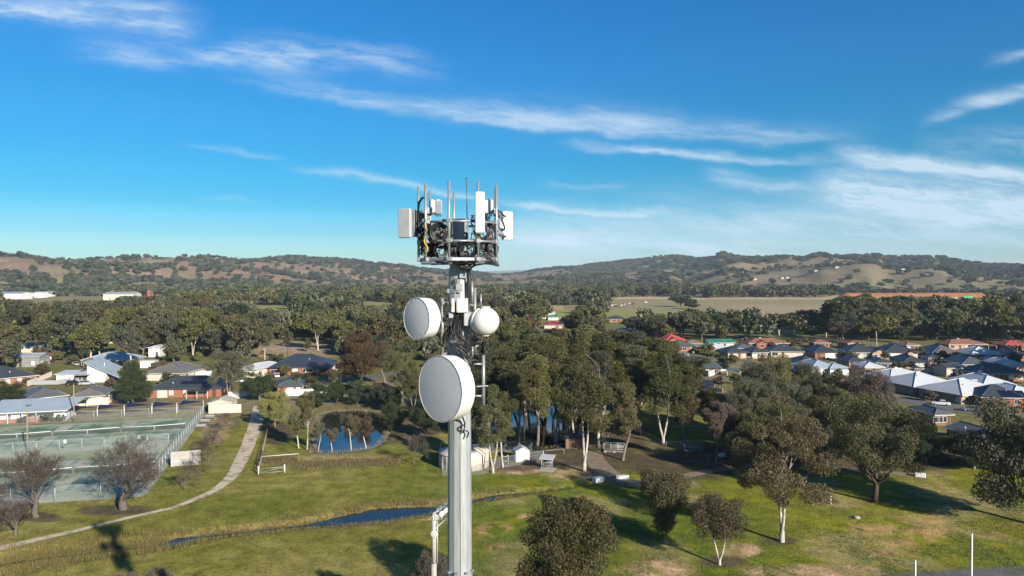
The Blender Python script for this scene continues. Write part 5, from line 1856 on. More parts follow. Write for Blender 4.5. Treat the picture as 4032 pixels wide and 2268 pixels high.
# ------------------------------------------------------------------ clubhouse beside the courts
def clubhouse():
    e = 2.7
    a, b = G(*cA(-140, 1192), z=e), G(*cA(928, 1142), z=e)
    d = b - a
    L, rz = d.length, math.atan2(d.y, d.x)
    root = thing('clubhouse', (a.x, a.y, 0), 'long white clubhouse with pale sloping roof beside the tennis courts', 'clubhouse', None, rz)
    dep = 8.0
    w_ = MB()
    for x0, x1 in ((0, 1.0), (6.0, L * 0.44), (L * 0.44 + 0.3, L * .46), (L * 0.82, L - 0.3)):
        w_.box(((x0 + x1) / 2, 1.6, 1.25), (x1 - x0, 0.2, 2.5))
    w_.box((L / 2, dep, 1.6), (L, 0.2, 3.2))
    w_.box((0.15, dep / 2 + 0.8, 1.5), (0.2, dep - 1.6, 2.9))
    w_.box((L - 0.3, dep / 2 + 0.8, 1.5), (0.2, dep - 1.6, 2.9))
    w_.build('wall', WA['white'], root)
    MB().box((L / 2, 1.4, 0.45), (L - 0.8, 0.16, 0.9)).build('base_wall', WA['brick'], root)
    MB().box((L / 2, 2.6, 1.3), (L - 1.2, 0.1, 2.4)).build('back_wall', WA['grey'], root)
    top = [(-0.6, 0, e), (L + 0.5, 0, e), (L + 2.5, dep + 0.5, e + 1.9), (-0.6, dep + 0.5, e + 1.9)]
    ro = MB().add(top + [(p[0], p[1], p[2] - 0.16) for p in top], [(0, 1, 2, 3), (7, 6, 5, 4), (0, 4, 5, 1), (1, 5, 6, 2), (2, 6, 7, 3), (3, 7, 4, 0)]).build('roof', RO['blue'], root)
    MB().box((L / 2, -0.06, e - 0.08), (L + 1.1, 0.12, 0.2)).build('gutter', M_gutter, root)
    for i in range(6):
        q = MB().box((0, 0, 1.25), (0.14, 0.14, 2.5)).build('post', M_post, root)
        q.location = (0.4 + (L - 0.8) * i / 5, 0.5, 0)
    for x_ in (2.2, 4.6, L * .5, L * .58, L * .66, L * .74):
        window(root, x_, 1.5 if x_ < 6 else 2.54, 1.6, 1.8, 1.3, 0, x_ < 6)


clubhouse()

# ------------------------------------------------------------------ fences of panels
M_fence = {'cream': mat('fence_cream_steel', (0.68, 0.60, 0.50), 0.6, 0, 0.3, (0.60, 0.53, 0.44), 0.7, 3),
           'white': mat('fence_white', (0.72, 0.69, 0.64), 0.6, 0, 0.3, (0.62, 0.59, 0.55), 0.7, 3),
           'grey': mat('fence_grey_steel', (0.36, 0.37, 0.37), 0.6, 0, 0.3, (0.30, 0.31, 0.31), 0.7, 3),
           'timber': mat('fence_weathered_timber', (0.26, 0.225, 0.185), 0.9, 0, 0.2, (0.18, 0.155, 0.13), 2, 4)}


def ribbed(h_, m):
    def go():
        b = MB()
        n = 12
        vs, fs = [], []
        for i in range(n + 1):
            x_ = i / n
            y_ = 0.0 if i % 2 else 0.05
            vs += [(x_, y_ - 0.02, 0.04), (x_, y_ - 0.02, h_)]
        for i in range(n):
            fs.append((2 * i, 2 * i + 2, 2 * i + 3, 2 * i + 1))
        b.add(vs, fs)
        b.box((0.5, 0.0, h_), (1.0, 0.075, 0.06))
        return b.mesh('fence_panel', M_fence[m])
    return shared(('fp', h_, m), go)


def fence(label, pts, h_=1.8, m='cream', step=2.4, name='fence', ground=True):
    pts = [G(*p) if ground else Vector(p) for p in pts]
    root = thing(name, pts[0], label, 'fence')
    pm = shared(('fpost', h_, m), lambda: MB().box((0, 0, h_ / 2 + 0.02), (0.09, 0.09, h_ + 0.04)).mesh('post', M_fence[m]))
    for a, b in zip(pts, pts[1:]):
        L = (b - a).length
        n = max(1, round(L / step))
        rz = math.atan2(b.y - a.y, b.x - a.x)
        for i in range(n):
            p = a.lerp(b, i / n) - pts[0]
            o = put('panel', ribbed(h_, m), root, p, rz)
            o.scale = (L / n, 1, 1)
            put('post', pm, root, p, rz)
    put('post', pm, root, pts[-1] - pts[0])
    return root


fence('long cream fence behind the clubhouse roof and shade sails', [cA(360, 1075), cA(760, 1068), cA(1130, 1085), cA(1545, 1062), cA(1600, 1010)], 2.0)
fence('cream fence running up beside the white skillion house', [cA(390, 805), cA(740, 660)], 1.8)
fence('low grey fence below the skillion house drive', [cA(440, 782), cA(830, 775), cA(1010, 745)], 1.4, 'grey')
fence('cream fence at the right of the skillion house', [cA(1505, 748), cA(1760, 650)], 1.8)
fence('white fence beyond the beige shed, angling past the willow', [cB(960, 872), cB(1110, 868), cB(1240, 815), cB(1420, 815)], 2.0, 'white')
fence('white wall-like fence in front of the small teal roofed house', [cB(1690, 838), cB(1930, 832), cB(2110, 832), cB(2320, 822)], 2.0, 'white')
fence('white fence left of the small white roofed house', [cB(470, 608), cB(750, 585)], 1.9, 'white')
fence('tall white fence at the right end of the navy roofed house', [cB(2285, 505), cB(2440, 515)], 2.0, 'white')
fence('long white wall seen through the pond grove', [(1905, 1456), (2000, 1458), (2070, 1448), (2120, 1440)], 2.6, 'white')
fence('white fence lower in the pond grove', [(1880, 1528), (1960, 1530), (2040, 1512)], 2.0, 'white')
fence('cream fence stepping down to the dark bank, right of the grove', [cR(700, 705), cR(850, 712), cR(935, 752), cR(1040, 720)], 1.9)
fence('cream fence with sunlit end, lower on the dark bank', [cR(745, 835), cR(905, 862), cR(1010, 880)], 1.9)
fence('shaded grey-cream fence along the reed bank', [cR(740, 905), cR(850, 925), cR(1010, 965), cR(1110, 985)], 1.8)
fence('cream back fence right of the bright red roof', [cR(1280, 402), cR(1450, 392)], 1.8)
fence('cream back fence behind the white group of roofs', [cS(1310, 705), cS(1490, 712), cS(1640, 730)], 1.8)
fence('cream fence at the corner house in the white group', [cS(1640, 1070), cS(1780, 1105)], 1.8)
fence('cream back fence between the tan brick houses and terracotta roofs', [cR(2140, 492), cR(2280, 488)], 1.9)
fence('grey fence beside the street in front of the white roof', [cR(935, 470), cR(1090, 486)], 1.8, 'grey')
fence('cream fence at left of the long slate roofed house', [cS(1185, 690), cS(1330, 690)], 1.7)

# ------------------------------------------------------------------ tennis courts
M_court = mat('court_turf', (0.085, 0.175, 0.105), 0.95, 0, 0.1, (0.36, 0.39, 0.31), 0.20, 6, (0.34, 0.68), 0.2, 6)
M_apron = mat('court_sand', (0.25, 0.295, 0.18), 0.95, 0, 0.1, (0.40, 0.41, 0.33), 0.12, 5, (0.35, 0.7), 0.2, 6)
M_line = mat('white_paint', (0.74, 0.75, 0.72), 0.8)
M_cline = mat('court_line', (0.50, 0.54, 0.48), 0.9, 0, 0.1, (0.36, 0.42, 0.34), 0.5, 4)
M_net = bpy.data.materials.new('net_mesh')


def mesh_mat(m, colr, keep):
    m.use_nodes = True
    t_ = NT(m.node_tree)
    m.node_tree.nodes.clear()
    tr = t_.n('ShaderNodeBsdfTransparent')
    df = t_.n('ShaderNodeBsdfDiffuse')
    df.inputs[0].default_value = (*colr, 1)
    mx = t_.n('ShaderNodeMixShader')
    mx.inputs[0].default_value = keep
    t_.link(tr.outputs[0], mx.inputs[1])
    t_.link(df.outputs[0], mx.inputs[2])
    o = t_.n('ShaderNodeOutputMaterial')
    t_.link(mx.outputs[0], o.inputs[0])
    return m


mesh_mat(M_net, (0.04, 0.05, 0.045), 0.45)
M_chain = mesh_mat(bpy.data.materials.new('chain_link'), (0.42, 0.46, 0.48), 0.10)
M_chains = mesh_mat(bpy.data.materials.new('chain_link_side'), (0.42, 0.47, 0.50), 0.15)
M_galv = mat('galvanised_steel', (0.52, 0.55, 0.57), 0.45, 0.35, 0.5, (0.42, 0.45, 0.47), 4, 4)
M_wood = mat('timber_pole', (0.34, 0.24, 0.155), 0.9, 0, 0.2, (0.26, 0.185, 0.125), 3, 4, (0.3, 0.7), 0.2, 9, (4, 4, .4))
M_cpole = mat('concrete_pole', (0.46, 0.43, 0.385), 0.85, 0, 0.2, (0.38, 0.355, 0.32), 3, 4, (0.3, 0.7), 0.15, 9)

net3 = (cT(1075, 216), cT(1555, 187))
nl, nr_ = G(*net3[0]), G(*net3[1])
nd = (nr_ - nl).normalized()
ld = Vector((-nd.y, nd.x, 0))                 # away from the camera
tennis = [(0.5 * (nl + nr_))]
pitch_w = (0.5 * (G(*cT(500, 246)) + G(*cT(1000, 216))) - tennis[0]).dot(nd)
cent = [tennis[0] + nd * pitch_w * k for k in (0, 1, 2)]
low = 0.5 * (G(*cT(685, 568)) + G(*cT(1295, 522)))
back_off = (low - tennis[0]).dot(ld)
lx = (low - tennis[0]).dot(nd)
cent += [tennis[0] + ld * back_off + nd * (lx + pitch_w * k) for k in (0, 1)]


def rect(c_, sx, sl, z):
    return [(c_ + nd * (sx * i / 2) + ld * (sl * j / 2)).to_tuple()[:2] + (z,) for i, j in ((-1, -1), (1, -1), (1, 1), (-1, 1))]


# apron under both blocks
def quad_sheet(name, pts_, z, m):
    return tag(MB().add([(p[0], p[1], z) for p in pts_], [(0, 1, 2, 3)]).build(name, m), kind='structure')


ap = [G(*cT(-900, 905)), G(*cT(1240, 768)), G(*cT(1742, 88)), G(*cT(-900, 218))]
quad_sheet('tennis_court_surround', ap, 0.02, M_apron)
for c_ in cent:
    o = MB().add(rect(c_, 10.97, 23.77, 0.026), [(0, 1, 2, 3)]).build('tennis_court', M_court)
    tag(o, kind='structure')
    ln = MB()
    for sx in (-1, 1):
        for wd in (10.97, 8.23):
            ln.add(rect(c_ + nd * sx * wd / 2, 0.09, 23.77, 0.032), [(0, 1, 2, 3)])
    for sl in (-1, 1):
        ln.add(rect(c_ + ld * sl * 11.885, 10.97, 0.12, 0.034), [(0, 1, 2, 3)])
        ln.add(rect(c_ + ld * sl * 6.4, 8.23, 0.09, 0.034), [(0, 1, 2, 3)])
    ln.add(rect(c_, 0.09, 12.8, 0.036), [(0, 1, 2, 3)])
    link = ln.build('court_lines', M_cline, o)
for i, c_ in enumerate(cent):
    lb = ['tennis net nearest the chain-link corner, far block of courts', 'middle tennis net of the far block of courts', 'left tennis net of the far block, cut by the picture edge',
          'tennis net behind the large leafless tree', 'tennis net of the near block at the left edge'][i]
    rt = thing('tennis_net', c_ - nd * 6.4, lb, 'net', 'tennis nets', math.atan2(nd.y, nd.x))
    MB().add([(0, 0, 0.05), (12.8, 0, 0.05), (12.8, 0, 1.04), (6.4, 0, 0.90), (0, 0, 1.04), (6.4, 0, 0.05)], [(0, 5, 3, 4), (5, 1, 2, 3)]).build('mesh', M_net, rt)
    MB().path([(0, 0, 1.06), (6.4, 0, 0.93), (12.8, 0, 1.06)], 0.065, 6).build('headband', M_line, rt)
    MB().box((6.4, 0, 0.46), (0.06, 0.02, 0.92)).build('centre_strap', M_line, rt)
    for x_ in (0, 12.8):
        MB().tube((x_, 0, 0), (x_, 0, 1.1), 0.05).build('post', M_gutterd, rt)


def chain_fence(label, pts, h_, step, m, name='chain_link_fence'):
    root = thing(name, pts[0], label, 'fence')
    pm = shared(('cpost', h_), lambda: MB().tube((0, 0, 0), (0, 0, h_ + 0.05), 0.045, 0.045, 6).mesh('post', M_galv))
    sm = shared(('cpan', h_, m.name), lambda: MB().add([(0, 0, 0.05), (1, 0, 0.05), (1, 0, h_), (0, 0, h_)], [(0, 1, 2, 3)]).mesh('mesh_panel', m))
    rm = shared(('crail', h_), lambda: MB().tube((0, 0, h_), (1, 0, h_), 0.025, 0.025, 5).mesh('rail', M_galv))
    for a, b in zip(pts, pts[1:]):
        L = (b - a).length
        n = max(1, round(L / step))
        rz = math.atan2(b.y - a.y, b.x - a.x)
        for i in range(n):
            p = a.lerp(b, i / n) - pts[0]
            put('post', pm, root, p)
            for nm_, me in (('mesh_panel', sm), ('rail', rm)):
                o = put(nm_, me, root, p, rz)
                o.scale = (L / n, 1, 1)
    put('post', pm, root, pts[-1] - pts[0])
    return root


chain_fence('tall chain-link fence down the right side of the tennis courts', [G(*cT(1742, 88)), G(*cT(1505, 395)), G(*cT(1240, 770))], 3.0, 3.0, M_chains)
chain_fence('chain-link fence between the two blocks of tennis courts', [G(*cT(1440, 338)), G(*cT(700, 385)), G(*cT(-300, 450))], 2.6, 4.0, M_chain)
chain_fence('chain-link fence along the front of the tennis courts', [G(*cT(1240, 770)), G(*cT(470, 828)), G(*cT(-300, 880))], 2.6, 6.0, M_chain)
chain_fence('chain-link fence between clubhouse and far tennis courts', [G(*cT(1742, 88)), G(*cT(1505, 100)), G(*cT(560, 138)), G(*cT(-200, 175))], 2.6, 6.0, M_chain)

# two small number signs on the mid fence
for q, lb in ((cT(555, 300), 'small white court number sign on the mid fence, left one'), (cT(1185, 262), 'small white court number sign on the mid fence, right one')):
    p = P(q[0], q[1], G(*cT(555 if 'left' in lb else 1185, 395 if 'left' in lb else 355)).y - 0.2)
    rt = thing('court_sign', p, lb, 'sign')
    MB().box((0, 0, 0), (0.55, 0.03, 0.7)).build('board', M_line, rt)
    MB().box((0.0, -0.02, 0), (0.09, 0.01, 0.36)).build('number', M_gutterd, rt)

# hitting wall and rolled tarpaulin by the fence
a, b = G(*cT(1458, 516)), G(*cT(1713, 496))
rt = thing('hitting_wall', a, 'pale rendered tennis practice wall outside the right fence', 'wall', None, math.atan2(b.y - a.y, b.x - a.x))
L = (b - a).length
for i in range(4):
    q = MB().box((L / 8, 0.1, 1.35), (L / 4 - 0.02, 0.2, 2.7)).build('panel', conc, rt)
    q.location = (i * L / 4, 0, 0)
MB().box((L / 2, -0.01, 0.93), (L, 0.02, 0.08)).build('net_line', M_line, rt)

# shade sails: five navy triangles on posts
M_sail = mat('navy_shade_cloth', (0.022, 0.028, 0.085), 0.9, 0, 0.1, (0.03, 0.036, 0.10), 2, 3)
SAILS = [((1010, 1120), (1085, 1072), (1390, 1098), 'first navy shade sail, nearest the clubhouse'), ((1385, 1130), (1420, 1058), (1770, 1072), 'second navy shade sail from the clubhouse'),
         ((1775, 1105), (1830, 1030), (2170, 1052), 'third navy shade sail from the clubhouse'), ((2160, 1095), (2200, 1020), (2520, 1042), 'fourth navy shade sail from the clubhouse'),
         ((2535, 1072), (2610, 1000), (2900, 1010), 'fifth navy shade sail, nearest the beige shed')]
for p0, p1, p2, lb in SAILS:
    base = G(*cA((p0[0] + p2[0]) / 2, (p0[1] + p2[1]) / 2 + 125))
    Y = base.y
    c0, c1, c2 = P(*cA(*p0), Y - 1.5), P(*cA(*p1), Y + 3.5), P(*cA(*p2), Y - 0.5)
    rt = thing('shade_sail', (c0.x, c0.y, 0), lb, 'shade sail', 'navy shade sails behind the courts')
    n = 8
    cn = (c0 + c1 + c2) / 3
    vs, fs, idx = [], [], {}
    for i in range(n + 1):
        for j in range(n + 1 - i):
            u_, v_ = i / n, j / n
            w0 = 1 - u_ - v_
            p = c0 * w0 + c1 * u_ + c2 * v_
            edge = (w0 * u_ + u_ * v_ + v_ * w0)
            pull = 0.05 * (1 - 3 * min(w0, u_, v_)) * edge * 3
            p = p.lerp(cn, pull)
            p.z -= 0.35 * edge
            idx[(i, j)] = len(vs)
            vs.append(p)
    for i in range(n):
        for j in range(n - i):
            fs.append((idx[(i, j)], idx[(i + 1, j)], idx[(i, j + 1)]))
            if j < n - i - 1:
                fs.append((idx[(i + 1, j)], idx[(i + 1, j + 1)], idx[(i, j + 1)]))
    MB().add(vs, fs, True).build('sail', M_sail, rt, world=True)
    for q in (c0, c1, c2):
        MB().tube((q.x, q.y, 0), (q.x, q.y, q.z + 0.15), 0.065, 0.055, 7).build('post', M_post, rt, world=True)

# timber light poles at the courts
for (fx, fy), ty, head, lb in (((235, 402), -5, True, 'timber light pole standing at the courts with a lamp head, left'), ((632, 138), -190, False, 'tall timber pole at the corner of the clubhouse')):
    b_ = G(*cT(fx, fy))
    tp = P(*cT(fx + 2, ty), b_.y)
    rt = thing('light_pole', b_, lb, 'light pole')
    MB().tube((0, 0, 0), (0, 0, tp.z), 0.17, 0.12, 10).build('pole', M_wood, rt)
    if head:
        MB().rbox((0.35, -0.1, tp.z + 0.1), (0.9, 0.45, 0.25), 0.4, 0.06).build('lamp_head', M_gutterd, rt)
        MB().tube((0, 0, tp.z - 0.2), (0.3, -0.05, tp.z + 0.05), 0.04).build('bracket', M_galv, rt)

# ------------------------------------------------------------------ telecommunications tower
TD = 26.0
t1 = mk(1500, 680, 3.623)
t2 = mk(1500, 1040, 3.623)
t3 = mk(1500, 1380, 3.623)
t4 = mk(1500, 1780, 2.97)


def T1(X_, Y_, D=TD):
    return P(*t1(X_, Y_), D)


def T2(X_, Y_, D=TD):
    return P(*t2(X_, Y_), D)


def T3(X_, Y_, D=TD):
    return P(*t3(X_, Y_), D)


M_pole = bpy.data.materials.new('galvanised_pole')
M_pole.use_nodes = True
t = NT(M_pole.node_tree)
pb = M_pole.node_tree.nodes['Principled BSDF']
ge = t.n('ShaderNodeNewGeometry')
mp = t.n('ShaderNodeMapping')
mp.inputs['Scale'].default_value = (3.0, 3.0, 0.5)
t.link(ge.outputs['Position'], mp.inputs[0])
spang = t.ss(t.noise(mp.outputs[0], 2.2, 5, 0.65), 0.3, 0.7)
fine = t.ss(t.noise(ge.outputs['Position'], 26, 3), 0.3, 0.7)
colp = t.mix(spang, (0.22, 0.232, 0.243), (0.31, 0.322, 0.33))
colp = t.mix(t.m('MULTIPLY', fine, 0.25), colp, (0.19, 0.20, 0.21))
t.link(colp, pb.inputs['Base Color'])
pb.inputs['Metallic'].default_value = 0.25
pb.inputs['Roughness'].default_value = 0.5
M_gal2 = mat('galvanised_tube', (0.36, 0.375, 0.385), 0.42, 0.4, 0.5, (0.29, 0.30, 0.315), 6, 4)
M_dark = mat('dark_steel', (0.16, 0.17, 0.175), 0.5, 0.4, 0.4, (0.12, 0.125, 0.13), 6, 3)
M_white = mat('antenna_white', (0.66, 0.66, 0.65), 0.42, 0, 0.4, (0.62, 0.62, 0.61), 2.5, 4)
M_lgrey = mat('antenna_light_grey', (0.40, 0.41, 0.42), 0.45, 0, 0.4, (0.36, 0.37, 0.38), 2.5, 4)
M_dgrey = mat('antenna_back_grey', (0.20, 0.21, 0.22), 0.5, 0, 0.4, (0.26, 0.27, 0.28), 5, 3)
M_fin = mat('radio_fins', (0.44, 0.46, 0.48), 0.45, 0.2, 0.4)
M_cover = mat('dish_cover_fabric', (0.66, 0.67, 0.70), 0.75, 0, 0.25, (0.61, 0.62, 0.655), 1.4, 5, (0.3, 0.7), 0.12, 60)
M_shroud = mat('dish_shroud_white', (0.70, 0.69, 0.675), 0.5, 0, 0.35, (0.65, 0.645, 0.63), 1.3, 4, (0.35, 0.75), 0.08, 5)
M_cable = mat('black_cable', (0.018, 0.018, 0.019), 0.38, 0, 0.5)
M_yellow = mat('yellow_cable', (0.62, 0.42, 0.03), 0.5)
M_orange = mat('warning_sticker', (0.72, 0.33, 0.02), 0.6)

PX = (1809 - CX) / FPX * TD
tower = thing('monopole_tower', (PX, TD, 0), 'tall galvanised steel monopole tower in the middle of the picture', 'tower')


def z_at(py):
    return P(1809, py, TD).z


def ngon(mb, prof, n=12, rot=0.13):
    vs, fs = [], []
    for z_, r__ in prof:
        for k in range(n):
            a_ = rot + 2 * math.pi * k / n
            vs.append((r__ * math.cos(a_), r__ * math.sin(a_), z_))
    for i in range(len(prof) - 1):
        for k in range(n):
            j = (k + 1) % n
            fs.append((i * n + k, i * n + j, (i + 1) * n + j, (i + 1) * n + k))
    m_ = len(prof)
    fs += [tuple(range(n - 1, -1, -1)), tuple((m_ - 1) * n + k for k in range(n))]
    return mb.add(vs, fs)


zc, zs_, ztop = z_at(2250), z_at(1046), z_at(868)
p_low = ngon(MB(), [(-0.2, 0.66), (zc, 0.475), (zc + 0.015, 0.475)]).build('lower_pole', M_pole, tower)
p_up = ngon(MB(), [(zc - 0.3, 0.452), (zs_ - 0.1, 0.392)]).build('upper_pole', M_pole, tower)
p_top = ngon(MB(), [(zs_ - 0.12, 0.36), (ztop, 0.315)]).build('top_section', M_pole, tower)
ngon(MB(), [(ztop, 0.36), (ztop + 0.04, 0.36)]).build('top_plate', M_gal2, tower)
# seam and small fittings down the pole
sb = MB()
for k in range(12):
    a_ = 0.13 + 2 * math.pi * k / 12
    if math.sin(a_) < -0.6 and abs(math.cos(a_)) < 0.3:
        sb.tube((0.455 * math.cos(a_), 0.455 * math.sin(a_), zc), (0.395 * math.cos(a_), 0.395 * math.sin(a_), zs_), 0.012, 0.01, 4)
sb.build('weld_seam', M_gal2, p_up)
for a_ in (-1.0, -1.75, -2.4, -0.4):
    q = MB().box((0.50 * math.cos(a_), 0.50 * math.sin(a_), zc + 0.12), (0.16, 0.10, 0.05), a_).build('joint_lug', M_gal2, p_up)
for (X_, Y_, w_, h_) in ((1180, 150, 120, 100), (1070, 240, 40, 70), (1115, 330, 95, 90)):
    q = T2(X_, Y_, TD - 0.44)
    MB().rbox(q, (w_ * .00257, 0.05, h_ * .00257), 0.1, 0.01).build('access_cover', M_gal2 if w_ > 50 else M_gutterd, p_up, world=True)

# headframe: ring of mounting pipes joined by rails at three levels
PIPES = {}
for nm_, X_, Y0, Y1, dep, r__ in (('A', 970, 117, 1247, 24.55, .046), ('B', 636, 150, 1255, 25.15, .046), ('C', 535, 202, 1265, 25.95, .044), ('D', 700, 250, 1120, 27.25, .044),
                                  ('E', 1040, 280, 1120, 27.9, .044), ('G', 1386, 130, 1247, 24.85, .046), ('H', 1648, 172, 1280, 25.55, .046), ('I', 1632, 235, 1180, 26.9, .044)):
    a, b = T1(X_, Y0, dep), T1(X_, Y1, dep)
    b.x = a.x
    PIPES[nm_] = (a, b)
    MB().tube(a, b, r__, r__, 12).build('mounting_pipe', M_gal2, tower, world=True)
lv = {'top': T1(1100, 692, 24.9).z, 'mid': T1(1100, 972, 24.9).z, 'low': T1(1100, 1232, 24.9).z}
ring = ['B', 'A', 'G', 'H', 'I', 'E', 'D', 'C']
tw0 = Vector((PX, TD, 0))


def inward(p, k=0.12):
    q = Vector((p.x, p.y, 0))
    d_ = (tw0 - q).normalized() * k
    return q + d_


for key, r__ in (('top', 0.043), ('mid', 0.040)):
    for i in range(8):
        a, b = inward(PIPES[ring[i]][0]), inward(PIPES[ring[(i + 1) % 8]][0])
        a.z = b.z = lv[key]
        MB().tube(a, b, r__, r__, 9).build('rail', M_gal2 if i < 3 else M_dark, tower, world=True)
for i in range(8):
    a, b = inward(PIPES[ring[i]][0], 0.10), inward(PIPES[ring[(i + 1) % 8]][0], 0.10)
    d_ = b - a
    c_ = (a + b) / 2
    c_.z = lv['low']
    MB().box(c_, (d_.length, 0.10, 0.10), math.atan2(d_.y, d_.x)).build('floor_beam', M_gal2, tower, world=True)
for nm_ in ring:
    for key in ('top', 'mid', 'low'):
        p = inward(PIPES[nm_][0], 0.05)
        p.z = lv[key]
        MB().rbox(p, (0.19, 0.20, 0.15), math.atan2(tw0.y - p.y, tw0.x - p.x) + math.pi / 2, 0.02).build('clamp', M_gal2, tower, world=True)
for nm_ in ('A', 'H', 'D', 'C', 'G', 'E'):
    for key in ('low', 'mid'):
        p = inward(PIPES[nm_][0], 0.1)
        p.z = lv[key] - (0.12 if key == 'low' else 0)
        q = p.lerp(Vector((PX, TD, p.z)), 0.82)
        MB().box((p + q) / 2, ((q - p).length, 0.09, 0.11), math.atan2(q.y - p.y, q.x - p.x)).build('arm', M_dark, tower, world=True)
cc = T1(1035, 1280, 25.1)
MB().box(cc, (2.2, 0.16, 0.08), 0.02).build('cable_tray', M_dark, tower, world=True)
# lightning rod on the centre
a, b = T1(1231, 690, TD), T1(1218, 78, TD)
lr = MB().tube(a, b, 0.022, 0.018, 8).build('lightning_rod', M_dark, tower, world=True)
MB().lathe([(0.02, 0), (0.075, 0.005), (0.02, 0.02)], 12, b).build('cap', M_dark, lr, world=True)


def yaw(ax_deg):
    a_ = math.radians(ax_deg)
    return (Vector((math.cos(a_), math.sin(a_), 0)), Vector((-math.sin(a_), math.cos(a_), 0)), Vector((0, 0, 1)))


def bracket(parent, p, q, n=2, gap=0.5):
    for i in range(n):
        o_ = Vector((0, 0, (i - (n - 1) / 2) * gap))
        MB().box((p + q) / 2 + o_, ((q - p).length, 0.06, 0.08), math.atan2(q.y - p.y, q.x - p.x)).build('bracket', M_gal2, parent, world=True)


# left panel antenna: faces away to the left
c_ = T1(345, 722, 25.75)
ax = yaw(-22)
rt = thing('panel_antenna', c_, 'light grey boxy panel antenna hanging off the left of the headframe', 'antenna')
MB().rbox(c_, (0.50, 0.17, 1.06), 0, 0.025, ax).build('radome', M_lgrey, rt, world=True)
cb_ = c_ + ax[0] * 0.20 + ax[1] * 0.14
MB().rbox(cb_, (0.34, 0.16, 0.98), 0, 0.02, ax).build('back_housing', M_dgrey, rt, world=True)
fb_ = MB()
for i in range(9):
    fb_.box(cb_ + ax[1] * 0.10 + ax[0] * (-0.14 + i * 0.035), (0.010, 0.06, 0.9), ax=ax)
fb_.build('cooling_fins', M_dgrey, rt, world=True)
bracket(rt, cb_, PIPES['C'][0].xy.to_3d() + Vector((0, 0, cb_.z)), 2, 0.6)
# right panel antenna: seen from behind
c_ = T1(1800, 758, 26.2)
ax = yaw(14)
rt = thing('panel_antenna', c_, 'white flat panel antenna on the right edge of the headframe, seen from behind', 'antenna')
MB().rbox(c_, (0.40, 0.15, 1.05), 0, 0.03, ax).build('radome', M_white, rt, world=True)
for dz_ in (-0.4, 0, 0.4):
    MB().lathe([(0.02, 0), (0.02, 0.03)], 8, c_ - ax[1] * 0.10 + Vector((-0.1, 0, dz_)), axis=-ax[1]).build('bolt', M_gal2, rt, world=True)
bracket(rt, c_ - ax[0] * 0.1, PIPES['H'][0].xy.to_3d() + Vector((0, 0, c_.z)), 2, 0.6)
# slim white panel, front right
c_ = T1(1410, 565, 24.68)
ax = yaw(10)
rt = thing('panel_antenna', c_, 'slim tall white panel antenna on the front right pipe', 'antenna')
MB().rbox(c_, (0.335, 0.13, 1.42), 0, 0.03, ax).build('radome', M_white, rt, world=True)
MB().rbox(c_ - Vector((0, 0, 0.72)), (0.30, 0.11, 0.03), 0, 0.01, ax).build('connector_plate', M_dgrey, rt, world=True)
for i in range(4):
    MB().tube(c_ + ax[0] * (-0.1 + i * .066) - Vector((0, 0, 0.72)), c_ + ax[0] * (-0.1 + i * .066) - Vector((0, 0, 0.80)), 0.014, 0.014, 6).build('connector', M_cable, rt, world=True)
bracket(rt, c_ + ax[1] * 0.05, PIPES['G'][0].xy.to_3d() + Vector((0, 0, c_.z)), 2, 0.9)


def radio(label, X0, X1, Y0, Y1, dep, thick, yw, colr, fins=True, group=None, T=T1):
    c_ = (T(X0, Y0, dep) + T(X1, Y1, dep)) / 2
    w_ = abs(T(X1, Y0, dep).x - T(X0, Y0, dep).x)
    h_ = abs(T(X0, Y0, dep).z - T(X0, Y1, dep).z)
    ax = yaw(yw)
    rt = thing('radio_unit', c_, label, 'radio unit', group)
    MB().rbox(c_, (w_, thick, h_), 0, 0.02, ax).build('housing', colr, rt, world=True)
    if fins:
        f_ = MB()
        n = max(4, int(w_ / 0.035))
        for i in range(n):
            f_.box(c_ - ax[1] * (thick / 2 + 0.02) + ax[0] * (-w_ / 2 + 0.03 + (w_ - 0.06) * i / (n - 1)), (0.010, 0.045, h_ * 0.9), ax=ax)
        f_.build('cooling_fins', M_fin, rt, world=True)
    for i in range(4):
        q = c_ + ax[0] * (-w_ * .35 + w_ * .7 * i / 3) - Vector((0, 0, h_ / 2))
        MB().tube(q, q - Vector((0, 0, 0.07)), 0.014, 0.014, 6).build('connector', M_cable, rt, world=True)
    MB().rbox(c_ + Vector((0, 0, h_ / 2 + 0.025)), (w_ * 0.55, 0.03, 0.03), 0, 0.008, ax).build('handle', M_gal2, rt, world=True)
    return rt


radio('finned grey radio unit behind the left front pipe, right of two', 770, 865, 395, 600, 26.4, 0.22, 18, M_lgrey)
radio('grey radio unit behind the left front pipe, left of two', 695, 772, 395, 575, 26.2, 0.26, 18, M_lgrey, False)
radio('small grey radio unit lowest behind the left front pipe', 605, 735, 495, 590, 25.6, 0.16, 5, M_lgrey, False)
radio('pale radio unit seen through the left cable coil', 705, 890, 735, 930, 26.3, 0.18, -15, M_lgrey)
radio('white radio unit beside the slim white panel', 1478, 1598, 392, 590, 26.0, 0.2, 8, M_white, False)
radio('small white filter box left of the right-hand pipe', 1600, 1650, 515, 590, 25.8, 0.14, 8, M_white, False)
radio('grey radio unit low behind the right-hand pipe', 1680, 1745, 690, 800, 26.0, 0.18, 10, M_lgrey, False)
radio('white filter box behind the right cable coil', 1545, 1600, 720, 930, 26.2, 0.16, 8, M_white, False)

# ------------------------------------------------------------------ cables on the headframe
rc = random.Random(5)


def wob(p, s_):
    return p + Vector((rc.uniform(-s_, s_), rc.uniform(-s_, s_), rc.uniform(-s_, s_)))


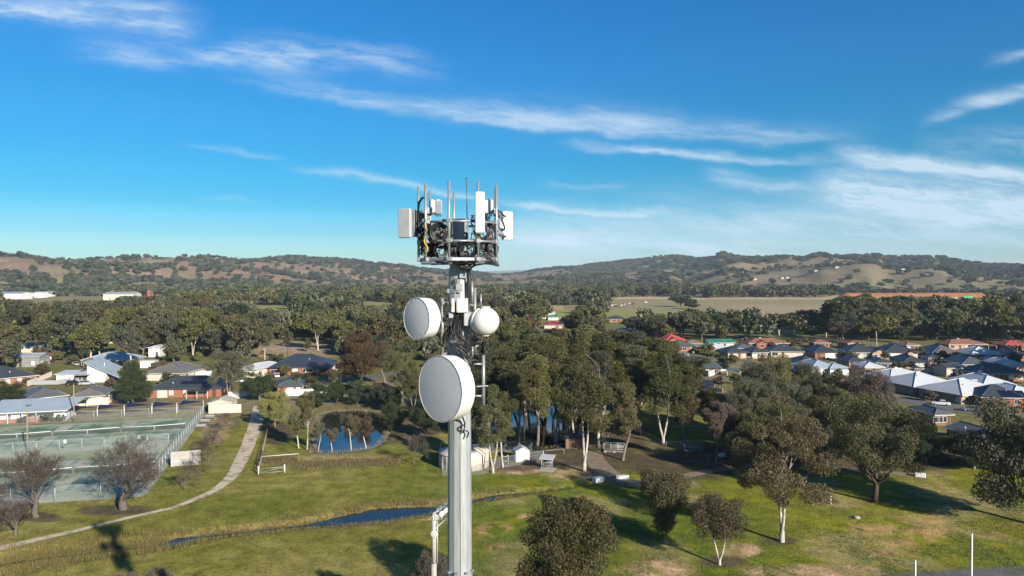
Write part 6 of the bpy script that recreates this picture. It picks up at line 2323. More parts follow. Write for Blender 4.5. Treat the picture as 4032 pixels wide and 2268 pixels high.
def coil(label, X_, Y_, dep, r_out, n, tilt=0.0, squash=1.0, T=T1, minr=0.66, parent_name='cable_coil', rc_=0.0155):
    c_ = T(X_, Y_, dep)
    rt = thing(parent_name, c_, label, 'cable')
    k = dep / FPX / 3.623
    ax_, up_ = Vector((math.cos(tilt), math.sin(tilt), 0)), Vector((0, 0, 1))
    for i in range(int(n * 1.5)):
        r0 = r_out * k * (minr + (1 - minr) * rc.random())
        off = Vector((rc.uniform(-.03, .03), rc.uniform(-.06, .06), rc.uniform(-.04, .04)))
        ph = rc.random() * 6.28
        wv = rc.uniform(0.01, 0.05)
        pts = [c_ + off + ax_ * (r0 * squash * math.cos(a_) * (1 + wv * math.sin(3 * a_ + ph))) + up_ * (r0 * math.sin(a_) * (1 + wv * math.cos(2 * a_ + ph))) + Vector((0, rc.uniform(-.006, .006), 0))
               for a_ in [2 * math.pi * j / 28 for j in range(29)]]
        MB().path(pts, rc_, 6, False).build('loop', M_cable, rt, world=True)
    return rt


coil('large black cable coil hanging left of the centre pipe', 825, 850, 25.0, 128, 14, 0.1)
coil('black cable coil at the lower left of the headframe', 850, 1110, 25.3, 105, 12, 0.35, 0.9)
coil('round black cable coil below the top rail, right of the pole', 1245, 1095, 25.0, 120, 13, -0.05)
coil('black cable coil behind the slim white panel', 1440, 860, 25.3, 118, 12, 0.1)
coil('small black cable coil at the lower right corner of the headframe', 1580, 1090, 25.6, 95, 14, 0.5, 0.8, minr=0.4)
coil('black cable coil tucked at the far left behind the front pipe', 560, 850, 26.0, 90, 12, 0.6, 0.7, minr=0.4)
coil('black cable coil low at the left behind the front pipe', 690, 1090, 26.2, 95, 12, 0.3, 0.8, minr=0.5)
coil('tight black cable coil beside the right cable run', 1470, 1050, 25.7, 70, 9, 0.2, 0.7, minr=0.5)


def run(label, pts, n, spread, T=T1, dep=25.2, r__=0.0155, m=None, name='cable_bundle', cat='cable'):
    w3 = [T(p[0], p[1], p[2] if len(p) > 2 else dep) for p in pts]
    rt = thing(name, w3[0], label, cat)
    for i in range(n if m else int(n * 1.5)):
        o_ = Vector((rc.uniform(-1, 1), rc.uniform(-1, 1), rc.uniform(-1, 1))) * spread
        q = [wob(p + o_, spread * 0.55) for p in w3]
        MB().path(spline(q, 6), r__ * rc.uniform(.85, 1.2), 6).build('strand', m or M_cable, rt, world=True)
    return rt


run('black cable bundle dropping from the centre pipe to the pole', [(1040, 1020), (1090, 1130), (1085, 1250), (1130, 1330), (1215, 1350), (1275, 1330)], 9, 0.05)
run('black cables sweeping under the headframe to its lower right corner', [(1060, 1190), (1100, 1290), (1250, 1300), (1420, 1290), (1560, 1290), (1662, 1320)], 9, 0.035)
run('black cables from the right side down to the lower right corner', [(1440, 1180), (1500, 1205), (1570, 1245), (1640, 1300), (1668, 1325)], 8, 0.035)
run('slack black cables looping from the lower right corner to the pole', [(1660, 1322), (1560, 1295), (1400, 1300), (1300, 1345), (1270, 1390)], 5, 0.03)
run('black jumper cables from the left panel antenna', [(440, 590, 25.9), (520, 560, 25.8), (545, 440, 25.7), (590, 360, 25.6), (640, 380, 25.7)], 5, 0.03)
run('black jumper cables low on the left panel antenna', [(440, 760, 25.9), (520, 730, 25.8), (590, 640, 25.7), (620, 560, 25.7), (700, 600, 26)], 6, 0.03)
run('black cables bunched behind the left front pipe', [(560, 560, 25.8), (545, 700, 25.8), (570, 820, 25.8), (540, 900, 25.8), (600, 960, 25.8), (590, 1150, 25.9)], 10, 0.06)
run('black cables hanging between the left pipe and the large coil', [(590, 600, 25.8), (680, 720, 25.7), (720, 900, 25.6), (740, 1040, 25.6), (700, 1180, 25.8)], 9, 0.07)
run('black jumper cables arching to the right panel antenna', [(1600, 560, 25.8), (1690, 545, 25.7), (1735, 600, 25.8), (1775, 630, 25.9)], 5, 0.02)
run('black cable drop beside the right panel antenna', [(1665, 560, 25.6), (1720, 660, 25.6), (1765, 790, 25.7), (1720, 830, 25.8)], 5, 0.025)
run('black cables fanning from the right radio units', [(1510, 600, 25.8), (1520, 700, 25.7), (1580, 820, 25.6), (1520, 930, 25.5), (1440, 1000, 25.4), (1400, 1120, 25.2)], 10, 0.07)
run('black cables crossing behind the right-hand pipe', [(1560, 800, 25.6), (1650, 820, 25.9), (1700, 900, 25.9), (1780, 915, 26.0)], 5, 0.03)
run('loose black cables inside the lower right of the frame', [(1430, 1000, 25.4), (1530, 990, 25.6), (1620, 1020, 25.8), (1660, 1100, 25.7), (1600, 1200, 25.6), (1480, 1160, 25.5)], 9, 0.06)
run('black cables hanging down the front right pipe', [(1390, 850, 24.9), (1410, 980, 24.9), (1400, 1100, 24.95), (1410, 1240, 25.0)], 6, 0.03)
run('black cables along the lower left of the frame', [(560, 1010, 25.9), (640, 1040, 25.8), (760, 1030, 25.7), (860, 1060, 25.5), (960, 1050, 25.3), (1030, 1030, 25.2)], 8, 0.06)
run('slack black cables across the lower left opening', [(610, 1160, 25.8), (720, 1150, 25.8), (800, 1190, 25.7), (900, 1195, 25.5)], 6, 0.06)
run('yellow cable looping down the left front pipe, upper part', [(725, 618, 25.2), (660, 650, 25.1), (632, 720, 25.05), (640, 790, 25.05), (660, 850, 25.1)], 2, 0.008, r__=0.011, m=M_yellow)
run('yellow cable looping down the left front pipe, lower part', [(650, 905, 25.05), (622, 950, 25.05), (628, 1010, 25.05), (662, 1055, 25.1), (655, 1140, 25.1)], 3, 0.01, r__=0.011, m=M_yellow)

for lb, (x0, x1, y0, y1), n_ in (('tangle of black cables filling the left half of the headframe', (560, 940, 700, 1200), 34), ('tangle of black cables filling the right half of the headframe', (1290, 1650, 640, 1230), 34),
                                  ('tangle of black cables around the pole inside the headframe', (960, 1290, 960, 1240), 16)):
    rt = thing('cable_tangle', T1((x0 + x1) / 2, (y0 + y1) / 2, 25.9), lb, 'cable')
    for i in range(n_):
        cx_, cy_ = rc.uniform(x0, x1), rc.uniform(y0, y1)
        q = []
        for k in range(6):
            q.append(T1(min(max(cx_ + rc.uniform(-75, 75), x0), x1), min(max(cy_ - 110 + k * 45 + rc.uniform(-40, 40), y0 - 30), y1), rc.uniform(25.5, 26.5)))
        MB().path(spline(q, 5), 0.015, 5).build('strand', M_cable, rt, world=True)

# ------------------------------------------------------------------ equipment below the headframe
def dish(label, cx_, cy_, T, dep, dia, deep, ang, seed, wk_=0.022):
    """drum dish with fabric cover; ang: degrees its face is turned to the left of the camera"""
    c_ = T(cx_, cy_, dep)
    a_ = math.radians(ang)
    n_ = Vector((-math.sin(a_), -math.cos(a_), 0))
    sx = Vector((math.cos(a_), -math.sin(a_), 0))
    up_ = Vector((0, 0, 1))
    r__ = dia / 2
    rt = thing('drum_dish', c_ - n_ * deep, label, 'dish antenna')
    rg = random.Random(seed)
    N, K = 96, 10
    vs, fs = [c_ + n_ * 0.05], []
    wr = [[rg.uniform(0, 6.28), rg.choice((17, 23, 29, 37, 43))] for _ in range(4)]
    for k in range(1, K + 1):
        f_ = k / K
        for j in range(N):
            th = 2 * math.pi * j / N
            w_ = sum(math.sin(q[1] * th + q[0]) for q in wr) / 4
            out = 0.05 * (1 - f_ * f_) + wk_ * max(0, f_ - 0.80) / 0.20 * w_ * (1 if k < K else 0.4)
            rr__ = r__ * f_ * 0.992
            vs.append(c_ + sx * (rr__ * math.cos(th)) + up_ * (rr__ * math.sin(th)) + n_ * out)
    for j in range(N):
        fs.append((0, 1 + j, 1 + (j + 1) % N))
    for k in range(K - 1):
        for j in range(N):
            j2 = (j + 1) % N
            fs.append((1 + k * N + j, 1 + (k + 1) * N + j, 1 + (k + 1) * N + j2, 1 + k * N + j2))
    MB().add(vs, fs, True).build('cover', M_cover, rt, world=True)
    prof = [(0.0, 1.0), (0.02, 1.012), (deep * .35, 1.008), (deep * .7, 1.0), (deep, 0.985)]
    vs, fs = [], []
    for h_, k_ in prof:
        for j in range(N):
            th = 2 * math.pi * j / N
            w_ = 1 + 0.004 * math.sin(7 * th + h_ * 9 + seed) + 0.003 * math.sin(19 * th + h_ * 20)
            vs.append(c_ + sx * (r__ * k_ * w_ * math.cos(th)) + up_ * (r__ * k_ * w_ * math.sin(th)) - n_ * h_)
    for i in range(len(prof) - 1):
        for j in range(N):
            j2 = (j + 1) % N
            fs.append((i * N + j, i * N + j2, (i + 1) * N + j2, (i + 1) * N + j))
    MB().add(vs, fs, True).build('shroud', M_shroud, rt, world=True)
    MB().path([c_ + sx * (r__ * 1.012 * math.cos(2 * math.pi * j / 64)) + up_ * (r__ * 1.012 * math.sin(2 * math.pi * j / 64)) + n_ * 0.005 for j in range(65)], 0.009, 6, False).build('rim', M_cover, rt, world=True)
    MB().lathe([(r__ * 0.985, deep), (r__ * .8, deep + 0.10), (r__ * .45, deep + 0.22), (0.14, deep + 0.28), (0.14, deep + 0.42)], 40, c_, axis=-n_, cap0=False).build('reflector_back', M_shroud, rt, world=True)
    return rt, c_, n_


d1, dc1, dn1 = dish('small drum dish with grey fabric face, left of the pole', 508, 775, T2, 25.15, 1.46, 0.50, 44.5, 3)
d2, dc2, dn2 = dish('large drum dish with grey fabric face, low in front of the pole', 843, 548, T3, 24.85, 2.30, 0.62, 44.0, 8, 0.010)
# pipe that carries the small dish
a, b = T2(875, 482, 25.75), T2(880, 1335, 25.75)
b.x = a.x
dp = MB().tube(a, b, 0.064, 0.064, 14).build('dish_pipe', M_gal2, tower, world=True)
for Y_ in (560, 740, 1290):
    p = T2(900, Y_, 25.75)
    q = Vector((PX - 0.35, TD - 0.05, p.z))
    MB().box((p + q) / 2, ((q - p).length + 0.1, 0.07, 0.10), math.atan2(q.y - p.y, q.x - p.x)).build('arm', M_gal2, tower, world=True)
    MB().rbox(p, (0.18, 0.2, 0.14), 0, 0.02).build('clamp', M_gal2, tower, world=True)
bk = dc1 - dn1 * 0.92
pq = Vector((a.x, a.y, bk.z))
MB().box((bk + pq) / 2, ((pq - bk).length, 0.14, 0.28), math.atan2(pq.y - bk.y, pq.x - bk.x)).build('mount', M_gal2, d1, world=True)
bk = dc2 - dn2 * 0.95
MB().box((bk + Vector((PX, TD, bk.z))) / 2, (0.55, 0.2, 0.4), 0.6).build('mount', M_gal2, d2, world=True)
# ball radome
bc = T2(1490, 815, 25.25)
bn = Vector((0.62, -0.78, 0)).normalized()
rt = thing('ball_radome_dish', bc, 'white ball-shaped radome antenna right of the pole', 'dish antenna')
R0 = 200 / 3.623 * 25.25 / FPX
prof = [(0.001, R0)] + [(R0 * math.sin(k), R0 * math.cos(k)) for k in [i * 0.13 for i in range(1, 15)]]
prof += [(R0 * 0.985, R0 * -0.22), (R0 * 1.0, R0 * -0.30), (R0 * .98, R0 * -.52), (R0 * .6, R0 * -.74), (R0 * .3, R0 * -.8)]
MB().lathe(prof, 48, bc, axis=bn, cap0=False).build('radome', M_white, rt, world=True)
MB().lathe([(R0 * 0.36, R0 * 0.90), (R0 * 0.34, R0 * 1.04), (R0 * 0.30, R0 * 1.06)], 28, bc, axis=(0, 0, 1)).build('top_cap', M_white, rt, world=True)
MB().lathe([(R0 * 0.30, -R0 * 1.0), (R0 * 0.28, -R0 * 1.05)], 28, bc, axis=(0, 0, 1)).build('bottom_cap', M_white, rt, world=True)
MB().rbox(bc - bn * R0 * 0.35 + Vector((0.05, 0.12, R0 * .62)), (0.62, 0.10, 0.07), 0.05, 0.01).build('bracket', M_white, rt, world=True)
MB().rbox(bc - bn * R0 * 0.35 + Vector((-0.05, 0.12, -R0 * .98)), (0.55, 0.10, 0.07), -0.05, 0.01).build('bracket', M_gal2, rt, world=True)
for (X_, Y0, Y1, dep, r__) in ((1232, 248, 700, 25.6, .04), (1300, 246, 560, 25.7, .045), (1340, 336, 1250, 25.72, .058), (1425, 426, 640, 26.2, .034), (1243, 1180, 1330, 25.7, .04), (1306, 1170, 1320, 25.6, .035),
                               (1462, 1290, 2012, 25.75, .062)):
    a, b = T2(X_, Y0, dep), T2(X_, Y1, dep)
    b.x = a.x
    MB().tube(a, b, r__, r__, 12).build('mounting_pipe', M_gal2, tower, world=True)
for (X0, Y0, X1, Y1, d0, d1_) in ((1180, 395, 1345, 370, 25.7, 25.72), (1100, 560, 1340, 590, 25.6, 25.7), (1100, 1210, 1390, 1165, 25.7, 25.7), (1250, 1425, 1440, 1425, 25.8, 25.75), (1250, 1880, 1440, 1880, 25.8, 25.75)):
    MB().tube(T2(X0, Y0, d0), T2(X1, Y1, d1_), 0.035, 0.035, 8).build('arm', M_gal2, tower, world=True)
MB().box((T3(1370, 530, 25.5) + T3(1520, 485, 25.7)) / 2, ((T3(1520, 485, 25.7) - T3(1370, 530, 25.5)).length, 0.05, 0.04), 0.4).build('strut', M_gal2, tower, world=True)
for (X_, Y_) in ((960, 385), (1115, 380)):
    q = T2(X_, Y_, 25.6)
    MB().rbox(q, (0.11, 0.14, 0.17), 0, 0.015).build('clamp', M_gal2, tower, world=True)
for k in (-0.03, 0.03):
    q = T2(1040, 380, 25.6)
    MB().tube(q + Vector((-0.2, -0.05, k)), q + Vector((0.2, -0.05, k)), 0.012, 0.012, 6).build('clamp_rod', M_gal2, tower, world=True)


def ebox(label, X0, X1, Y0, Y1, dep, thick, yw, m, name='equipment_box', sticker=None):
    c_ = (T2(X0, Y0, dep) + T2(X1, Y1, dep)) / 2
    w_ = abs(T2(X1, Y0, dep).x - T2(X0, Y0, dep).x)
    h_ = abs(T2(X0, Y0, dep).z - T2(X0, Y1, dep).z)
    ax = yaw(yw)
    rt = thing(name, c_, label, 'equipment box')
    MB().rbox(c_, (w_, thick, h_), 0, 0.02, ax).build('housing', m, rt, world=True)
    MB().rbox(c_ + Vector((0, 0, h_ / 2 + 0.008)), (w_ * 1.04, thick * 1.08, 0.02), 0, 0.006, ax).build('lid', m, rt, world=True)
    for i in range(3):
        q = c_ + ax[0] * (-w_ * .3 + w_ * .3 * i) - Vector((0, 0, h_ / 2))
        MB().tube(q, q - Vector((0, 0, 0.06)), 0.015, 0.015, 6).build('connector', M_cable, rt, world=True)
    if sticker:
        MB().box(c_ - ax[1] * (thick / 2 + 0.004) + ax[0] * sticker[0] * w_ + Vector((0, 0, sticker[1] * h_)), (0.05, 0.004, 0.07), ax=ax).build('sticker', M_orange, rt, world=True)
    return rt


ebox('white equipment box above the radomes, larger of two', 1075, 1238, 492, 690, 25.25, 0.22, 8, M_white, sticker=(-0.42, -0.38))
ebox('narrow white equipment box left of the larger one', 1002, 1050, 495, 686, 25.35, 0.26, 8, M_white, sticker=(-0.2, 0.0))
ebox('grey-white radio box behind the ball radome', 1180, 1345, 690, 878, 25.35, 0.2, 8, M_lgrey)
ebox('small pale junction box left of the cables', 965, 1040, 698, 770, 25.4, 0.14, 4, M_lgrey)
ebox('round-cornered grey junction box among the lower cables', 1118, 1180, 965, 1045, 25.5, 0.12, 0, M_lgrey)

run('thick black cable run down the pole below the equipment boxes', [(1100, 700), (1040, 850), (1035, 1000), (1090, 1110), (1180, 1160)], 9, 0.06, T2, 25.35)
run('black cables curving right under the radio box', [(1160, 720), (1130, 850), (1130, 980), (1190, 1080), (1290, 1130), (1400, 1110)], 9, 0.06, T2, 25.4)
run('black cables bunched low right above the large dish', [(1100, 1160), (1150, 1230), (1220, 1300), (1260, 1380), (1300, 1440)], 10, 0.07, T2, 25.35)
run('black cables hanging behind the large dish top', [(1250, 1000), (1210, 1120), (1180, 1230), (1230, 1340), (1290, 1420), (1320, 1500)], 7, 0.05, T2, 25.4)
run('black cable rising from the ball radome to the headframe', [(1230, 690, 25.4), (1260, 560, 25.5), (1250, 300, 25.5), (1245, 60, 25.5), (1270, -60, 25.4)], 4, 0.03, T2, 25.5)
run('second black cable up the right side of the pole', [(1275, 560, 25.6), (1278, 300, 25.6), (1272, 120, 25.6), (1265, 20, 25.6)], 3, 0.015, T2, 25.5)
run('black cable from the small dish to the pole', [(780, 1010, 25.5), (820, 1090, 25.5), (900, 1160, 25.6), (960, 1060, 25.65), (1000, 880, 25.6)], 3, 0.02, T2, 25.5)
run('black cables curling left of the pole behind the dish pipe', [(985, 900, 25.6), (920, 1000, 25.6), (900, 1100, 25.65), (960, 1180, 25.6)], 5, 0.03, T2, 25.5)
coil('black cable coil hanging at the right below the ball radome', 1500, 1180, 25.6, 95, 10, 0.2, 0.35, T2, 0.6)
coil('wide black cable coil below the ball radome', 1390, 1180, 25.7, 105, 9, 0.1, 0.9, T2, 0.6)
coil('tangled black cable coil in front of the pole above the large dish', 1180, 1180, 25.4, 110, 10, 0.2, 0.9, T2, 0.4)
for X_, Y_ in ((1110, 1245), (1140, 1190), (1270, 1185), (1300, 1170)):
    pass
run('loose black cable tail hanging below the large dish', [(1155, 945, 25.2), (1185, 1000, 25.4), (1195, 1050, 25.45), (1135, 1090, 25.45), (1150, 1135, 25.45), (1235, 1155, 25.45), (1245, 1190, 25.45), (1222, 1245, 25.45)], 2, 0.012, T3, 25.4, 0.016)
run('short thick black cable stub under the large dish', [(1150, 930, 25.2), (1185, 1000, 25.4), (1195, 1065, 25.45), (1175, 1170, 25.45)], 4, 0.02, T3, 25.4, 0.02)

# ------------------------------------------------------------------ floodlight pole
FD = 36.0
fb = P(*t4(620, 1440), FD)
fp = thing('floodlight_pole', (fb.x, FD, 0), 'concrete floodlight pole with round lamps left of the tower foot', 'light pole')
zt_ = P(*t4(627, 820), FD).z
MB().tube((0, 0, 0), (0, 0, P(*t4(627, 1300), FD).z), 0.22, 0.135, 14).build('pole', M_cpole, fp)
MB().tube((0.0, 0, P(*t4(627, 1300), FD).z), (0.0, 0, zt_ + 0.1), 0.12, 0.105, 14).build('pole_top', M_cpole, fp)
MB().tube((0.16, 0.1, P(*t4(627, 1310), FD).z), (0.16, 0.1, zt_), 0.035, 0.035, 8).build('conduit', M_galv, fp)
M_lampm = mat('lamp_reflector', (0.85, 0.86, 0.88), 0.12, 0.85, 0.6)
M_lampg = mat('lamp_lens', (0.75, 0.77, 0.79), 0.08, 0.3, 0.7)
arm0, arm1 = P(*t4(640, 890), FD), P(*t4(800, 745), FD + 3.2)
MB().tube(arm0, arm1, 0.045, 0.045, 8).build('crossarm', M_galv, fp, world=True)
arm2, arm3 = P(*t4(615, 720), FD), P(*t4(770, 615), FD + 3.2)
MB().tube(arm2, arm3, 0.045, 0.045, 8).build('crossarm', M_galv, fp, world=True)
MB().tube(P(*t4(610, 900), FD), P(*t4(612, 720), FD), 0.03, 0.03, 7).build('upright', M_galv, fp, world=True)
for X_, Y_, dd, r__, face in ((638, 760, 0, 46, (-0.15, -0.95, -0.28)), (714, 720, 0.9, 40, (0.45, -0.82, -0.3)), (762, 680, 1.8, 36, (0.5, -0.8, -0.3)), (628, 957, -0.1, 46, (-0.1, -0.95, 0.0)),
                               (700, 640, 2.0, 20, (-0.6, 0.6, -0.4)), (755, 606, 3.0, 20, (-0.6, 0.6, -0.4)), (668, 668, 1.0, 22, (-0.6, 0.6, -0.4))):
    c_ = P(*t4(X_, Y_), FD + dd)
    ax_ = Vector(face).normalized()
    k = r__ / 2.97 * (FD + dd) / FPX
    hd = MB().lathe([(k * .3, -k * 1.1), (k * .55, -k * .8), (k * .92, -k * .2), (k, 0.0), (k * 1.02, 0.02)], 22, c_, axis=ax_, cap1=False).build('lamp_head', M_lampm, fp, world=True)
    MB().lathe([(0.001, k * .12), (k * .6, k * .08), (k * .98, 0.0)], 22, c_, axis=ax_, cap0=False, cap1=False).build('lens', M_lampg, hd, world=True)
    MB().tube(c_ - ax_ * k * .4 + Vector((0, 0, -k)), c_ - ax_ * k * .4 + Vector((0, 0, -k * 2.1)), 0.02, 0.02, 6).build('lamp_stem', M_galv, fp, world=True)

# ------------------------------------------------------------------ vehicles
M_tyre = mat('tyre', (0.015, 0.015, 0.016), 0.85)
M_rim = mat('wheel_rim', (0.45, 0.46, 0.47), 0.35, 0.7)
M_cglass = mat('car_glass', (0.015, 0.018, 0.022), 0.05, 0, 0.7)
M_lampc = mat('car_headlamp', (0.7, 0.72, 0.74), 0.1, 0.1, 0.6)
M_tail = mat('car_tail_lamp', (0.35, 0.02, 0.02), 0.2)
PAINT = {k: mat('paint_' + k, c_, 0.25, 0.1, 0.6) for k, c_ in {'white': (0.78, 0.79, 0.80), 'silver': (0.42, 0.43, 0.45), 'dark': (0.025, 0.028, 0.032), 'blue': (0.03, 0.08, 0.32), 'red': (0.30, 0.025, 0.03), 'grey': (0.16, 0.17, 0.18)}.items()}


def loft(b, secs, closed=True):
    """secs: list of rings (same count)"""
    n = len(secs[0])
    vs = [p for s_ in secs for p in s_]
    fs = []
    for i in range(len(secs) - 1):
        for j in range(n):
            k = (j + 1) % n
            fs.append((i * n + j, i * n + k, (i + 1) * n + k, (i + 1) * n + j))
    fs.append(tuple(range(n - 1, -1, -1)))
    fs.append(tuple((len(secs) - 1) * n + j for j in range(n)))
    return b.add(vs, fs)


def car(label, px_, heading, paint, kind='sedan', cat='car'):
    p = G(*px_)
    rt = thing('parked_' + ('ute' if kind == 'ute' else 'car'), p, label, cat, None, R(heading))
    m = PAINT[paint]

    def ring_(x_, w_, z0, z1):
        e = 0.10
        return [(x_, -w_ + e, z0), (x_, w_ - e, z0), (x_, w_, z0 + e), (x_, w_, z1 - e), (x_, w_ - e, z1), (x_, -w_ + e, z1), (x_, -w_, z1 - e), (x_, -w_, z0 + e)]
    body = [(-2.25, .74, .38, .80), (-2.15, .84, .28, .92), (-1.5, .88, .24, .97), (-.6, .90, .24, .98), (.7, .90, .24, .96), (1.5, .88, .24, .90), (2.1, .82, .28, .80), (2.28, .70, .36, .68)]
    loft(MB(), [ring_(*q) for q in body]).build('body', m, rt)
    if kind == 'ute':
        cab = [(-.55, .72, .9, 1.0), (-.4, .70, .9, 1.55), (.35, .70, .9, 1.58), (.95, .74, .9, 1.0)]
    elif kind == 'wagon':
        cab = [(-2.1, .74, .9, 1.0), (-1.8, .70, .9, 1.5), (.15, .70, .9, 1.56), (1.0, .76, .9, .98)]
    else:
        cab = [(-1.7, .74, .9, 1.0), (-1.0, .68, .9, 1.40), (.1, .68, .9, 1.44), (.95, .76, .9, .98)]
    cabo = loft(MB(), [ring_(q[0], q[1], q[2], q[3] - 0.06) for q in cab]).build('cabin_glass', M_cglass, rt)
    tops = [q for q in cab if q[3] > 1.2]
    MB().rbox(((tops[0][0] + tops[-1][0]) / 2, 0, tops[0][3]), (tops[-1][0] - tops[0][0] + 0.1, 1.34, 0.09), 0, 0.03).build('roof', m, rt)
    for x_ in (tops[0][0], (tops[0][0] + tops[-1][0]) / 2, tops[-1][0]):
        for s_ in (-1, 1):
            MB().box((x_, s_ * 0.705, 1.2), (0.07, 0.05, 0.5)).build('pillar', m, rt)
    for x_ in (-1.38, 1.38):
        for s_ in (-1, 1):
            w_ = MB().lathe([(.20, -.11), (.31, -.10), (.33, -.05), (.33, .05), (.31, .10), (.20, .11)], 18, (x_, s_ * .80, .33), axis=(0, 1, 0)).build('wheel', M_tyre, rt)
            MB().lathe([(.19, 0.0), (.20, .012), (.04, .03)], 14, (x_, s_ * .905, .33), axis=(0, s_, 0)).build('rim', M_rim, w_)
    for s_ in (-1, 1):
        MB().rbox((2.17, s_ * .58, .66), (0.12, 0.30, 0.14), 0, 0.02).build('headlight', M_lampc, rt)
        MB().rbox((-2.17, s_ * .60, .76), (0.10, 0.26, 0.14), 0, 0.02).build('tail_light', M_tail, rt)
    if kind == 'ute':
        MB().box((-1.4, 0, 1.02), (1.4, 1.5, 0.1)).build('tray_cover', M_gutterd, rt)
    return rt


car('white car parked on the grass behind the small pond', (cB(0, 0)[0] + 0 * 0 + 876, 1543), 172, 'white', 'wagon')
car('dark red car parked behind the white one at the small pond', (1500, 1524), 170, 'red')
car('silver car parked beside the dark one below the skillion house', cA(1240, 782), 20, 'silver', 'wagon')
car('black four-wheel drive with its nose to the skillion house', cA(1055, 782), 15, 'dark', 'wagon')
car('silver-grey car on the grass left of the pale blue roof', cA(1075, 502), -40, 'silver')
car('dark car beside the rounded shrub at left', cA(965, 410), 5, 'dark', 'wagon')
car('white car reversed into the carport of the navy roofed house', cB(1580, 596), -70, 'white')
car('white sports car on the street left of the willow', cB(1075, 664), 175, 'white')
car('white utility vehicle in the drive beside the street', cR(780, 456), 20, 'white', 'ute')
car('pale blue car in front of the paired tan houses', cR(1405, 516), -30, 'silver')
car('blue car in the drive of the slate roofed house', cS(862, 518), 10, 'blue')
car('maroon car in the carport of the long pale building', cA(730, 335), 175, 'red', 'wagon')
car('dark car under the shade tree right of the paired tan houses', cS(-1100, 500), 10, 'dark')

car('white car parked along the street below the white group of roofs', cS(1520, 1112), 152, 'white')
car('dark car parked along the street below the white group, farther right', cS(1900, 1188), 152, 'grey', 'wagon')
car('silver car on the street in front of the light grey steep roof', cR(620, 486), 175, 'silver')
car('white car in the yard of the grey-green roofed house with carport', cR(1075, 690), 20, 'white')
car('red car in the lane between the slate roofs', cS(640, 590), 170, 'red')
# caravan
a, b = G(*cA(375, 500)), G(*cA(640, 497))
d = b - a
rt = thing('caravan', a, 'white touring caravan with three dark windows in front of the grey shed', 'caravan', None, math.atan2(d.y, d.x))
L = d.length
sec = [(0.0, 0.5, 2.5), (0.15, 0.35, 2.75), (L * .75, 0.35, 2.8), (L * .9, 0.4, 2.3), (L, 0.7, 1.3)]
loft(MB(), [[(x_, 0, z0), (x_, 2.3, z0), (x_, 2.3, z1), (x_, 0, z1)] for x_, z0, z1 in sec]).build('body', PAINT['white'], rt)
for x_ in (L * .15, L * .45, L * .75):
    MB().rbox((x_, -0.02, 1.75), (0.95, 0.05, 0.6), 0, 0.015).build('window', M_cglass, rt)
MB().box((L * .4, -0.015, 0.75), (L * .75, 0.02, 0.14)).build('stripe', PAINT['blue'], rt)
for x_ in (L * .42, L * .52):
    MB().lathe([(.2, -.1), (.33, -.08), (.33, .08), (.2, .1)], 14, (x_, 0.1, .33), axis=(0, 1, 0)).build('wheel', M_tyre, rt)
MB().tube((L - 0.1, 1.1, 0.45), (L + 1.4, 1.1, 0.4), 0.06).build('drawbar', M_galv, rt)
# small tractor-like machine right of the caravan
p = G(*cA(725, 458))
rt = thing('ride_on_mower', p, 'small red and white machine standing right of the caravan', 'machine', None, 0.3)
MB().rbox((0, 0, 0.9), (1.3, 1.0, 0.7), 0, 0.08).build('body', PAINT['red'], rt)
MB().rbox((-0.2, 0, 1.8), (0.9, 0.95, 1.1), 0, 0.08).build('cab', PAINT['white'], rt)
for x_ in (-.5, .5):
    for s_ in (-1, 1):
        MB().lathe([(.15, -.1), (.36, -.08), (.36, .08), (.15, .1)], 12, (x_, s_ * .5, .36), axis=(0, 1, 0)).build('wheel', M_tyre, rt)

# ------------------------------------------------------------------ horse in the paddock
def horse():
    p = G(*cB(1415, 302))
    rt = thing('horse', p, 'dark brown horse grazing in the paddock beside the lone burnt tree', 'horse', None, R(195))
    me = bpy.data.meshes.new('body')
    v = [(-.75, 0, 1.25), (-.35, 0, 1.28), (.2, 0, 1.22), (.65, 0, 1.28), (.95, 0, 1.35), (1.35, 0, 1.05), (1.65, 0, .65), (1.80, 0, .32),
         (-.75, .2, 1.0), (-.68, .2, .72), (-.80, .2, .42), (-.74, .2, .04), (-.75, -.2, 1.0), (-.62, -.2, .72), (-.70, -.2, .42), (-.62, -.2, .04),
         (.62, .19, .95), (.66, .19, .5), (.64, .19, .04), (.62, -.19, .95), (.74, -.19, .5), (.76, -.19, .04), (-.95, 0, 1.15), (-1.05, 0, .6), (1.5, .06, .98), (1.5, -.06, .98)]
    e = [(0, 1), (1, 2), (2, 3), (3, 4), (4, 5), (5, 6), (6, 7), (0, 8), (8, 9), (9, 10), (10, 11), (0, 12), (12, 13), (13, 14), (14, 15), (3, 16), (16, 17), (17, 18), (3, 19), (19, 20), (20, 21), (0, 22), (22, 23)]
    me.from_pydata(v[:24], e, [])
    o = link_mesh('body', me, rt)
    sk = o.modifiers.new('skin', 'SKIN')
    rads = [.30, .33, .31, .31, .22, .17, .13, .08, .17, .10, .07, .06, .17, .10, .07, .06, .14, .08, .06, .14, .08, .06, .05, .06]
    for d_, r__ in zip(me.skin_vertices[0].data, rads):
        d_.radius = (r__, r__)
    me.skin_vertices[0].data[1].use_root = True
    o.modifiers.new('sub', 'SUBSURF').levels = 1
    o.modifiers['sub'].render_levels = 1
    me.materials.append(mat('horse_coat', (0.055, 0.028, 0.018), 0.6, 0, 0.3, (0.035, 0.018, 0.012), 3, 3))
    MB().path([(.75, 0, 1.58), (1.1, 0, 1.42), (1.45, 0, 1.05)], [.05, .07, .04], 6).build('mane', M_tyre, rt)
    for s_ in (-1, 1):
        MB().lathe([(.03, 0), (.035, .06), (.005, .14)], 6, (1.5, s_ * .07, .92), axis=(-.4, s_ * .3, .9)).build('ear', me.materials[0], rt)


horse()

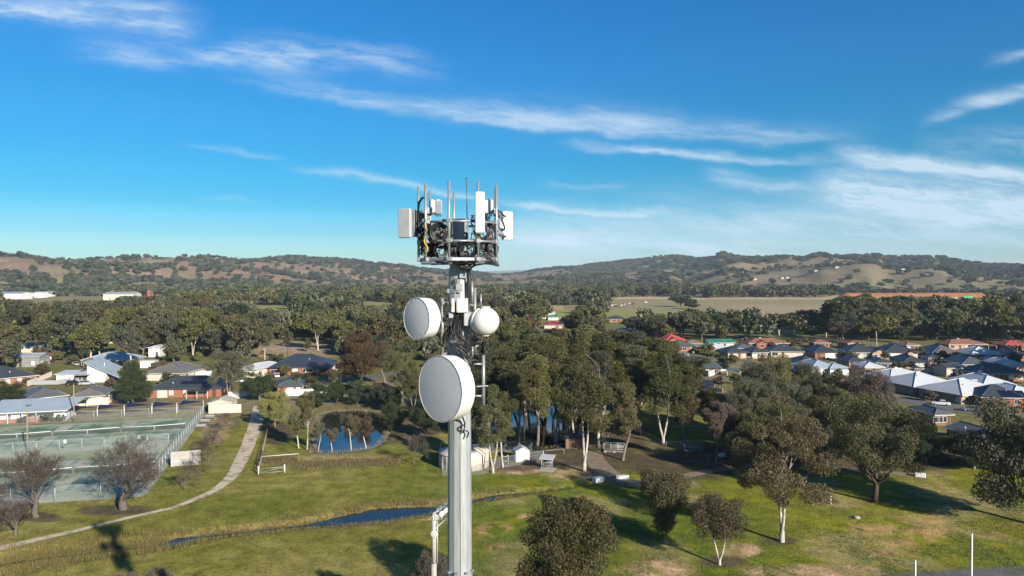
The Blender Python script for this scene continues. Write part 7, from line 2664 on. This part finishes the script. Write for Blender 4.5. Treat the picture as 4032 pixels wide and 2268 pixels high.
# ------------------------------------------------------------------ tank compound
q0, q1 = GV(1122, 1190), GV(1208, 1178)
tc_ = G(*(1165 * VS, 1178 * VS))
tr_ = 4.6
M_tank = mat('tank_cream', (0.70, 0.62, 0.52), 0.6, 0, 0.3, (0.62, 0.55, 0.46), 0.8, 4)
rt = thing('water_tank', (tc_.x, tc_.y + 2.0, 0), 'large cream water tank behind the foot of the tower pole', 'tank')
MB().lathe([(tr_, 0), (tr_, 2.7)], 56, (0, 0, 0), cap1=False).build('wall', M_tank, rt)
MB().lathe([(tr_ + 0.1, 2.66), (tr_ + 0.1, 2.74), (tr_ * .5, 3.3), (0.3, 3.6)], 56, (0, 0, 0)).build('roof', M_tank, rt)
for k in range(28):
    a_ = 2 * math.pi * k / 28
    if math.sin(a_) < 0.5:
        MB().box(((tr_ + .02) * math.cos(a_), (tr_ + .02) * math.sin(a_), 1.34), (0.05, 0.05, 2.66), a_).build('rib', M_tank, rt)
a, b = G(*cK(772, 1108)), G(*cK(1002, 1096))
d = b - a
rt = thing('garden_shed', a, 'small white ribbed steel shed inside the fenced compound', 'shed', None, math.atan2(d.y, d.x))
L = d.length
wb = MB()
wb.prism([(0, 0), (L, 0), (L, L * .9), (0, L * .9)], 0, 2.0)
wb.add([(0, 0, 2.0), (L, 0, 2.0), (L / 2, 0, 2.65), (0, L * .9, 2.0), (L, L * .9, 2.0), (L / 2, L * .9, 2.65)], [(0, 1, 2), (4, 3, 5)])
wb.build('wall', WA['white'], rt)
rbm, _, _ = hip(-0.12, L + 0.12, -0.12, L * .9 + .12, 2.02, 0.60 * 1.3 / (L / 2 + .12) , 'gable_y', 0.05)
rbm.build('roof', RO['white'], rt)
for i in range(10):
    MB().box((0.12 + (L - .24) * i / 9, -0.012, 1.0), (0.05, 0.03, 1.95)).build('rib', WA['white'], rt)
# compound fence: posts and rails
def post_rail(label, pts, h_=1.9, step=3.0, rails=(1.0,), name='post_and_rail_fence', r__=0.035, m=M_galv, mesh=None):
    root = thing(name, pts[0], label, 'fence')
    for a, b in zip(pts, pts[1:]):
        L = (b - a).length
        n = max(1, round(L / step))
        for i in range(n + 1):
            p = a.lerp(b, i / n) - pts[0]
            MB().tube(p, p + Vector((0, 0, h_)), r__, r__, 6).build('post', m, root)
        for k in rails:
            MB().tube(a - pts[0] + Vector((0, 0, h_ * k)), b - pts[0] + Vector((0, 0, h_ * k)), r__ * 0.8, r__ * 0.8, 6).build('rail', m, root)
        if mesh:
            MB().add([a - pts[0] + Vector((0, 0, .05)), b - pts[0] + Vector((0, 0, .05)), b - pts[0] + Vector((0, 0, h_)), a - pts[0] + Vector((0, 0, h_))], [(0, 1, 2, 3)]).build('mesh_panel', mesh, root)
    return root


post_rail('wire mesh fence with white top rail around the tank and small shed, front', [G(1742, 1876), G(1735, 1780)], 2.0, 3, (1.0, .5), mesh=M_chain)
post_rail('wire mesh fence in front of the cream tank and small shed', [G(1742, 1876), G(*cK(190, 1330)), G(*cK(540, 1190)), G(*cK(640, 1190)), G(*cK(1235, 1090))], 2.0, 5, (1.0,), mesh=M_chain)
post_rail('white top rail fence behind the cream tank and small shed', [G(*cK(20, 985)), G(*cK(380, 960)), G(*cK(825, 925)), G(*cK(1040, 920)), G(*cK(1240, 1090))], 2.0, 5, (1.0,), mesh=M_chain)
post_rail('long low rail running right from the compound towards the brick kiosk', [G(*cK(1010, 1040)), G(*cK(1580, 990))], 1.2, 6, (1.0,))
# compound gate frame
a, b = G(*cK(540, 1190)), G(*cK(642, 1186))
rt = thing('compound_gate', a, 'pale tubular gate frame with diagonal braces beside the leaning trunk', 'gate', None, math.atan2(b.y - a.y, b.x - a.x))
L = (b - a).length
for x_ in (0, L):
    MB().tube((x_, 0, 0), (x_, 0, 2.3), 0.06).build('post', M_galv, rt)
for z_ in (0.15, 1.1, 1.9):
    MB().tube((0, 0, z_), (L, 0, z_), 0.04).build('rail', M_galv, rt)
MB().tube((0, 0, 2.2), (L * .45, 0, 1.9), 0.03).build('brace', M_galv, rt)
MB().tube((L, 0, 2.2), (L * .55, 0, 1.9), 0.03).build('brace', M_galv, rt)
# notice shelter
a, b = G(*cK(1205, 1245)), G(*cK(1362, 1255))
rt = thing('picnic_shelter', a, 'small steel-framed notice shelter with flat pale roof on the grass', 'shelter', None, math.atan2(b.y - a.y, b.x - a.x))
L = (b - a).length
for x_ in (0, L):
    for y_ in (0, 1.6):
        MB().tube((x_, y_, 0), (x_, y_, 2.2), 0.05).build('post', M_galv, rt)
MB().add([(-.4, -.5, 2.2), (L + .5, -.5, 2.2), (L + .5, 2.1, 2.45), (-.4, 2.1, 2.45), (-.4, -.5, 2.12), (L + .5, -.5, 2.12), (L + .5, 2.1, 2.37), (-.4, 2.1, 2.37)],
         [(0, 1, 2, 3), (7, 6, 5, 4), (0, 4, 5, 1), (1, 5, 6, 2), (2, 6, 7, 3), (3, 7, 4, 0)]).build('roof', RO['white'], rt)
for z_ in (0.9, 1.5):
    MB().tube((0, 0, z_), (L, 0, z_), 0.035).build('rail', M_galv, rt)
MB().box((L / 2, 1.6, 1.3), (L - .1, 0.04, 1.3)).build('board', M_gutterd, rt)
MB().box((L / 2, 0.8, 0.03), (L + 1.0, 2.6, 0.06)).build('slab', conc, rt)
# brick kiosk in the shade of the grove
p = G(*cK(1600, 985)) + Vector((0.5, 5.0, 0))
rt = thing('brick_kiosk', p, 'small square brick kiosk with dark roof in the grove shade', 'kiosk')
MB().prism([(0, 0), (3.4, 0), (3.4, 3), (0, 3)], 0, 2.3).build('wall', WA['brown'], rt)  # brown brick in place of red, the grove's shade put into the colour
hip(-.4, 3.8, -.4, 3.4, 2.4, 0.3)[0].build('roof', RO['slate'], rt)
MB().box((1.2, -.02, 1.0), (.9, .05, 2.0)).build('door', M_door, rt)

# concrete blocks at the path
for (X_, Y_), rz_, s_, lb in (((20, 1075), 0.6, (1.9, 1.1, 0.8), 'large white concrete block tipped beside the gravel path'), ((365, 1035), -0.25, (2.2, .7, .65), 'long white concrete block at the far side of the gravel path'),
                              ((1785, 715), 0.3, (1.2, .8, .6), 'small white rock by the reedy hollow near the bridge')):
    p = G(*cQ(X_, Y_))
    rt = MB().rbox((0, 0, s_[2] / 2), s_, 0, 0.06).build('concrete_block', M_line)
    rt.location = p
    rt.rotation_euler = (0, 0, rz_)
    tag(rt, lb, 'block')
p = G(*cW(1388, 535))
rt = MB().rbox((0, 0, .35), (1.6, .8, .7), 0, 0.06).build('concrete_block', M_line)
rt.location, rt.rotation_euler = p, (0, 0, -0.5)
tag(rt, 'white concrete block beside the path under the spreading gum', 'block')
p = G(*cW(800, 918))
rt = MB().lathe([(.25, 0), (.5, .1), (.42, .28), (.2, .36)], 9).build('rock', conc)
rt.location = p
tag(rt, 'pale rock lying on the lawn right of the forked white gum', 'rock')
p = G(*cW(560, 785))
rt = thing('marker_post', p, 'short white marker post in a mulch ring on the lawn', 'post')
MB().lathe([(.09, 0), (.09, 1.25), (.07, 1.32)], 12).build('post', M_line, rt)
MB().lathe([(.2, 0), (.18, .06)], 12).build('base', conc, rt)

# goal posts at the bottom right
for (X_, Yt), D_, lb in (((1865, 1060), 68.0, 'tall white goal post at the lower right corner'), ((1343, 1305), 70.0, 'shorter white goal post left of the tall one')):
    tp = P(*cW(X_, Yt), D_)
    rt = thing('goal_post', (tp.x, D_, 0), lb, 'goal post', 'white goal posts of the playing field')
    MB().tube((0, 0, 0), (0, 0, tp.z), 0.085, 0.07, 12).build('post', M_line, rt)
    MB().lathe([(.07, 0), (.05, .04)], 10, (0, 0, tp.z)).build('cap', M_line, rt)

# footbridges with railings
def bridge(label, A, B, wd, n):
    a, b = G(*A), G(*B)
    d = b - a
    L = d.length
    rt = thing('footbridge', a, label, 'bridge', None, math.atan2(d.y, d.x))
    k = max(6, int(L / 0.5))
    pl = shared(('plank', round(L / k, 3), wd), lambda: MB().box((0, wd / 2, 0.32), (L / k * .94, wd, 0.06)).mesh('plank', M_fence['timber']))
    for i in range(k):
        put('plank', pl, rt, (L * (i + .5) / k, 0, 0))
    for y_ in (0.1, wd - 0.1):
        MB().box((L / 2, y_, 0.18), (L, 0.12, 0.2)).build('beam', M_fence['timber'], rt)
    for x_ in (0.3, L / 2, L - .3):
        MB().box((x_, wd / 2, 0.0), (0.4, wd * 1.02, 0.5)).build('pier', conc, rt)
    for y_ in (0, wd):
        for i in range(n + 1):
            MB().tube((L * i / n, y_, 0.2), (L * i / n, y_, 1.45), 0.04).build('post', M_galv, rt)
        for z_ in (0.7, 1.05, 1.42):
            MB().tube((0, y_, z_), (L, y_, z_), 0.03).build('rail', M_galv, rt)


bridge('footbridge with pale tubular railings in the shade at right', cQ(1250, 640), cQ(1510, 640), 3.0, 2)
bridge('footbridge railing at the right tip of the larger pond', cQ(100, 655), cQ(400, 665), 2.2, 3)
post_rail('pale tubular handrail leading left from the shaded footbridge', [G(*cQ(990, 580)), G(*cQ(1240, 600))], 1.2, 3, (1.0, .6))

# gate and weathered timber fence at the small pond
c4 = mk(900, 1500, 1.887)
post_rail('weathered timber fence running up from the paddock gate beside the path', [G(*c4(222, 696)), G(*c4(250, 560)), G(*c4(300, 335))], 1.25, 2.6, (1.0, .6, .3), r__=0.07, m=M_fence['timber'])
a, b = G(*c4(222, 696)), G(*c4(416, 682))
rt = thing('paddock_gate', a, 'open tubular paddock gate between pale timber posts beside the path', 'gate', None, math.atan2(b.y - a.y, b.x - a.x))
L = (b - a).length
for x_ in (0, L):
    MB().tube((x_, 0, 0), (x_, 0, 1.5), 0.13, 0.12, 8).build('post', M_fence['white'], rt)
for z_ in (0.25, 1.05):
    MB().tube((0.1, 0, z_), (L - .1, 0, z_), 0.03).build('rail', M_galv, rt)
MB().tube((0.2, 0, .25), (L - .2, 0, 1.05), 0.025).build('brace', M_galv, rt)
a, b = G(*c4(245, 640)), G(*c4(522, 618))
rt = thing('football_goal', a, 'white goal frame with crossbar at the near bank of the small pond', 'goal', None, math.atan2(b.y - a.y, b.x - a.x))
L = (b - a).length
MB().tube((0, 0, 1.95), (L, 0, 1.95), 0.05).build('crossbar', M_line, rt)
for x_ in (0, L):
    MB().tube((x_, 0, 0), (x_, 0, 2.0), 0.06).build('post', M_fence['timber'], rt)
    MB().tube((x_, 0, 1.9), (x_, 1.3, 0), 0.04).build('stay', M_galv, rt)
# benches left of the path
for q, lb in ((cT(90, 935), 'pale metal bench under the leafless trees at the left edge'), (cT(1788, 108), 'grey bench on the dry grass beside the beige shed, farthest of three'),
              (cT(1750, 145), 'dark bench on the dry grass beside the tennis fence, middle of three'), (cT(1715, 190), 'dark bench on the dry grass beside the tennis fence, nearest of three')):
    rt = thing('bench', G(*q), lb, 'bench', None, 0.15)
    for y_ in (-.18, 0, .18):
        MB().box((0, y_, .46), (2.2, .14, .05)).build('slat', M_galv, rt)
    for z_ in (.68, .86):
        MB().box((0, .32, z_), (2.2, .05, .13)).build('back_slat', M_galv, rt)
    for x_ in (-.9, .9):
        MB().box((x_, 0, .22), (.06, .45, .44)).build('leg', M_gutterd, rt)
        MB().box((x_, .29, .66), (.06, .05, .48)).build('back_leg', M_gutterd, rt)

# power poles
M_ins = mat('insulator', (0.5, 0.48, 0.45), 0.4)


def ppole(label, foot, top, arm=True):
    b_ = G(*foot)
    tp = P(top[0], top[1], b_.y)
    rt = thing('power_pole', b_, label, 'power pole')
    MB().tube((0, 0, 0), (0, 0, tp.z), 0.2, 0.14, 8).build('pole', M_wood, rt)
    if arm:
        MB().box((0, 0, tp.z - .6), (2.4, .12, .14), 0.4).build('crossarm', M_wood, rt)
        for k in (-1, 0, 1):
            MB().lathe([(.05, 0), (.08, .1), (.03, .22)], 8, (k * math.cos(.4), k * math.sin(.4), tp.z - .53)).build('insulator', M_ins, rt)


e1 = mk(0, 1100, 4.6)
ppole('timber power pole with crossarm left of the long pale building', e1(236, 1000), e1(236, 770))
ppole('bare timber pole rising from the long pale building', e1(630, 1140), e1(628, 910), False)
ppole('small power pole in the woods left, with crossarm', e1(1488, 690), e1(1488, 600))
ppole('slim pole in front of the long pale roof', e1(972, 1350), e1(972, 1105), False)
ppole('white power pole by the far field left of the small dish', c5(2300, 640), c5(2300, 578))
ppole('white pole left of the other by the far field', c5(2202, 660), c5(2202, 596), False)
ppole('white street light pole in front of the tan houses', cR(990, 528), cR(990, 415), False)
ppole('pale pole behind the long terracotta roof', cR(2020, 280), cR(2020, 150), False)
ppole('pale pole behind the red tile roof at right', cS(2290, 330), cS(2290, 160), False)
ppole('street light pole between the slate roofs', cS(1292, 490), cS(1290, 370), False)
ppole('street light pole near the right edge', cS(2488, 545), cS(2490, 380), False)

# earth bank and its fence, far right
e0, e1_ = G(*c8(930, 498)), G(*c8(2370, 496))
M_earth = mat('red_earth', (0.36, 0.155, 0.06), 0.95, 0, 0.1, (0.26, 0.115, 0.05), 0.15, 5, (0.3, 0.7), 0.6, 0.6)
d = e1_ - e0
L = d.length
n = 90
vs, fs = [], []
rb_ = random.Random(3)
for i in range(n + 1):
    f_ = i / n
    hh = 9.6 * min(1, f_ / 0.06, (1 - f_) / 0.09) * (1 + 0.05 * math.sin(i * 1.1))
    y0_ = rb_.uniform(-1.2, 1.2)
    vs += [(L * f_, y0_, -0.2), (L * f_, 6 + y0_ * .5, hh * .55 + rb_.uniform(-.4, .4)), (L * f_, 12, hh + rb_.uniform(-.1, .1)), (L * f_, 20, hh), (L * f_, 34, -.2)]
    if i:
        k = i * 5
        for j in range(4):
            fs.append((k - 5 + j, k + j, k + j + 1, k - 4 + j))
o = MB().add(vs, fs, True).build('earth_bank', M_earth)
o.location, o.rotation_euler = e0, (0, 0, math.atan2(d.y, d.x))
tag(o, 'long flat-topped bank of bare red earth beyond the tree belt at right', 'earth bank')
a, b = G(*c8(1060, 502)), G(*c8(2400, 498))
rt = thing('boundary_fence', a, 'long pale fence at the foot of the red earth bank', 'fence', None, math.atan2((b - a).y, (b - a).x))
L = (b - a).length
nn = 40
pm = MB().box((L / nn / 2, 0, 1.4), (L / nn - .15, .12, 2.8)).mesh('panel', M_fence['white'])
for i in range(nn):
    put('panel', pm, rt, (L * i / nn, 0, 0))
a, b = G(*c8(2040, 512)), G(*c8(2120, 508))
rt = thing('site_container', a, 'bright green site container with windows below the red earth bank', 'container', None, math.atan2((b - a).y, (b - a).x))
L = (b - a).length
MB().box((L / 2, 3, 3), (L, 6, 6)).build('body', mat('container_green', (0.02, 0.46, 0.24), 0.6), rt)
for k in range(4):
    MB().box((L * (.2 + .2 * k), -.05, 3.6), (L * .1, .1, 1.6)).build('window', M_cglass, rt)

# old machinery and vehicles parked along the far field
for i, (X_, Y_, pt) in enumerate([(1055, 636, 'white'), (1100, 650, 'white'), (1140, 655, 'red'), (1180, 640, 'red'), (1270, 634, 'white'), (1305, 636, 'white'), (1340, 625, 'silver'), (1352, 640, 'red'), (1425, 622, 'white'), (1410, 636, 'white'),
                                  (1485, 610, 'white'), (1655, 602, 'white'), (1530, 616, 'red'), (1240, 612, 'red')]):
    p = G(*c7(X_, Y_))
    rt = thing('old_vehicle', p, 'old vehicle parked in the row at the edge of the far field', 'vehicle', 'old vehicles along the far field', rng.random() * 3)
    MB().rbox((0, 0, 1.0), (4.6, 1.9, 0.9), 0, 0.2).build('body', PAINT[pt], rt)
    MB().rbox((-.3, 0, 1.8), (2.4, 1.7, 0.8), 0, 0.25).build('cab', PAINT[pt] if i % 2 else M_cglass, rt)
    for x_ in (-1.4, 1.4):
        for s_ in (-.85, .85):
            MB().lathe([(.2, -.1), (.4, -.08), (.4, .08), (.2, .1)], 10, (x_, s_, .4), axis=(0, 1, 0)).build('wheel', M_tyre, rt)

# tan rubble heap and red play equipment
p = G(*cA(800, 715))
rt = thing('play_set', p, 'red and white play equipment in the yard left of the skillion house', 'play equipment', None, 0.1)
for x_ in (0, 2.2):
    for y_ in (0, 1.2):
        MB().tube((x_, y_, 0), (x_ + (.0), y_, 2.1), 0.06).build('leg', M_line, rt)
MB().tube((0, .6, 2.1), (2.2, .6, 2.1), 0.06).build('beam', M_line, rt)
MB().path(spline([(2.4, .6, 1.3), (3.4, .6, .7), (4.6, .6, .25), (5.6, .6, .2)], 5), 0.22, 8).build('slide', PAINT['red'], rt)

# ------------------------------------------------------------------ rushes, tall grass
def tufts(name, label, pts, h_, m, n=10, sp=0.25, wd=0.05):
    pts = np.asarray(pts)
    N = len(pts) * n
    rr = np.random.default_rng(len(pts))
    b0 = np.repeat(pts, n, 0) + np.hstack([rr.normal(size=(N, 2)) * sp, np.zeros((N, 1))])
    hh = np.repeat(h_ if np.ndim(h_) else np.full(len(pts), h_), n) * (0.6 + 0.6 * rr.random(N))
    lean = rr.normal(size=(N, 2)) * 0.22 * hh[:, None]
    a_ = rr.random(N) * 6.28
    s_ = np.stack([np.cos(a_), np.sin(a_), np.zeros(N)], 1) * wd
    tip = b0 + np.hstack([lean, hh[:, None]])
    v = np.stack([b0 - s_, b0 + s_, tip], 1).reshape(-1, 3)
    o = link_mesh(name, np_mesh(name, v, None, np.arange(N * 3).reshape(-1, 3), m))
    return tag(o, label, None, None, 'stuff')


rush_m = leaf_mat('rush_leaves', (0.17, 0.115, 0.030), (0.085, 0.095, 0.018))
straw_m = leaf_mat('straw_leaves', (0.26, 0.20, 0.11), (0.16, 0.13, 0.07))
green_m = leaf_mat('grass_leaves', (0.12, 0.15, 0.012), (0.075, 0.11, 0.009))
rr = np.random.default_rng(5)
pts, hs_ = [], []
cl_ = spline([Vector((p[0], p[1], 0)) for p in CREEK], 30)
cwd = np.interp(np.linspace(0, len(CREEK) - 1, len(cl_)), np.arange(len(CREEK)), CREEK_W)
for i in range(len(cl_) - 1):
    p, d_ = cl_[i], (cl_[i + 1] - cl_[i])
    s_ = Vector((-d_.y, d_.x, 0)).normalized()
    vx, vy = pix(p.x, p.y)
    open_w = 850 < vx < 1085 or 425 < vx < 500 or 1240 < vx < 1300
    for k in range(int(d_.length * (60 if vx < 420 else 24))):
        t_ = rr.random()
        o_ = rr.normal() * 0.75
        if open_w and abs(o_) < 0.95:
            o_ = math.copysign(0.95 + abs(rr.normal()) * .2, o_)
        q = p + d_ * t_ + s_ * o_ * cwd[i]
        pts.append((q.x, q.y, float(near_z(np.array([q.x]), np.array([q.y]))[0]) - .05))
        hs_.append(0.95 if vx < 520 else 0.7)
tufts('creek_rushes', 'brown and green rushes filling the creek bed', pts, np.array(hs_) * 0.75, rush_m, 10, 0.4, 0.028)
pts = []
for _ in range(1100):
    f_ = rr.random()
    q = GV(748 + f_ * (1000 - 748), 1171 - f_ * 10 + rr.normal() * 6)
    pts.append((q.x, q.y, 0.0))
for _ in range(500):
    q = GV(650 + rr.random() * 90, 1160 + rr.normal() * 6)
    pts.append((q.x, q.y, 0.0))
tufts('dry_tall_grass', 'pale dry tall grass along the near bank of the small pond', pts, 0.30 + 0.5 * rr.random(len(pts)), straw_m, 6, 0.5, 0.03)
pts = []
for pl in (POND_A, POND_B):
    for i in range(len(pl)):
        a, b = pl[i], pl[(i + 1) % len(pl)]
        for k in range(int((b - a).length * 4)):
            q = a.lerp(b, rr.random())
            pts.append((q.x + rr.normal() * .5, q.y + rr.normal() * .5, -.15))
tufts('pond_edge_grass', 'rough grass around the pond edges', pts, 0.5, straw_m, 7, 0.25, 0.035)
pts = []
for _ in range(2200):
    q = G(*cR(780 + rr.random() * 340, 0)) if False else G(*cR(790 + rr.random() * 350, 1010 + rr.random() * 110))
    pts.append((q.x, q.y, 0))
tufts('reed_bank', 'tall straw-coloured reeds on the bank below the cream fences', pts, 1.6, straw_m, 7, 0.3, 0.05)
pts = []
for _ in range(15000):
    vx, vy = 1090 + rr.random() * 1500, 1195 + rr.random() ** .7 * 262
    q = GV(vx, vy)
    if fbm(np.array([q.x / 5]), np.array([q.y / 5]), 71)[0] > 0.52:
        pts.append((q.x, q.y, 0))
tufts('lawn_grass', 'tussocky green grass on the lawn right of the tower', pts, 0.16, green_m, 6, 0.25, 0.03)

# shrubs about the houses and the bank
GS = 'low shrubs about the houses'
for i, (q, w_, lf) in enumerate([(cA(385, 770), 2.6, 'rust'), (cA(420, 700), 2.4, 'dark'), (cA(690, 1020), 3, 'dark'), (cA(330, 1335), 2.4, 'dark'), (cA(680, 1320), 3, 'dark'), (cA(860, 1310), 2.4, 'dark'),
                                 (cS(1250, 950), 3, 'dark'), (cS(1640, 1010), 3, 'dark'), (cS(1480, 1000), 2.6, 'dark'), (cS(1050, 660), 4, 'rust'), (cS(1150, 660), 4, 'rust'), (cS(2030, 520), 2.6, 'lit'),
                                 (cS(2420, 520), 3, 'wattle'), (cR(890, 470), 3.4, 'rust'), (cR(1380, 370), 6, 'twig'), (cR(2070, 360), 5, 'twig'), (cR(2160, 340), 5, 'lit'), (cB(2060, 1010), 4, 'dark'), (cB(1620, 395), 4, 'grey'),
                                 (cB(1530, 390), 3.5, 'grey'), (cB(1440, 165), 3, 'grey'), (cS(1390, 690), 5, 'twig'), (cS(1380, 1060), 4, 'twig'), (cS(2450, 590), 5, 'twig')]):
    p = G(*q)
    tree(MID[3], p, w_ * .8, w_, lf, None, 'low garden shrub beside a house wall, fence or street', GS, name='shrub', crown='foliage')

# garden trees and shrubs in the yards between the houses
def free(x_, y_, m):
    for hx_, hy_, hr_, L_, d_ in HOUSES:
        dx_, dy_ = x_ - hx_, y_ - hy_
        lx_, ly_ = dx_ * math.cos(hr_) + dy_ * math.sin(hr_), -dx_ * math.sin(hr_) + dy_ * math.cos(hr_)
        if -m < lx_ < L_ + m and -m - 2 < ly_ < d_ + m:
            return False
    return True


ry = random.Random(12)
nsh = 0
for _ in range(900):
    if nsh > 120:
        break
    if ry.random() < 0.68:
        q, side = (ry.uniform(1660, 2570), ry.uniform(862, 985)), 'right'
    else:
        q, side = (ry.uniform(10, 860), ry.uniform(880, 985)), 'left'
    p = GV(*q)
    if not free(p.x, p.y, 1.2) or (side == 'left' and 640 < q[0] < 850 and q[1] < 925):
        continue
    nsh += 1
    big = ry.random() < 0.35
    lf = ry.choice(('dark', 'olive', 'twig', 'grey', 'lit', 'dark', 'rust'))
    h_ = ry.uniform(3.2, 5.2) if big else ry.uniform(1.0, 2.2)
    tree(MID[3], p, h_, h_ * ry.uniform(.8, 1.2) if big else h_ * ry.uniform(1.1, 1.8), lf, None, WORD[lf] + (' small garden tree' if big else ' garden shrub') + ' in a yard among the ' + side + '-hand houses',
         'garden plants among the ' + side + '-hand houses', name='garden_tree' if big else 'shrub', crown='crown' if big else 'foliage')

# ------------------------------------------------------------------ haze over the plain
hz_m = bpy.data.materials.new('thin_haze')
hz_m.use_nodes = True
t = NT(hz_m.node_tree)
hz_m.node_tree.nodes.clear()
pv = t.n('ShaderNodeVolumePrincipled')
pv.inputs['Color'].default_value = (0.66, 0.83, 1.0, 1)
pv.inputs['Density'].default_value = 0.000055
pv.inputs['Anisotropy'].default_value = 0.0
oo = t.n('ShaderNodeOutputMaterial')
t.link(pv.outputs[0], oo.inputs['Volume'])
hz_top = float(gv[:, 2].max()) + 25.0
hb_ = MB().box((0, 0, (hz_top - 2.5) / 2), (54000, 54000, hz_top + 2.5)).build('haze', hz_m)
tag(hb_, kind='stuff')
hb_['label'] = 'thin bluish haze over the plain and hills'
